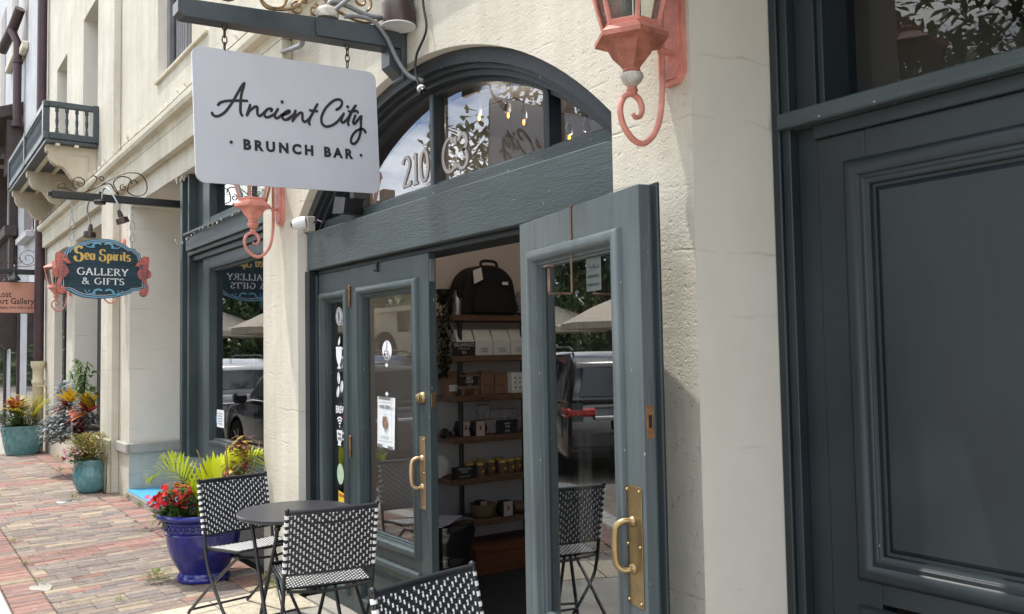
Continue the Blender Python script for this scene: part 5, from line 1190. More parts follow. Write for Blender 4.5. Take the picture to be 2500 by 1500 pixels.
C1 = make_chair('woven bistro chair beyond the round table, in front of the blue pot, facing the table')
C1.location = (-5.085, -.435, 0); C1.rotation_euler = (0, 0, math.radians(9))
C2 = dup(C1, (-4.215, -.40, 0), math.radians(169.5), 'woven bistro chair between the round table and the open door, seen from behind')
C3 = dup(C1, (-2.245, -.705, 0), math.radians(12), 'nearest woven bistro chair, cut off by the bottom edge of the photo')
tb = thing('bistro_table', 'round charcoal folding bistro table between two woven chairs', 'table', (-4.545, -.40, 0), 0)
mb = MB(); mb.lathe([(.0, .700), (.292, .700), (.296, .696), (.306, .702), (.307, .716), (.303, .721), (.0, .722)], 56); mb.build('tabletop', 'table', tb, 40)
for s in (-1, 1):
    y = s * .20; mb = MB(); mb.tube([(-.13, y, .69), (.19, y, .008)], .0105, 8); mb.build('leg', 'black', tb, 60)
    y = s * .172; mb = MB(); mb.tube([(.19, y, .69), (.175, y, .62), (-.15, y, .008)], .0105, 8); mb.ball((.19, y, .672), .018, 8); mb.build('leg', 'black', tb, 60)
mb = MB(); mb.tube([(.155, -.19, .07), (.155, .19, .07)], .008, 6); mb.tube([(-.115, -.17, .07), (-.115, .17, .07)], .008, 6); mb.tube([(.168, -.17, .60), (.168, .17, .60)], .009, 6); mb.tube([(.10, -.17, .48), (.10, .17, .48)], .009, 6); mb.box(-.2, .2, -.17, -.15, .678, .699); mb.box(-.2, .2, .15, .17, .678, .699); islands(mb.build('stretcher', 'black', tb, 60))

# ================================================================== POTS AND PLANTS
G1, G2, G3 = (.085, .16, .03), (.05, .11, .025), (.13, .20, .04)
def rnd(a, b): return random.uniform(a, b)
def frond(mb, base, az, length, rise, bend, n=26, w=.016, ll=.17, col=(.42, .52, .02), path=None):
    """Palm frond: arching rib with paired leaflets."""
    p = Vector(base if not path else (0, 0, 0)); el = rise; pts = []
    if path:
        cp_ = cat_rom(path, 12); pts = [cp_[round(i * (len(cp_) - 1) / n)] for i in range(n + 1)]
    for i in range(n + 1 if not path else 0):
        pts.append(p.copy()); st = length / n
        p = p + V(math.cos(az) * math.cos(el), math.sin(az) * math.cos(el), math.sin(el)) * st; el -= bend / n
    mb.cur = tuple(c * .8 for c in col); mb.tube(pts, [.004 * (1 - .8 * i / n) + .0008 for i in range(n + 1)], 5)
    for i in range(5, n + 1):
        t = i / n; d = (pts[i] - pts[i - 1]).normalized(); side = d.cross(V(0, 0, 1)).normalized()
        if path: side = ((V(0, 0, 1) - d * d.z).normalized() * .9 + side * -.45).normalized()
        L = ll * (math.sin(PI * min(1, .18 + t * .80)) ** .7)
        for s in (-1, 1):
            dd = (d * (.55 + .5 * t) + side * s + V(0, 0, rnd(.05, .3))).normalized(); k = rnd(.82, 1.18)
            mb.cur = tuple(c * k for c in col); mb.leaf(pts[i], dd, L * rnd(.9, 1.08), w, droop=rnd(.05, .3), seg=3, fold=.15)
    return pts
def clump(mb, c, rx, ry, rz, n, L, W, cols, up=.5, droop=.3, seg=3):
    for _ in range(n):
        a = rnd(0, 2 * PI); q = math.sqrt(rnd(0, 1)); h = rnd(-1, 1)
        p = V(c[0] + rx * q * math.cos(a) * math.sqrt(1 - h * h * .6), c[1] + ry * q * math.sin(a) * math.sqrt(1 - h * h * .6), c[2] + rz * h)
        d = V(math.cos(a) * (.4 + q), math.sin(a) * (.4 + q), up + rnd(-.4, .6)); col = random.choice(cols); k = rnd(.72, 1.22)
        mb.cur = tuple(min(1, v * k) for v in col); mb.leaf(p, d, L * rnd(.7, 1.25), W * rnd(.8, 1.2), droop=droop, seg=seg, fold=.1)
def stems(mb, c, spread, h, n, col, r=.003):
    mb.cur = col
    for _ in range(n):
        a = rnd(0, 6.28); q = rnd(0, spread); mb.tube([(c[0] + q * .3 * math.cos(a), c[1] + q * .3 * math.sin(a), c[2]), (c[0] + q * .7 * math.cos(a), c[1] + q * .7 * math.sin(a), c[2] + h * .6), (c[0] + q * math.cos(a), c[1] + q * math.sin(a), c[2] + h * rnd(.8, 1.1))], r, 4)
def flower(mb, p, R, col, n=5, eye=None, tilt=None):
    nrm = Vector(tilt) if tilt else V(rnd(-.6, .9), rnd(-1, .1), rnd(.4, 1)); nrm.normalize(); u = nrm.cross(V(0, 0, 1)).normalized(); w = nrm.cross(u); a0 = rnd(0, 1.2)
    for i in range(n):
        a = a0 + 2 * PI * i / n; d = u * math.cos(a) + w * math.sin(a); k = rnd(.85, 1.15); mb.cur = tuple(min(1, c * k) for c in col)
        mb.leaf(Vector(p), d + nrm * .25, R, R * 1.05, up=nrm, droop=-.1, seg=2)
    if eye: mb.cur = eye; mb.ball(p, R * .2, 5)
# --- cobalt pot
pot = thing('planter_pot', 'large cobalt blue glazed pot with beaded rings under its rim', 'pot', (-6.315, -.375, 0)); pot.scale = (1.06, 1.06, 1.03)
mb = MB(); mb.lathe([(.150, .0), (.165, .006), (.168, .03), (.158, .046), (.150, .058), (.156, .075), (.178, .11), (.203, .16), (.220, .21), (.231, .265), (.237, .315), (.238, .322), (.245, .326), (.244, .334), (.238, .338), (.240, .346), (.248, .350), (.252, .378), (.256, .398), (.262, .402), (.262, .412), (.256, .416), (.258, .424), (.266, .428), (.290, .432), (.302, .440), (.304, .455), (.296, .468), (.272, .466), (.262, .44), (.25, .40), (.0, .39)], 64); mb.build('pot', 'blue', pot, 50)
mb = MB()
for i in range(38):
    a = 2 * PI * i / 38; cx, cy = .253 * math.cos(a), .253 * math.sin(a); t_ = V(-math.sin(a), math.cos(a), 0)
    mb.tube([V(cx, cy, .375) + t_ * .015 * math.cos(b) + V(0, 0, .016 * math.sin(b)) for b in [2 * PI * k / 10 for k in range(10)]], .0048, 5, closed=True)
islands(mb.build('beaded_ring', 'blue', pot, 60))
mb = MB(); mb.lathe([(.0, .432), (.258, .428)], 24); mb.build('soil', 'soil', pot)
pl = thing('palm_plant', 'small palm with lime yellow fronds in the cobalt blue pot', 'plant', (-6.36, -.36, .43))
mb = MB(); LIME = (.46, .56, .02)
frond(mb, 0, 0, 0, 0, 0, col=(.62, .68, .012), ll=.25, w=.040, n=26, path=[(.13, -.08, 0), (.15, -.07, .12), (.16, .0, .22), (.17, .10, .30), (.18, .21, .37), (.20, .34, .41)])
frond(mb, 0, 0, 0, 0, 0, col=(.50, .58, .02), ll=.20, w=.034, n=20, path=[(.10, -.04, 0), (.10, -.02, .12), (.08, .05, .24), (.04, .13, .30), (.0, .22, .32)])
frond(mb, 0, 0, 0, 0, 0, col=(.42, .52, .05), ll=.18, w=.021, n=24, path=[(.10, -.06, 0), (.12, -.07, .12), (.13, -.14, .25), (.13, -.22, .33), (.12, -.31, .35), (.10, -.40, .32)])
frond(mb, 0, 0, 0, 0, 0, col=(.46, .54, .04), ll=.16, w=.020, n=20, path=[(.06, -.05, 0), (.06, -.08, .15), (.05, -.14, .30), (.03, -.22, .40), (.02, -.30, .42)])
frond(mb, 0, 0, 0, 0, 0, col=(.30, .40, .05), ll=.12, w=.014, n=18, path=[(.02, -.05, 0), (.0, -.08, .16), (-.02, -.12, .32), (-.06, -.15, .44)])
mb.build('frond', 'leaf', pl, 180)
vp = thing('flowering_plant', 'red and pink vinca flowers spilling from the street side of the cobalt pot', 'plant', (-6.38, -.50, .43))
mb = MB(); stems(mb, (0, 0, 0), .16, .16, 30, (.08, .12, .03)); clump(mb, (-.02, -.02, .08), .23, .18, .10, 620, .055, .022, [G1, G2, G3, (.04, .075, .02)], up=.7); clump(mb, (.0, -.10, .04), .18, .10, .05, 120, .055, .012, [(.22, .20, .05), G3, G1], up=.1, droop=.8); mb.build('leaves', 'leaf', vp, 180)
mb = MB()
for _ in range(54): flower(mb, (rnd(-.20, .20), rnd(-.20, .08), rnd(.08, .23)), rnd(.022, .031), random.choice([(.62, .025, .03), (.70, .05, .05), (.50, .015, .03)]), eye=(.6, .1, .1))
for _ in range(12): flower(mb, (rnd(-.20, .0), rnd(-.21, -.06), rnd(.06, .17)), rnd(.025, .03), (.68, .20, .36), eye=(.7, .3, .4))
mb.cur = (.62, .45, .03); mb.leaf((-.17, -.10, .13), (-.4, -.3, .8), .07, .035, seg=3)
mb.build('flower', 'petal', vp, 180, kind='stuff')
co = thing('coleus_plant', 'coleus with tan and dark red leaves at the wall side of the cobalt pot', 'plant', (-6.25, -.27, .43))
mb = MB(); stems(mb, (.05, .08, 0), .26, .46, 12, (.25, .16, .06), .004)
CO = [(.32, .20, .05), (.42, .32, .08), (.20, .035, .03), (.14, .02, .03), (.36, .26, .06)]
for c in ((.13, .08, .48), (.14, .10, .40), (.10, .06, .30), (.15, .12, .52), (-.05, .0, .24), (.02, -.02, .20), (-.16, -.05, .20), (-.12, .05, .30), (-.02, .08, .34)): clump(mb, c, .07, .06, .05, 34, .055, .042, CO, up=.2, droop=.4)
mb.build('leaves', 'leaf', co, 180)
# --- turquoise pots
def rib_pot(name, label, loc, prof, n, relief):
    t = thing('planter_pot', label, 'pot', loc); mb = MB(); mb.lathe(prof, n); mb.build('pot', 'teal', t, 60)
    mb = MB(); relief(mb); mb.build('relief', 'teal', t, 60)
    mb = MB(); zt = max(p[1] for p in prof); rt = max(p[0] for p in prof[-6:]); mb.lathe([(.0, zt - .03), (rt * .9, zt - .035)], 20); mb.build('soil', 'soil', t); return t
def rad(prof, z):
    for (r0, z0), (r1, z1) in zip(prof[:-1], prof[1:]):
        if z0 <= z <= z1 and z1 > z0: return r0 + (r1 - r0) * (z - z0) / (z1 - z0)
    return prof[0][0]
p2 = [(.115, 0), (.135, .008), (.165, .04), (.192, .10), (.200, .16), (.196, .22), (.186, .28), (.182, .33), (.190, .36), (.196, .375), (.190, .385), (.172, .38), (.165, .35), (.15, .30)]
def rel2(mb):
    for i in range(16):
        a0 = 2 * PI * i / 16
        for s in (-1, 1):
            pts_ = []
            for k in range(9):
                z = .09 + .24 * k / 8; a = a0 + s * .20 * math.sin(PI * .5 * k / 8) ; R = rad(p2[:9], z) + .001; pts_.append((R * math.cos(a), R * math.sin(a), z))
            mb.tube(pts_, .004, 5)
PB = rib_pot('p', 'round turquoise glazed pot with leaf relief at the foot of the pilaster', (-11.27, -.235, 0), p2, 40, rel2)
p3 = [(.21, 0), (.235, .006), (.25, .06), (.275, .16), (.295, .28), (.312, .40), (.318, .45), (.327, .462), (.325, .475), (.305, .472), (.29, .42)]
def rel3(mb):
    for i in range(16):
        for s in (-1, 1):
            pts_ = []
            for k in range(11):
                z = .03 + .41 * k / 10; a = 2 * PI * i / 16 + s * .95 * k / 10; R = rad(p3[:7], z) + .001; pts_.append((R * math.cos(a), R * math.sin(a), z))
            mb.tube(pts_, .0055, 5)
PC = rib_pot('p', 'wide turquoise glazed pot with diamond lattice, farthest down the pavement', (-16.62, -.36, 0), p3, 40, rel3)
q = thing('flowering_plant', 'bushy green and russet plant with small pink flowers in the leaf relief pot', 'plant', (-11.27, -.235, .36))
mb = MB(); stems(mb, (0, 0, 0), .20, .26, 26, (.20, .15, .06)); clump(mb, (0, -.02, .16), .30, .26, .15, 900, .065, .020, [(.26, .25, .06), (.16, .21, .05), (.32, .26, .08), (.20, .13, .05)], up=.8); clump(mb, (.0, -.14, .05), .22, .12, .06, 260, .05, .024, [G1, G2], up=.4)
mb.cur = (.5, .42, .02); mb.leaf((.0, -.05, .2), (.9, -.2, .35), .16, .035, seg=4); mb.leaf((.02, -.02, .24), (.95, 0, .15), .15, .03, seg=4); mb.cur = (.5, .08, .10); mb.leaf((.04, -.15, .12), (.0, -.3, .9), .12, .06, seg=4)
mb.cur = (.28, .02, .04); [mb.leaf((.14, -.08, .10), (rnd(.2, 1), rnd(-.8, .2), rnd(-.3, .4)), .09, .05, seg=3) for _ in range(6)]; mb.build('leaves', 'leaf', q, 180)
mb = MB(); [flower(mb, (rnd(-.22, .16), rnd(-.30, -.12), rnd(.03, .14)), .026, random.choice([(.66, .26, .34), (.72, .40, .46), (.5, .08, .18)])) for _ in range(24)]; mb.build('flower', 'petal', q, 180, kind='stuff')
q = thing('croton_plant', 'orange and green croton in the diamond lattice pot', 'plant', (-16.64, -.38, .45))
mb = MB(); stems(mb, (0, 0, 0), .3, .25, 30, (.12, .12, .04)); clump(mb, (-.06, -.05, .15), .36, .30, .16, 620, .08, .042, [G1, G2, (.06, .13, .03), G3], up=.6); clump(mb, (.02, -.08, .33), .16, .16, .09, 70, .18, .065, [(.50, .22, .02), (.42, .10, .03), (.55, .36, .03), (.30, .05, .03)], up=.9); clump(mb, (-.28, -.1, .12), .10, .1, .12, 60, .06, .02, [(.30, .30, .08), G3], up=.6); mb.build('leaves', 'leaf', q, 180)
q = thing('palm_plant', 'yellow feathery palm behind the croton in the diamond lattice pot', 'plant', (-16.5, -.28, .45))
mb = MB()
for az, l, r_, b_ in ((10, .85, 1.25, 1.1), (60, .75, 1.3, 1.0), (180, .9, 1.2, 1.2), (205, .7, 1.35, .9), (300, .7, 1.2, 1.4), (120, .8, 1.35, .9)): frond(mb, (0, 0, 0), math.radians(az), l, r_, b_, n=24, w=.014, ll=.22, col=(.50, .45, .04))
mb.build('frond', 'leaf', q, 180)
# --- planter on the low wall of the recess with croton, dusty miller, tall shrub
q = thing('window_box', 'dark iron window box with ornate front on the low wall of the recess', 'planter', (-12.55, .0, .405))
mb = MB(); mb.box(-.7, .62, -.12, .14, .005, .03, .004); mb.box(-.72, .64, -.135, .15, .21, .245, .006); mb.box(-.69, .61, -.11, .13, .031, .209); mb.build('box', 'brown', q)
mb = MB()
for k in range(15): mb.ball((-.62 + k * .085, -.115, .12), .024, 8); 
mb.build('ornament', 'brown', q, 60)
q = thing('croton_plant', 'large croton with red and yellow blades above the silver foliage', 'plant', (-12.50, -.12, .68))
mb = MB(); stems(mb, (0, 0, 0), .2, .2, 10, (.15, .06, .03), .006)
for (c, cs) in (((-.34, -.10, .28), [(.62, .42, .02), (.60, .36, .02)]), ((.26, .02, .24), [(.60, .42, .02), (.5, .32, .02)])):
    for _ in range(10): mb.cur = random.choice(cs); mb.leaf(c, (rnd(-.5, .5), rnd(-.7, .3), rnd(.5, 1)), rnd(.24, .33), .085, seg=4, droop=.2, fold=.1)
    for _ in range(15): mb.cur = random.choice([(.52, .13, .05), (.58, .22, .07), (.45, .08, .06), (.22, .03, .03)]); mb.leaf((c[0], c[1], c[2] - .05), (rnd(-1, 1), rnd(-1, .4), rnd(-.1, .9)), rnd(.24, .34), .10, seg=4, droop=.3, fold=.1)
for _ in range(12): mb.cur = random.choice([(.10, .015, .02), (.16, .03, .03)]); mb.leaf((rnd(-.2, .25), rnd(-.1, 0), rnd(.02, .18)), (rnd(-1, 1), rnd(-1, .2), rnd(-.8, .2)), rnd(.16, .24), .08, seg=4, droop=.3)
mb.build('leaves', 'leaf', q, 180)
q = thing('dusty_miller', 'silver grey dusty miller spilling over the low wall', 'plant', (-12.95, -.24, .78))
mb = MB(); SIL = [(.40, .44, .44), (.32, .37, .38), (.50, .53, .52), (.24, .29, .29)]
for c, r3 in (((0, -.02, .0), (.34, .24, .20)), ((-.1, -.10, -.16), (.32, .20, .16)), ((.20, .0, -.10), (.22, .16, .12)), ((-.36, .02, .33), (.18, .12, .14)), ((.55, .16, .0), (.10, .08, .08))): clump(mb, c, *r3, 520 if r3[0] > .3 else 220, .085, .042, SIL, up=.3, droop=.3)
stems(mb, (0, -.15, -.30), .35, .06, 14, (.2, .17, .13)); mb.build('leaves', 'leaf', q, 180)
q = thing('shrub', 'tall thin leaved shrub standing in the recess above the croton', 'plant', (-12.80, -.08, .70))
mb = MB(); mb.cur = (.12, .10, .05)
for az in range(9):
    a = az * .7; tip = (rnd(.1, .55) * math.cos(a) + rnd(-.2, .2), rnd(.02, .15) * math.sin(a) - .05, rnd(.55, .95)); pts_ = cat_rom([(0, 0, 0), (tip[0] * .3, tip[1] * .3, tip[2] * .55), tip], 5); mb.cur = (.12, .10, .05); mb.tube(pts_, .006, 5)
    for p in pts_[5:]:
        for _ in range(7): mb.cur = tuple(v * rnd(.8, 1.3) for v in random.choice([G1, G3, (.10, .16, .06), (.20, .25, .10)])); mb.leaf(p, (rnd(-1, 1), rnd(-.9, .5), rnd(-.5, .6)), rnd(.08, .14), .022, seg=3, droop=.4)
clump(mb, (.62, -.02, .52), .12, .08, .22, 34, .13, .06, [G2, (.07, .13, .03)], up=.2, droop=.4); mb.build('foliage', 'leaf', q, 180)
q = thing('ground_shrub', 'low white flecked groundcover plant at the wall base behind the round pot', 'plant', (-12.55, -.12, .0))
mb = MB(); clump(mb, (0, 0, .11), .24, .14, .12, 320, .05, .022, [(.05, .08, .03), (.08, .12, .04), (.42, .42, .36)], up=.6); mb.build('leaves', 'leaf', q, 180)
# --- weeds
WEED = [(.16, .22, .04), (.22, .27, .06), (.28, .25, .08)]
def weed(x, y, s, n, label, lean=(0, 0)):
    t = thing('weed_tuft', label, 'weeds', (x, y, 0)); mb = MB(); clump(mb, (lean[0] * s, lean[1] * s, .025 * s), .07 * s, .055 * s, .02 * s, n, .06 * s, .008, WEED, up=1.0, droop=.4, seg=2); mb.build('blades', 'leaf', t, 180)
weed(-6.45, -.66, 1.2, 110, 'green weed tuft at the street side foot of the cobalt pot')
weed(-5.92, -.06, 1.2, 60, 'weeds in the pavement joint between cobalt pot and pier'); weed(-5.62, -.05, 1.3, 60, 'weed tuft at the pier corner beside the rear chair leg')
weed(-10.35, -.04, 1.2, 60, 'weeds below the left end of the aqua step'); weed(-9.7, -.04, 1.1, 60, 'weeds along the middle of the aqua step'); weed(-10.75, -.50, 1.0, 50, 'weed tuft in front of the round turquoise pot')
weed(-14.9, -.06, 1.6, 60, 'weeds at the wall foot below the silver foliage'); weed(-13.4, -.25, 1.5, 60, 'grass tuft in the bricks before the low wall')
for (x, y) in ((-7.6, -1.32), (-6.9, -1.33), (-8.6, -1.31), (-6.05, -.98)): weed(x, y, .6, 24, 'tiny weed sprouting from a brick joint, at %s' % {(-7.6, -1.32): 'the kerb side red border', (-6.9, -1.33): 'the pale cement patch', (-8.6, -1.31): 'the far end of the grey brick field', (-6.05, -.98): 'the last red brick band'}[(x, y)])
t = thing('stem_plant', 'spindly dry stems climbing the pilaster behind the round turquoise pot', 'plant', (-10.95, -.16, 0)); mb = MB(); stems(mb, (0, 0, 0), .12, .52, 6, (.20, .19, .10), .003); clump(mb, (0, 0, .48), .10, .05, .14, 130, .05, .014, [(.28, .25, .10), (.2, .22, .08)], up=.6); mb.build('stems', 'leaf', t, 180)
mb = MB(); mb.lathe([(.016, .0), (.018, .09), (.010, .11), (.010, .135), (.0, .135)], 12); o = mb.build('bottle', 'teal'); o.location = (-5.56, -.09, 0); tag(o, 'small teal bottle standing at the foot of the pier', 'bottle')

# ================================================================== PRINT ON THE GLASS
bs = Board((-5.155, .1385, 0), (1, 0, 0), (0, 0, 1))
def sticker(name, label, fn, m='vinyl', m2=None, fn2=None):
    mb = MB(); bs.lift = .001; fn(mb); o = mb.build(name, m, SL, world=True, label=label)
    if fn2: mb = MB(); bs.lift = .0025; fn2(mb); mb.build(name + '_line', m2, o if False else SL, world=True)
CX = .0
def cup_top(mb): disc(mb, bs, (CX, 1.80), .052, 22, .058); ribbon(mb, bs, [(CX + .05, 1.815), (CX + .075, 1.812), (CX + .075, 1.79), (CX + .05, 1.788)], .007)
def cup_top2(mb):
    ribbon(mb, bs, C_(CX, 1.80, .043, .049, 0, 360, 22), .006)
    ribbon(mb, bs, [(CX, 1.762), (CX, 1.838)], .006)
    for k in range(4): ribbon(mb, bs, [(CX, 1.765 + k * .015), (CX - .026 + k * .004, 1.785 + k * .015)], .005); ribbon(mb, bs, [(CX, 1.765 + k * .015), (CX + .026 - k * .004, 1.785 + k * .015)], .005)
sticker('cup_sticker', 'round white latte cup sticker', cup_top, 'vinyl', 'ink', cup_top2)
def mug(mb):
    flat_poly(mb, bs, [(CX - .050, 1.605), (CX + .040, 1.605), (CX + .036, 1.54), (CX + .018, 1.505), (CX + .006, 1.49), (CX + .008, 1.478), (CX + .026, 1.466), (CX - .036, 1.466), (CX - .018, 1.478), (CX - .016, 1.49), (CX - .030, 1.505), (CX - .046, 1.54)])
    ribbon(mb, bs, C_(CX + .045, 1.565, .024, .030, 100, -100, 10), .009); ribbon(mb, bs, [(CX - .012, 1.622), (CX - .004, 1.645), (CX + .008, 1.668), (CX + .010, 1.64), (CX - .002, 1.622)], .013)
sticker('mug_sticker', 'white coffee mug sticker', mug)
def bean(cx, cz, a):
    def f(mb):
        P0 = [(cx + .020 * math.cos(t) * math.cos(a) - .038 * math.sin(t) * math.sin(a), cz + .020 * math.cos(t) * math.sin(a) + .038 * math.sin(t) * math.cos(a)) for t in [2 * PI * k / 18 for k in range(18)]]; flat_poly(mb, bs, P0)
    return f
def beans(mb):
    for b in ((CX - .012, 1.405, .1), (CX + .035, 1.352, -.15), (CX - .022, 1.318, -.3)): bean(*b)(mb)
def bean_l(mb):
    for b in ((CX - .012, 1.405, .1), (CX + .035, 1.352, -.15), (CX - .022, 1.318, -.3)): ribbon(mb, bs, [(b[0] - .004 + .002 * math.sin(k), b[1] - .034 + k * .011) for k in range(7)], .003)
sticker('bean_sticker', 'three white coffee bean stickers', beans, 'vinyl', 'ink', bean_l)
bs.lift = .001; text(bs, 'BREW', .062, CX + .008, 1.185, 'brew_lettering', 'vinyl', SL, bold=.0022, sx=.80, label='white word BREW', world=True)
def wifi(mb):
    for r in (.020, .038, .056): ribbon(mb, bs, C_(CX, 1.10, r, r, 50, 130, 8), .010, dots=False)
    disc(mb, bs, (CX, 1.10), .007)
sticker('wifi_sticker', 'white signal arcs sticker', wifi)
def wcup(mb):
    flat_poly(mb, bs, [(CX - .045, 1.075), (CX + .038, 1.075), (CX + .033, 1.02), (CX + .012, .992), (CX + .024, .978), (CX - .034, .978), (CX - .022, .992), (CX - .040, 1.02)]); ribbon(mb, bs, C_(CX + .042, 1.04, .020, .022, 90, -90, 8), .008)
sticker('wifi_cup_sticker', 'white cup sticker reading Free WiFi', wcup)
bs.lift = .0025; text(bs, 'Free', .030, CX - .004, 1.043, 'wifi_lettering', 'ink', SL, bold=.0006, sx=.9, world=True); text(bs, 'WiFi', .030, CX - .002, 1.012, 'wifi_lettering', 'ink', SL, bold=.0006, sx=.9, world=True)
sticker('round_sticker', 'pale green oval sticker', lambda mb: disc(mb, bs, (CX + .005, .80), .050, 22, .066), 'mint')
sticker('notice', 'yellow warning notice', lambda mb: flat_poly(mb, bs, [(CX - .025, .695), (CX + .075, .680), (CX + .075, .56), (CX - .025, .575)]), 'yellow')
bs.lift = .003; text(bs, 'WARNING', .024, CX + .026, .66, 'notice_lettering', 'red_ink', SL, bold=.0008, sx=.75, world=True)
bo = Board((-4.49, .130, 0), (1, 0, 0), (0, 0, 1))
def dsticker(name, label, fn, m, lift):
    mb = MB(); bo.lift = lift; fn(mb); mb.build(name, m, LD, world=False if False else True, label=label)
dsticker('cup_sticker', 'round white sticker with a steaming cup line drawing', lambda mb: disc(mb, bo, (0.005, 1.573), .058, 24, .058), 'vinyl', .001)
def steam(mb):
    ribbon(mb, bo, cat_rom_2([(.002, 1.625), (.012, 1.615), (.004, 1.60), (.012, 1.592), (.004, 1.585), (.0, 1.575)]), .0045); ribbon(mb, bo, C_(0, 1.562, .024, .010, 0, 360, 16), .004); ribbon(mb, bo, [(-.024, 1.562), (-.018, 1.540), (.0, 1.530), (.018, 1.540), (.024, 1.562)], .005); ribbon(mb, bo, C_(.0, 1.545, .040, .018, 150, 390, 16), .004); ribbon(mb, bo, C_(.0, 1.538, .042, .020, 180, 360, 14), .003)
    disc(mb, bo, (-.020, 1.548), .009)
def cat_rom_2(p): return [(q.x, q.y) for q in cat_rom([(a, b, 0) for a, b in p], 4)]
dsticker('cup_drawing', None, steam, 'ink', .0035)
def leafy(cz):
    def f(mb):
        for a in (-40, 0, 40, 80, -80): ribbon(mb, bo, [(0.0, cz - .006), (.016 * math.sin(math.radians(a)), cz + .012 * math.cos(math.radians(a)))], .007)
    return f
dsticker('leaf_sticker', 'small white leaf sticker', leafy(1.487), 'vinyl', .001); dsticker('leaf_sticker', 'small white leaf sticker', leafy(1.322), 'vinyl', .001)
po = thing('poster', 'white sheet reading WE\'RE OPEN! taped to the closed door leaf', 'poster', (-4.49, .128, 1.16))
mb = MB(); mb.add([(-.108, -.004, .148), (.105, -.002, .143), (.108, -.012, -.146), (-.112, -.006, -.140), (0, -.001, .146), (0, -.010, -.142)], [(0, 3, 5, 4), (4, 5, 2, 1)]); mb.build('sheet', 'paper', po)
bp_ = Board((0, -.014, 0), (1, 0, 0), (0, 0, 1)); mb = MB()
for a, b in (((-.085, .115), (.085, .115)), ((-.085, -.105), (.085, -.105)), ((-.085, -.105), (-.085, .115)), ((.085, -.105), (.085, .115))): ribbon(mb, bp_, [a, b], .0022, dots=False)
mb.build('border_line', 'grey_pipe', po)
text(bp_, "WE'RE OPEN!", .026, 0, .082, 'poster_lettering', 'ink', po, bold=.0006, sx=.86); text(bp_, 'come on in', .009, 0, .068, 'poster_lettering', 'grey_pipe', po) if False else None
mb = MB(); disc(mb, bp_, (0, .0), .030, 16, .036); disc(mb, bp_, (-.014, .026), .012); disc(mb, bp_, (.016, .026), .012); mb.build('drawing', 'kraft', po); mb = MB(); ribbon(mb, bp_, [(.004, .052), (.006, .020)], .004); ribbon(mb, bp_, C_(0, .0, .015, .018, 40, 300, 10), .005); ribbon(mb, bp_, [(.0, -.036), (.0, -.05)], .004); mb.build('drawing_line', 'brown', po)
mb = MB(); [ribbon(mb, bp_, [(-.05, -.078 - k * .010), (.05, -.078 - k * .010)], .003, dots=False) for k in range(2)]; mb.build('fine_print', 'grey_pipe', po)
mb = MB(); bp_.lift += .002; flat_poly(mb, bp_, [(-.07, .150), (.08, .146), (.08, .130), (-.07, .133)]); flat_poly(mb, bp_, [(-.085, -.122), (-.03, -.124), (-.03, -.145), (-.085, -.142)]); flat_poly(mb, bp_, [(.04, -.128), (.1, -.13), (.1, -.148), (.04, -.146)]); mb.build('tape', 'steel', po)
# wreath hanger and card on the open leaf
hg = thing('wreath_hanger', 'tarnished copper over-door hanger on the open right leaf', 'hanger', tuple(Vector((-2.915, -.062, 0)) + Matrix.Rotation(RA, 3, 'Z') @ V(.47, 0, 0)), RA)
mb = MB(); mb.box(-.0055, .0055, -.004, -.001, 1.765, 2.088, .0008); mb.box(-.008, .008, -.004, .05, 2.0845, 2.088, .0008); mb.build('strap', 'copper', hg)
mb = MB(); mb.box(-.009, .008, -.095, -.004, 1.757, 1.7645, .002); mb.box(-.009, .008, -.098, -.0905, 1.765, 1.855, .002); mb.build('hook', 'copper', hg); mb = MB(); mb.box(-.012, .011, -.112, -.078, 1.8555, 1.862, .002); mb.build('hook_tip', 'copper', hg)
gd = thing('glass_card', 'small translucent shop card on the glass of the open leaf, behind the hanger', 'card', tuple(Vector((-2.915, -.062, 0)) + Matrix.Rotation(RA, 3, 'Z') @ V(.575, .032, 0)), RA)
M['card'] = mat('pale_card', (.10, .125, .115), .5)
mb = MB(); mb.quad((-.055, -.0, 1.885), (.055, 0, 1.885), (.055, 0, 1.765), (-.055, 0, 1.765)); mb.build('card', 'card', gd)
bc = Board((0, -.001, 0), (1, 0, 0), (0, 0, 1)); text(bc, 'STAMINS', .016, 0, 1.812, 'card_lettering', 'ink', gd, sx=.9) if False else None
mb = MB(); ribbon(mb, bc, C_(-.012, 1.86, .02, .012, 180, 360, 8), .003); ribbon(mb, bc, C_(.02, 1.858, .018, .012, 170, 350, 8), .003); [ribbon(mb, bc, [(-.042 + k * .012, z), (-.034 + k * .012, z)], .008, dots=False) for z in (1.818, 1.788) for k in range(7)]; mb.build('card_print', 'ink', gd)

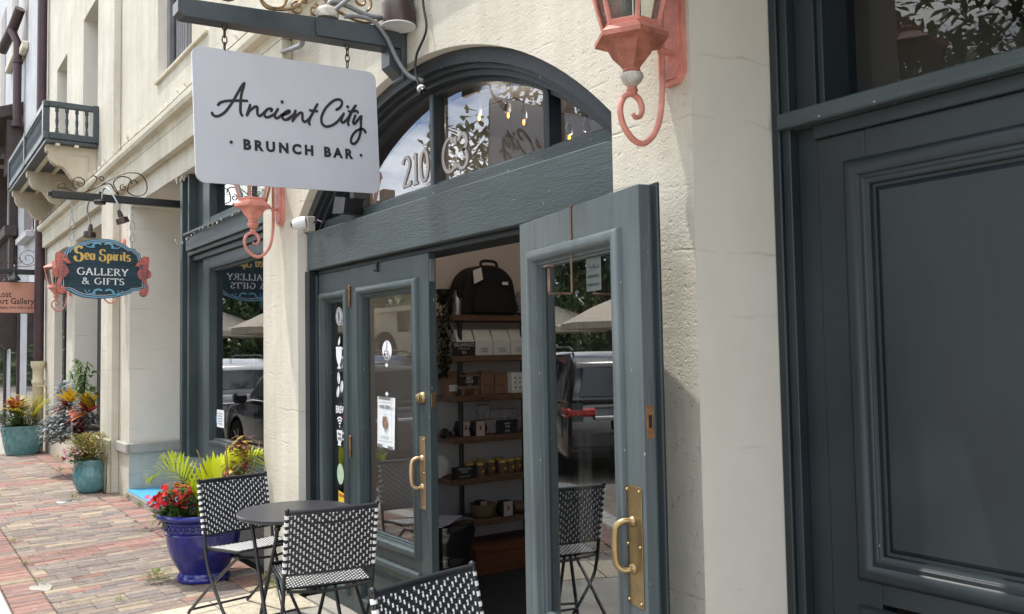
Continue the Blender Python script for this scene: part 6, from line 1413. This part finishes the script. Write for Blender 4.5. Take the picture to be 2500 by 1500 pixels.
# ================================================================== THINGS IN THE GIFT SHOP WINDOW
q = thing('paper_notice', 'small white notice with a blue tag inside the gift shop window corner', 'notice', (-7.62, .145, 1.02)); mb = MB(); mb.box(-.10, .10, -.002, .0, -.075, .075); mb.build('sheet', 'paper', q); mb = MB(); mb.box(-.20, -.105, -.002, 0, -.04, .03); mb.build('tag', 'tape_blue', q)
bq = Board((0, -.003, 0), (1, 0, 0), (0, 0, 1)); mb = MB(); [ribbon(mb, bq, [(-.06, .045 - k * .022), (.06, .045 - k * .022)], .006, dots=False) for k in range(5)]; mb.build('fine_print', 'grey_pipe', q)
q = thing('glass_jellyfish', 'blown blue glass jellyfish hanging in the gift shop window', 'ornament', (-6.75, .32, 2.0)); mb = MB(); mb.lathe([(.0, .12), (.08, .10), (.13, .04), (.14, -.03), (.11, -.09), (.0, -.07)], 20); mb.build('bell', 'blown_blue', q, 60); mb = MB(); [mb.tube(cat_rom([(rnd(-.08, .08), rnd(-.05, .05), -.08), (rnd(-.1, .1), rnd(-.05, .05), -.22), (rnd(-.12, .12), rnd(-.05, .05), -.42)], 5), .006, 5) for _ in range(9)]; mb.build('tentacle', 'blown_blue', q, 60)
q = thing('glass_ornament', 'dark red glass sea ornament hanging above the blue jellyfish', 'ornament', (-6.62, .34, 2.3)); mb = MB(); mb.ball((0, 0, -.06), .09, 12, 1.5); [mb.tube([(0, 0, 0), (rnd(-.16, .16), rnd(-.06, .06), rnd(.0, .14))], .012, 5) for _ in range(7)]; mb.build('body', 'blown_red', q, 60)
q = thing('banner', 'tall blue banner with a green foot leaning inside the gift shop window', 'banner', (-6.75, .45, .65)); mb = MB(); mb.add([(-.22, 0, .20), (.3, 0, .20), (.3, 0, 1.0), (.12, 0, 1.0)], [(0, 1, 2, 3)]); mb.build('upper_cloth', 'fabric_blue', q); mb = MB(); mb.add([(-.27, 0, 0), (.3, 0, 0), (.3, 0, .199), (-.22, 0, .199)], [(0, 1, 2, 3)]); mb.build('lower_cloth', 'fabric_green', q)

# ================================================================== SHELVES AND GOODS INSIDE
sh = thing('shelf_unit', 'plank and black pipe shelves on the left wall inside the door', 'shelf', (-5.30, 1.0, 0))
ZS = [1.822, 1.532, 1.252, .962, .675, .378]
for z in ZS:
    mb = MB(); mb.box(-.145, .145, 0, 1.6, z - .043, z, .004); o = mb.build('shelf_board', 'plank', sh)
    mb = MB(); [mb.box(-.143 + k * .0575, -.0885 + k * .0575, -.004, -.0005, z - .042, z - .001, .0015) for k in range(5)]; mb.build('end_block', 'plank_end', o)
for y in (.075, .62, 1.2):
    for x in (.10,):
        mb = MB(); mb.tube([(x, y, .02), (x, y, 1.90)], .017, 10); mb.build('pipe', 'black', sh, 60)
for z in (1.93, .99):
    mb = MB(); Mx = Matrix.Translation((.02, -.02, z)) @ Matrix.Rotation(PI / 2, 4, 'Y'); mb.lathe([(.0, 0), (.035, .0), (.038, .01), (.018, .02), (.018, .09), (.0, .09)], 14, Mx=Mx); mb.build('flange', 'black', sh, 60)
bpk = thing('backpack', 'black canvas backpack with a white swing tag on the top shelf', 'bag', (-5.26, 1.32, 1.823))
mb = MB(); prof = [(-.24, 0), (.22, 0), (.225, .13), (.20, .26), (.12, .335), (.02, .36), (-.10, .345), (-.19, .27), (-.235, .14)]; mb.prism([(a * 1.0, b) for a, b in cat_rom_2(prof + prof[:1])[:-1]], 'YZ', -.12, .10); o = mb.build('body', 'fabric', bpk, 40); mo = o.modifiers.new('round', 'BEVEL'); mo.width = .03; mo.segments = 3
mb = MB(); mb.prism([(a * .72, b * .55 + .02) for a, b in prof], 'YZ', .101, .135); o = mb.build('pocket', 'fabric', bpk, 40)
mb = MB(); mb.tube(cat_rom([(.08, -.07, .34), (.08, -.06, .385), (.08, .05, .385), (.08, .07, .345)], 5), .011, 8); mb.tube(cat_rom([(.02, -.20, .30), (.10, -.27, .2), (.06, -.25, .05)], 5), .016, 6); mb.build('handle', 'fabric', bpk, 60)
mb = MB(); mb.add([(.128, -.17, .31), (.128, -.10, .335), (.135, -.09, .25), (.135, -.165, .215)], [(0, 1, 2, 3)]); mb.build('swing_tag', 'paper', bpk); mb = MB(); mb.box(.137, .139, .075, .125, .215, .238); mb.build('patch', 'paper', bpk)
q = thing('water_bottle', 'silver bottle left of the backpack on the top shelf', 'bottle', (-5.2, 1.055, 1.823)); mb = MB(); mb.lathe([(.035, 0), (.036, .12), (.02, .15), (.02, .17), (.0, .17)], 16); mb.build('body', 'steel', q, 50)
q = thing('cap_hat', 'grey plaid cap at the right end of the top shelf', 'hat', (-5.24, 1.66, 1.823)); mb = MB(); mb.ball((0, 0, .09), .10, 14, .95); mb.prism(arc((0, .0), .13, -60, 60, 10) + [(.0, .0)], 'XY', .02, .03); mb.build('crown', 'plaid', q, 60)
q = thing('trailing_plant', 'dark trailing artificial plant hanging beside the shelves', 'plant', (-5.22, .955, 1.97)); mb = MB()
for _ in range(620):
    z = -rnd(0, 1) ** .8 * .58; w = .055 * (1 - .35 * abs(z) / .58); mb.cur = random.choice([(.02, .035, .012), (.03, .05, .018), (.015, .025, .01)]); mb.leaf((rnd(-w, w), rnd(-w, w), z), (rnd(-1, 1), rnd(-1, 1), rnd(-.9, .3)), .030, .014, seg=2)
mb.build('foliage', 'leaf', q, 180); mb = MB(); mb.lathe([(.03, -.03), (.05, .0), (.052, .03), (.0, .03)], 14); mb.build('pot', 'black', q, 60)
def pouch(y, label, w=.145, h=.185):
    q = thing('coffee_bag', label, 'coffee bag', (-5.23, y, 1.533), 0, 'white coffee bags on the second shelf'); mb = MB(); c = w / 2
    mb.add([(-.04, -c, 0), (.045, -c, 0), (.045, c, 0), (-.04, c, 0), (-.035, -c * 1.02, .1), (.05, -c * 1.02, .1), (.05, c * 1.02, .1), (-.035, c * 1.02, .1), (-.006, -c * .96, h), (.006, -c * .96, h), (.006, c * .96, h), (-.006, c * .96, h)], [(0, 3, 2, 1), (0, 1, 5, 4), (1, 2, 6, 5), (2, 3, 7, 6), (3, 0, 4, 7), (4, 5, 9, 8), (5, 6, 10, 9), (6, 7, 11, 10), (7, 4, 8, 11), (8, 9, 10, 11)]); mb.build('bag', 'paper', q, 30)
    b_ = Board((.0515, 0, 0), (0, 1, 0), (-.05, 0, 1)); text(b_, 'RELAMPAGO', .026, 0, .088, 'bag_lettering', 'ink', q, bold=.0012, sx=.68)
    mb = MB(); [ribbon(mb, b_, [(-.03, .05 - k * .012), (.03, .05 - k * .012)], .0035, dots=False) for k in range(3)]; mb.build('fine_print', 'grey_pipe', q)
pouch(1.268, 'white coffee bag right beside the chalk price sign'); pouch(1.425, 'white coffee bag in the middle of the row'); pouch(1.58, 'white coffee bag half behind the open door leaf'); pouch(1.11, 'white coffee bag behind the chalk price sign')
def board(y, z, w, h, lines, label, x=-5.165, frame=None, rot=0.0):
    q = thing('chalk_sign', label, 'sign', (x, y, z + .001)); mb = MB(); mb.box(-.006, .004, -w / 2, w / 2, 0, h, .002); mb.build('slate', 'chalk', q)
    if frame:
        mb = MB(); [mb.box(-.007, .008, -w / 2 - .01, w / 2 + .01, a, b) for a, b in ((-.0, .008), (h - .008, h))]; mb.build('frame', 'plank_end', q)
    b_ = Board((.0045, 0, 0), (0, 1, 0), (0, 0, 1))
    for s, sz, zz in lines: text(b_, s, sz, 0, h * zz, 'chalk_lettering', 'paper', q, sx=.8)
board(1.085, 1.533, .19, .095, (('RELAMPAGO', .036, .66), ('COFFEE ROASTERS', .014, .46), ('$16', .030, .14)), 'chalk price sign RELAMPAGO $16 on the second shelf')
board(1.125, 1.31, .155, .085, (("BEE'S", .030, .62), ('WRAP', .030, .32), ('reusable', .012, .12)), "small framed chalk sign BEE'S WRAP on a little easel", frame=True)
q = thing('easel', "little wooden easel under the BEE'S WRAP sign", 'easel', (-5.165, 1.125, 1.253)); mb = MB(); mb.box(-.02, .02, -.09, .09, .045, .056, .002); mb.box(-.01, .01, -.06, -.045, 0, .045); mb.box(-.01, .01, .04, .055, 0, .045); mb.build('stand', 'plank_end', q)
board(1.445, .963, .19, .10, (('wellness', .020, .70), ('TEA', .030, .42), ('$7.00', .024, .12)), 'chalk price sign reading TEA on the fourth shelf')
board(1.075, .676, .205, .085, (('MOROCCAN', .022, .70), ('MINTS', .022, .46), ('dark peppermint $5.50', .013, .15)), 'chalk price sign reading MOROCCAN MINTS on the fifth shelf')
for k, (y, h) in enumerate(((1.04, .17), (1.20, .155), (1.335, .165), (1.45, .15))):
    q = thing('kraft_bag', ['brown kraft pouch behind the easel', 'brown kraft pouch right of the easel', 'tall brown kraft pouch with a pale label in the middle', 'brown kraft pouch next to the white printed box'][k], 'pouch', (-5.27, y, 1.253)); mb = MB(); mb.prism([(-.06, 0), (.06, 0), (.062, h * .7), (.056, h), (-.056, h), (-.062, h * .7)], 'YZ', -.025, .03); mb.build('bag', 'kraft', q)
    mb = MB(); mb.box(.0305, .0315, -.035, .035, .03, .075); mb.build('label', 'plank_end' if k else 'paper', q)
q = thing('printed_box', 'white printed box with small symbols at the right of the third shelf', 'box', (-5.22, 1.585, 1.253)); mb = MB(); mb.box(-.03, .03, -.07, .07, 0, .15, .002); mb.build('carton', 'paper', q); b_ = Board((.031, 0, 0), (0, 1, 0), (0, 0, 1)); mb = MB(); [disc(mb, b_, (-.04 + .04 * (k % 3), .11 - .035 * (k // 3)), .007) for k in range(8)]; islands(mb.build('symbol', 'ink', q))
def hexbox(x, y, z, label, w=.065):
    q = thing('gift_box', label, 'box', (x, y, z + .001)); mb = MB(); mb.prism([(-w * .6, 0), (w * .6, 0), (w * .95, .05), (w * .6, .105), (-w * .6, .105), (-w * .95, .05)], 'YZ', -.035, .035); mb.build('carton', 'black_matte', q); mb = MB(); mb.box(.0352, .0365, -w * .55, w * .55, .001, .104); mb.build('front_panel', 'salmon_pale', q); b_ = Board((.037, 0, 0), (0, 1, 0), (0, 0, 1)); mb = MB(); disc(mb, b_, (0, .055), .010, 8, .012); ribbon(mb, b_, [(-.01, .074), (.01, .074)], .005); mb.build('emblem', 'brown', q)
M['salmon_pale'] = mat('pale_pink_card', (.55, .44, .40), .7)
hexbox(-5.20, 1.215, .962, 'pink and black gift box at the front of the fourth shelf'); hexbox(-5.26, 1.13, .962, 'pink and black gift box half behind the black pipe on the fourth shelf'); hexbox(-5.18, 1.43, .378, 'pink and black gift box beside the basket on the bottom shelf', .07); hexbox(-5.30, 1.30, .378, 'gift box behind the basket on the bottom shelf', .05)
q = thing('tea_packs', 'clear packs of tea stacked behind the TEA sign', 'packs', (-5.32, 1.42, .963)); mb = MB(); mb.box(-.03, .05, -.14, .22, 0, .10, .006); mb.build('lower_pack', 'plastic', q); mb = MB(); mb.box(-.03, .05, -.13, -.05, .101, .21, .008); mb.build('tall_pack', 'plastic', q); mb = MB(); mb.box(-.03, .05, -.045, .2, .101, .17, .006); mb.build('upper_pack', 'plastic', q)
JL = ['jar behind the MOROCCAN MINTS sign', 'jar just right of the MOROCCAN MINTS sign', 'jar at the back beside the left pair', 'jar in the second row near the middle', 'jar at the back in the middle', 'front jar in the middle of the fifth shelf', 'jar at the back right', 'front jar right of the middle', 'rightmost jar before the door leaf']
for k, (x, y) in enumerate(((-5.21, 1.145), (-5.19, 1.225), (-5.31, 1.22), (-5.27, 1.37), (-5.35, 1.33), (-5.2, 1.425), (-5.36, 1.50), (-5.23, 1.515), (-5.26, 1.60))):
    q = thing('jar', 'glass sweet jar with gold lid, ' + JL[k], 'jar', (x, y, .676), 0, 'glass jars on the fifth shelf'); mb = MB(); mb.lathe([(.034, 0), (.036, .01), (.036, .065), (.028, .08), (.0, .08)], 16); mb.build('contents', 'jar_fill', q, 60); mb = MB(); mb.lathe([(.031, .081), (.032, .098), (.0, .098)], 16); mb.build('lid', 'gold_leaf', q, 50); mb = MB(); disc(mb, Board((.0365, 0, 0), (0, 1, 0), (0, 0, 1)), (0, .04), .010); mb.build('label', 'yellow', q)
q = thing('wall_frame', 'white scalloped frame leaning behind the MOROCCAN MINTS sign', 'frame', (-5.30, .955, .69)); mb = MB(); mb.lathe([(.045, -.008), (.075, -.008), (.078, .006), (.045, .006)], 40, Mx=Matrix.Rotation(PI / 2, 4, 'Y'), wob=lambda a, z: 1 + .05 * math.cos(9 * a)); o = mb.build('rim', 'white', q, 60); o.location = (0, 0, .07); mb = MB(); mb.box(-.004, .0, -.05, .05, .02, .12); mb.build('slate', 'chalk', q)
q = thing('basket', 'woven straw basket on the bottom shelf', 'basket', (-5.24, 1.275, .379)); mb = MB(); mb.lathe([(.07, 0), (.085, .02), (.095, .07), (.10, .095), (.094, .097), (.085, .05), (.0, .02)], 28); mb.build('wicker', 'wicker', q, 60)
q = thing('snack_bag', 'clear bag of brown snacks at the right of the bottom shelf', 'bag', (-5.22, 1.57, .379)); mb = MB(); mb.lathe([(.03, 0), (.085, .02), (.095, .04), (.06, .075), (.0, .085)], 14, wob=lambda a, z: 1 + .12 * math.sin(3 * a)); mb.build('bag', 'jar_fill', q, 60)
q = thing('wooden_crate', 'reddish brown wooden crate on the floor under the shelves', 'crate', (-5.27, 1.45, .006)); mb = MB(); mb.box(-.17, .17, -.33, .6, 0, .145, .004); mb.box(-.175, .175, -.335, .605, .147, .19, .004); mb.build('side', 'cherry', q); mb = MB(); mb.box(.1705, .182, -.335, -.28, 0, .146, .002); mb.build('corner_slat', 'cherry', q)
q = thing('stool', 'glossy black hourglass side table just inside the door', 'side table', (-4.58, .545, .006)); mb = MB(); mb.lathe([(.15, 0), (.17, .01), (.185, .06), (.185, .16), (.172, .22), (.155, .25), (.172, .275), (.178, .30), (.168, .33), (.17, .36), (.19, .43), (.20, .49), (.198, .525), (.19, .53), (.0, .53)], 40); o = mb.build('body', 'black_gloss', q, 40)
for k, (dx, dy, r, m_, nm, lb) in enumerate(((.02, -.02, .2, 'mag2', 'magazine', 'blue covered magazine lying on top of the black stool, right'), (-.05, -.07, -.3, 'photo', 'magazine', 'picture covered magazine on the black stool, left'), (0, -.03, .05, 'paper', 'magazine', 'white magazine at the bottom of the pile on the black stool'))):
    mb = MB(); mb.box(-.105, .105, -.14, .14, 0, .006, .001); o = mb.build(nm, m_); o.location = (-4.57 + dx, .52 + dy, .537 + (.014 if k == 0 else .0075 if k == 1 else 0)); o.rotation_euler = (0, 0, r + .5); tag(o, lb, 'magazine')
# warm lamp string inside, seen through the arched window
q = thing('string_lights', 'string of glowing amber filament bulbs inside the arched window', 'string lights', (-3.9, .7, 3.0)); mb = MB(); mb.tube(cat_rom([(-1.5, 0, .15), (-.8, 0, .06), (-.15, 0, .02), (0, 0, -.03), (.4, 0, -.2), (.8, .0, -.3), (1.4, 0, -.2)], 6), .004, 5); mb.build('cord', 'black', q)
for (x, z, lit) in ((-4.045, 2.925, 1), (-3.895, 2.85, 1), (-3.575, 2.885, 1), (-3.495, 2.675, 1), (-3.35, 2.66, 0), (-4.35, 2.98, 1), (-3.68, 2.70, 0)):
    mb = MB(); mb.tube([(x + 3.9, 0, z - 3.0 + .07), (x + 3.9, 0, z - 3.0 + .12)], .005, 5); mb.lathe([(.012, .075), (.019, .06), (.019, .02), (.010, .015)], 10, (x + 3.9, 0, z - 3.0)); s_ = mb.build('socket', 'grey_pipe', q, 60)
    mb = MB(); mb.lathe([(.005, .016), (.008, .004), (.0075, -.010), (.0, -.02)], 10, (x + 3.9, 0, z - 3.0)); mb.build('bulb', 'bulb' if lit else 'bulb_off', q, 60)

for (x, z) in ((.0, -.11), (.40, -.36), (-.40, -.05)):
    ld = bpy.data.lights.new('filament_light', 'POINT'); ld.energy = 1.9; ld.color = (1, .82, .66); ld.shadow_soft_size = .03; lo = bpy.data.objects.new('filament_light', ld); COL.objects.link(lo); lo.parent = q; lo.location = (x, .06, z)

# ================================================================== STREET SEEN IN THE GLASS
random.seed(21)
def tree(name, label, x, y, h, crown_r, n, cols, z0, leafL=.22, holes=0, blobs=14):
    t = thing(name, label, 'tree', (x, y, -.02), 0, 'trees across the street'); mb = MB(); mb.tube(cat_rom([(0, 0, 0), (.1, .05, z0 * .5), (-.05, 0, z0), (.1, .1, h * .75)], 4), [.22 * (1 - .05 * i) for i in range(13)], 10)
    tips = []
    for k in range(blobs):
        a = rnd(0, 6.28); q = crown_r * math.sqrt(rnd(.05, 1)); zz = rnd(z0, h); f_ = math.sin(PI * min(1, max(.15, (zz - z0) / (h - z0) * .75 + .2))); p = V(q * f_ * math.cos(a), q * f_ * math.sin(a), zz); tips.append(p); s = V(0, 0, z0 + (zz - z0) * .3); mb.tube([s, (s + p) * .5 + V(0, 0, .15), p], [.07, .045, .02], 5)
    mb.build('trunk', 'bark', t, 60); mb = MB()
    for p in tips:
        R = rnd(.5, 1.0) * crown_r * .38
        for _ in range(n // blobs):
            d = V(random.gauss(0, 1), random.gauss(0, 1), random.gauss(0, .75)); d = d.normalized() * R * rnd(.2, 1) ** .5; c = random.choice(cols); k = rnd(.7, 1.25); mb.cur = tuple(v * k for v in c)
            mb.leaf(p + d, (rnd(-1, 1), rnd(-1, 1), rnd(-.7, .5)), leafL * rnd(.7, 1.3), leafL * .42, seg=2)
    mb.build('crown', 'leaf', t, 180)
OAK = [(.05, .085, .022), (.065, .11, .028), (.035, .06, .018), (.09, .135, .035)]
BRT = [(.09, .17, .035), (.12, .21, .04), (.06, .11, .025)]
tree('oak_tree', 'broad oak across the street, mirrored in the glass over the right door', -4.6, -11.0, 9.5, 5.0, 11500, OAK, 3.2, .26, blobs=34)
tree('magnolia_tree', 'dark leaved magnolia mirrored in the arched window', -13.2, -8.8, 8.4, 2.9, 8200, [(.035, .065, .018), (.055, .09, .022), (.10, .12, .03)], 2.4, .24, blobs=26)
tree('street_tree', 'bright green tree behind the parked cars, mirrored in the open leaf', -33, -15, 6.6, 4.2, 3600, BRT, 2.2, .42, blobs=20)
tree('street_tree', 'tall dark tree mirrored at the left of the open leaf', -44, -20, 9.0, 6.0, 3600, OAK, 2.0, .55, blobs=22)
tree('street_tree', 'dark tree farther along the far pavement', -38, -11.5, 8.0, 4.5, 3000, OAK, 2.2, .45, blobs=20)
tree('street_tree', 'rounded green tree beside the far cafe umbrella', -52, -16, 10, 6, 3000, BRT, 1.8, .6, blobs=20)
tree('street_tree', 'spreading dark tree at the end of the street', -60, -9, 13, 7, 3000, OAK, 2.0, .7, blobs=22)
wood = MB()
for q_ in range(10500):
    wood.cur = tuple(v * rnd(.6, 1.2) for v in random.choice(OAK + BRT))
    if q_ % 3 == 0: x, y = rnd(-85, -24), rnd(-31, -25)
    else: x, y = rnd(-86, -66), rnd(-34, -3.5)
    wood.leaf((x, y, rnd(0, 1) * (8.2 + 2 * math.sin(x * .4 + y * .5))), (rnd(-1, 1), rnd(-1, 1), rnd(-.6, .6)), rnd(.8, 1.6), .7, seg=2)
wood.build('far_hedge_wood', 'leaf', smooth=180, kind='stuff')
fb = thing('arcade_building', 'low cream arcaded building across the street, mirrored in the closed leaf', 'building', (-21, -11.5, 0))
mb = MB(); pts_ = []
def arcade(mb):
    for k in range(6):
        x0 = -8 + k * 2.9; mb.box(x0, x0 + .9, -.4, 0, 0, 2.3)
        n = 14
        for i in range(n):
            a0, a1 = PI - PI * i / n, PI - PI * (i + 1) / n; cx = x0 + 1.9
            mb.add([(cx + math.cos(a0), 0, 1.6 + .75 * math.sin(a0)), (cx + math.cos(a1), 0, 1.6 + .75 * math.sin(a1)), (cx + math.cos(a1), 0, 3.0), (cx + math.cos(a0), 0, 3.0)], [(0, 1, 2, 3)])
    mb.box(-8, 9.4, -5, -.4, 0, 3.0) ; mb.box(-8.2, 9.6, -.5, .12, 3.0, 3.16); mb.box(-7, 8.5, -5, -1.6, 3.0, 5.0)
arcade(mb); mb.build('wall', 'stucco_trim', fb)
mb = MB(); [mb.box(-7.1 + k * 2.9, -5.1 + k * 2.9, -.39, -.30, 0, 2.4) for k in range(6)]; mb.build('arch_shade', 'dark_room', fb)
lw = thing('terrace_wall', 'low white wall with a railing by the far cafe terrace', 'wall', (-34, -9.8, 0)); mb = MB(); mb.box(-14, 7, -.15, .15, -.02, .85, .02); [mb.box(-14 + k * 3, -13.4 + k * 3, -.25, .25, -.02, 1.15, .02) for k in range(7)]; mb.build('wall', 'stucco_trim', lw)
mb = MB(); [mb.tube([(-13 + k * .5, 0, .85), (-13 + k * .5, 0, 1.25)], .02, 5) for k in range(40)]; mb.tube([(-14, 0, 1.26), (7, 0, 1.26)], .03, 5); mb.build('railing', 'black', lw)
q = thing('covered_grill', 'round blue covered object on the far terrace', 'cover', (-31.5, -10.6, 1.05)); mb = MB(); mb.ball((0, 0, 0), .55, 14, .6); mb.build('cover', 'cloth_blue', q, 60)
def umbrella(x, y, R, zb, zt, label):
    u = thing('market_umbrella', label, 'umbrella', (x, y, -.02), .4, 'cream market umbrellas across the street'); mb = MB(); mb.lathe([(R, zb - .22), (R, zb), (R * .5, zb + (zt - zb) * .55), (.04, zt), (.0, zt + .08)], 8); mb.build('canopy', 'canvas', u)
    mb = MB(); mb.tube([(0, 0, 0), (0, 0, zt)], .045, 8); mb.build('pole', 'trim', u, 60); mb = MB(); [mb.tube([(0, 0, zb + .35), (R * .97 * math.cos(k * PI / 4), R * .97 * math.sin(k * PI / 4), zb - .03)], .015, 4) for k in range(8)]; mb.build('rib', 'trim', u)
umbrella(-28.5, -9.0, 2.3, 2.55, 3.55, 'cream market umbrella mirrored in the open door leaf'); umbrella(-36, -8.2, 2.4, 2.6, 3.6, 'cream market umbrella mirrored in the gift shop window')
def car(name, label, loc, rotz, paint, L=4.6, Wd=1.84, Hh=1.70, van=.0):
    """Estate-shaped SUV, nose along +x, built from side profiles with tumblehome."""
    c = thing(name, label, 'car', loc, rotz, 'cars parked along the kerb'); hw = Wd / 2; h = Hh
    low = [(-L / 2, .42), (-L / 2 + .02, .95), (-L / 2 + .10, 1.02), (.75, 1.04), (L / 2 - .55, .93), (L / 2 - .12, .78), (L / 2, .55), (L / 2 - .05, .28)]
    def wheel_cut(poly):
        out = poly[:]
        for cx in (L / 2 - .88, -L / 2 + .86): out += [(cx + .40 * math.cos(a), .34 + .40 * math.sin(a)) for a in [PI * k / 10 for k in range(11)] if .34 + .40 * math.sin(a) > .25]
        return out + [(-L / 2 + .08, .28)]
    mb = MB(); mb.prism(wheel_cut(low), 'XZ', -hw, hw)
    for v in mb.v:
        if v.z > .8: v.y *= .965
        if abs(v.x) > L / 2 - .3: v.y *= .94
    o = mb.build('body', paint, c); b_ = o.modifiers.new('b', 'BEVEL'); b_.width = .045; b_.segments = 3; b_.limit_method = 'ANGLE'; o.data.polygons.foreach_set('use_smooth', [True] * len(o.data.polygons))
    top = [(-L / 2 + .06, 1.0), (-L / 2 + .22, h - .17), (-L / 2 + .55, h - .02), (.0, h), (.45, h - .10), (1.15, 1.03)]
    mb = MB(); mb.prism(top, 'XZ', -hw * .93, hw * .93)
    for v in mb.v: v.y *= 1 - .20 * max(0, (v.z - 1.0) / (h - 1.0))
    o = mb.build('cabin', paint, c); b_ = o.modifiers.new('b', 'BEVEL'); b_.width = .07; b_.segments = 3; o.data.polygons.foreach_set('use_smooth', [True] * len(o.data.polygons))
    def side(x, z, s): return (x, s * (hw * .93 * (1 - .20 * max(0, (z - 1.0) / (h - 1.0))) + .006), z)
    mb = MB()
    for s in (-1, 1):
        for win in ([(-L / 2 + .30, 1.06), (-L / 2 + .42, h - .22), (-L / 2 + .95, h - .13), (-L / 2 + .98, 1.06)], [(-L / 2 + 1.05, 1.06), (-L / 2 + 1.03, h - .13), (-.25, h - .11), (-.22, 1.06)], [(-.14, 1.06), (-.17, h - .11), (.35, h - .15), (.92, 1.06)]): mb.add([side(x, z, s) for x, z in win], [(0, 1, 2, 3)])
    mb.add([(-L / 2 + .115, -hw * .74, 1.10), (-L / 2 + .115, hw * .74, 1.10), (-L / 2 + .225, hw * .64, h - .23), (-L / 2 + .225, -hw * .64, h - .23)], [(0, 1, 2, 3)]); mb.add([(1.08, -hw * .8, 1.09), (1.08, hw * .8, 1.09), (.56, hw * .66, h - .14), (.56, -hw * .66, h - .14)], [(0, 1, 2, 3)])
    for v in mb.v:
        if abs(v.x - (-L / 2 + .115)) < .02 or abs(v.x - (-L / 2 + .225)) < .02: v.x -= .055
    mb.build('window', 'car_glass', c)
    for s in (-1, 1):
        if van == 0:
            mb = MB(); mb.box(-L / 2 - .016, -L / 2 + .30, s * hw * .50, s * (hw * .955 + .014), .835, .955, .03); mb.build('tail_lamp', 'red_lens', c)
        mb = MB(); mb.prism([(-.0, .78), (.0, 1.02), (.22, .98), (.30, .88)] if van == 0 else [(0, .85), (-.02, h - .35), (.10, h - .35), (.12, .85)], 'XZ', 0, .16); o = mb.build('tail_lamp' if van else 'lamp_surround', 'red_lens' if van else 'trim', c); o.location = (-L / 2 - .012, s * hw * .80 - (0.08), 0); 
        mb = MB(); mb.tube([(-L / 2 + .55, s * hw * .68, h + .0), (-L / 2 + .75, s * hw * .68, h + .05), (.15, s * hw * .68, h + .05), (.35, s * hw * .68, h - .03)], .02, 6); mb.build('roof_rail', 'trim', c, 60)
        mb = MB(); mb.box(.80, .98, s * hw, s * (hw + .20), .98, 1.14, .04); mb.build('door_mirror', paint, c)
        for cx in (L / 2 - .88, -L / 2 + .86):
            Mx = Matrix.Translation((cx, s * (hw - .24), .34)) @ Matrix.Rotation(-s * PI / 2, 4, 'X'); mb = MB(); mb.lathe([(.20, 0), (.335, .0), (.345, .03), (.345, .19), (.325, .215), (.23, .22), (.21, .20)], 28, Mx=Mx); w = mb.build('wheel', 'rubber', c, 50)
            mb = MB(); mb.lathe([(.0, .17), (.06, .185), (.06, .20), (.0, .20)], 14, Mx=Mx); mb.lathe([(.20, .19), (.225, .21), (.215, .20)], 28, Mx=Mx)
            for k in range(7): a = 2 * PI * k / 7; mb.tube([Mx @ V(.04 * math.cos(a), .04 * math.sin(a), .19), Mx @ V(.21 * math.cos(a), .21 * math.sin(a), .20)], .026, 5)
            mb.build('rim', 'alloy', w, 50)
    mb = MB(); mb.box(-L / 2 - .03, -L / 2 + .25, -hw * .9, hw * .9, .42, .62, .04); mb.box(L / 2 - .2, L / 2 + .02, -hw * .88, hw * .88, .36, .55, .04); mb.build('bumper', 'trim' if paint != 'car_white' else paint, c)
    mb = MB(); mb.box(-L / 2 - .038, -L / 2 - .031, -.26, .26, .66, .78); mb.build('plate_recess', 'trim', c); mb = MB(); mb.box(-L / 2 - .06, -L / 2 + .02, -hw * .55, hw * .55, .80, .845, .01); mb.build('chrome_strip', 'steel', c)
    mb = MB(); mb.tube([(-L / 2 + .7, 0, h), (-L / 2 + .45, 0, h + .22)], .012, 5); mb.build('aerial', 'black', c)
    return c
car('parked_car', 'black SUV parked at the kerb, mirrored in the door glass', (-12.7, -3.0, -.15), PI, 'car_black')
car('parked_car', 'white hatchback with tall red tail lamps, mirrored in the gift shop window', (-18.7, -2.95, -.15), PI, 'car_white', 4.5, 1.80, 1.68, 1)
car('parked_car', 'dark car parked beyond the white hatchback', (-25.0, -2.9, -.15), PI, 'car_black', 4.4, 1.80, 1.48)
wl_ = thing('utility_wire', 'thin overhead wire mirrored in the arched window', 'wire', (-20, -9, 5.6)); mb = MB(); mb.tube([(-25, 0, 1.2), (-10, 0, .1), (5, 0, 0), (25, 0, .9)], .012, 4); mb.build('wire', 'black', wl_)
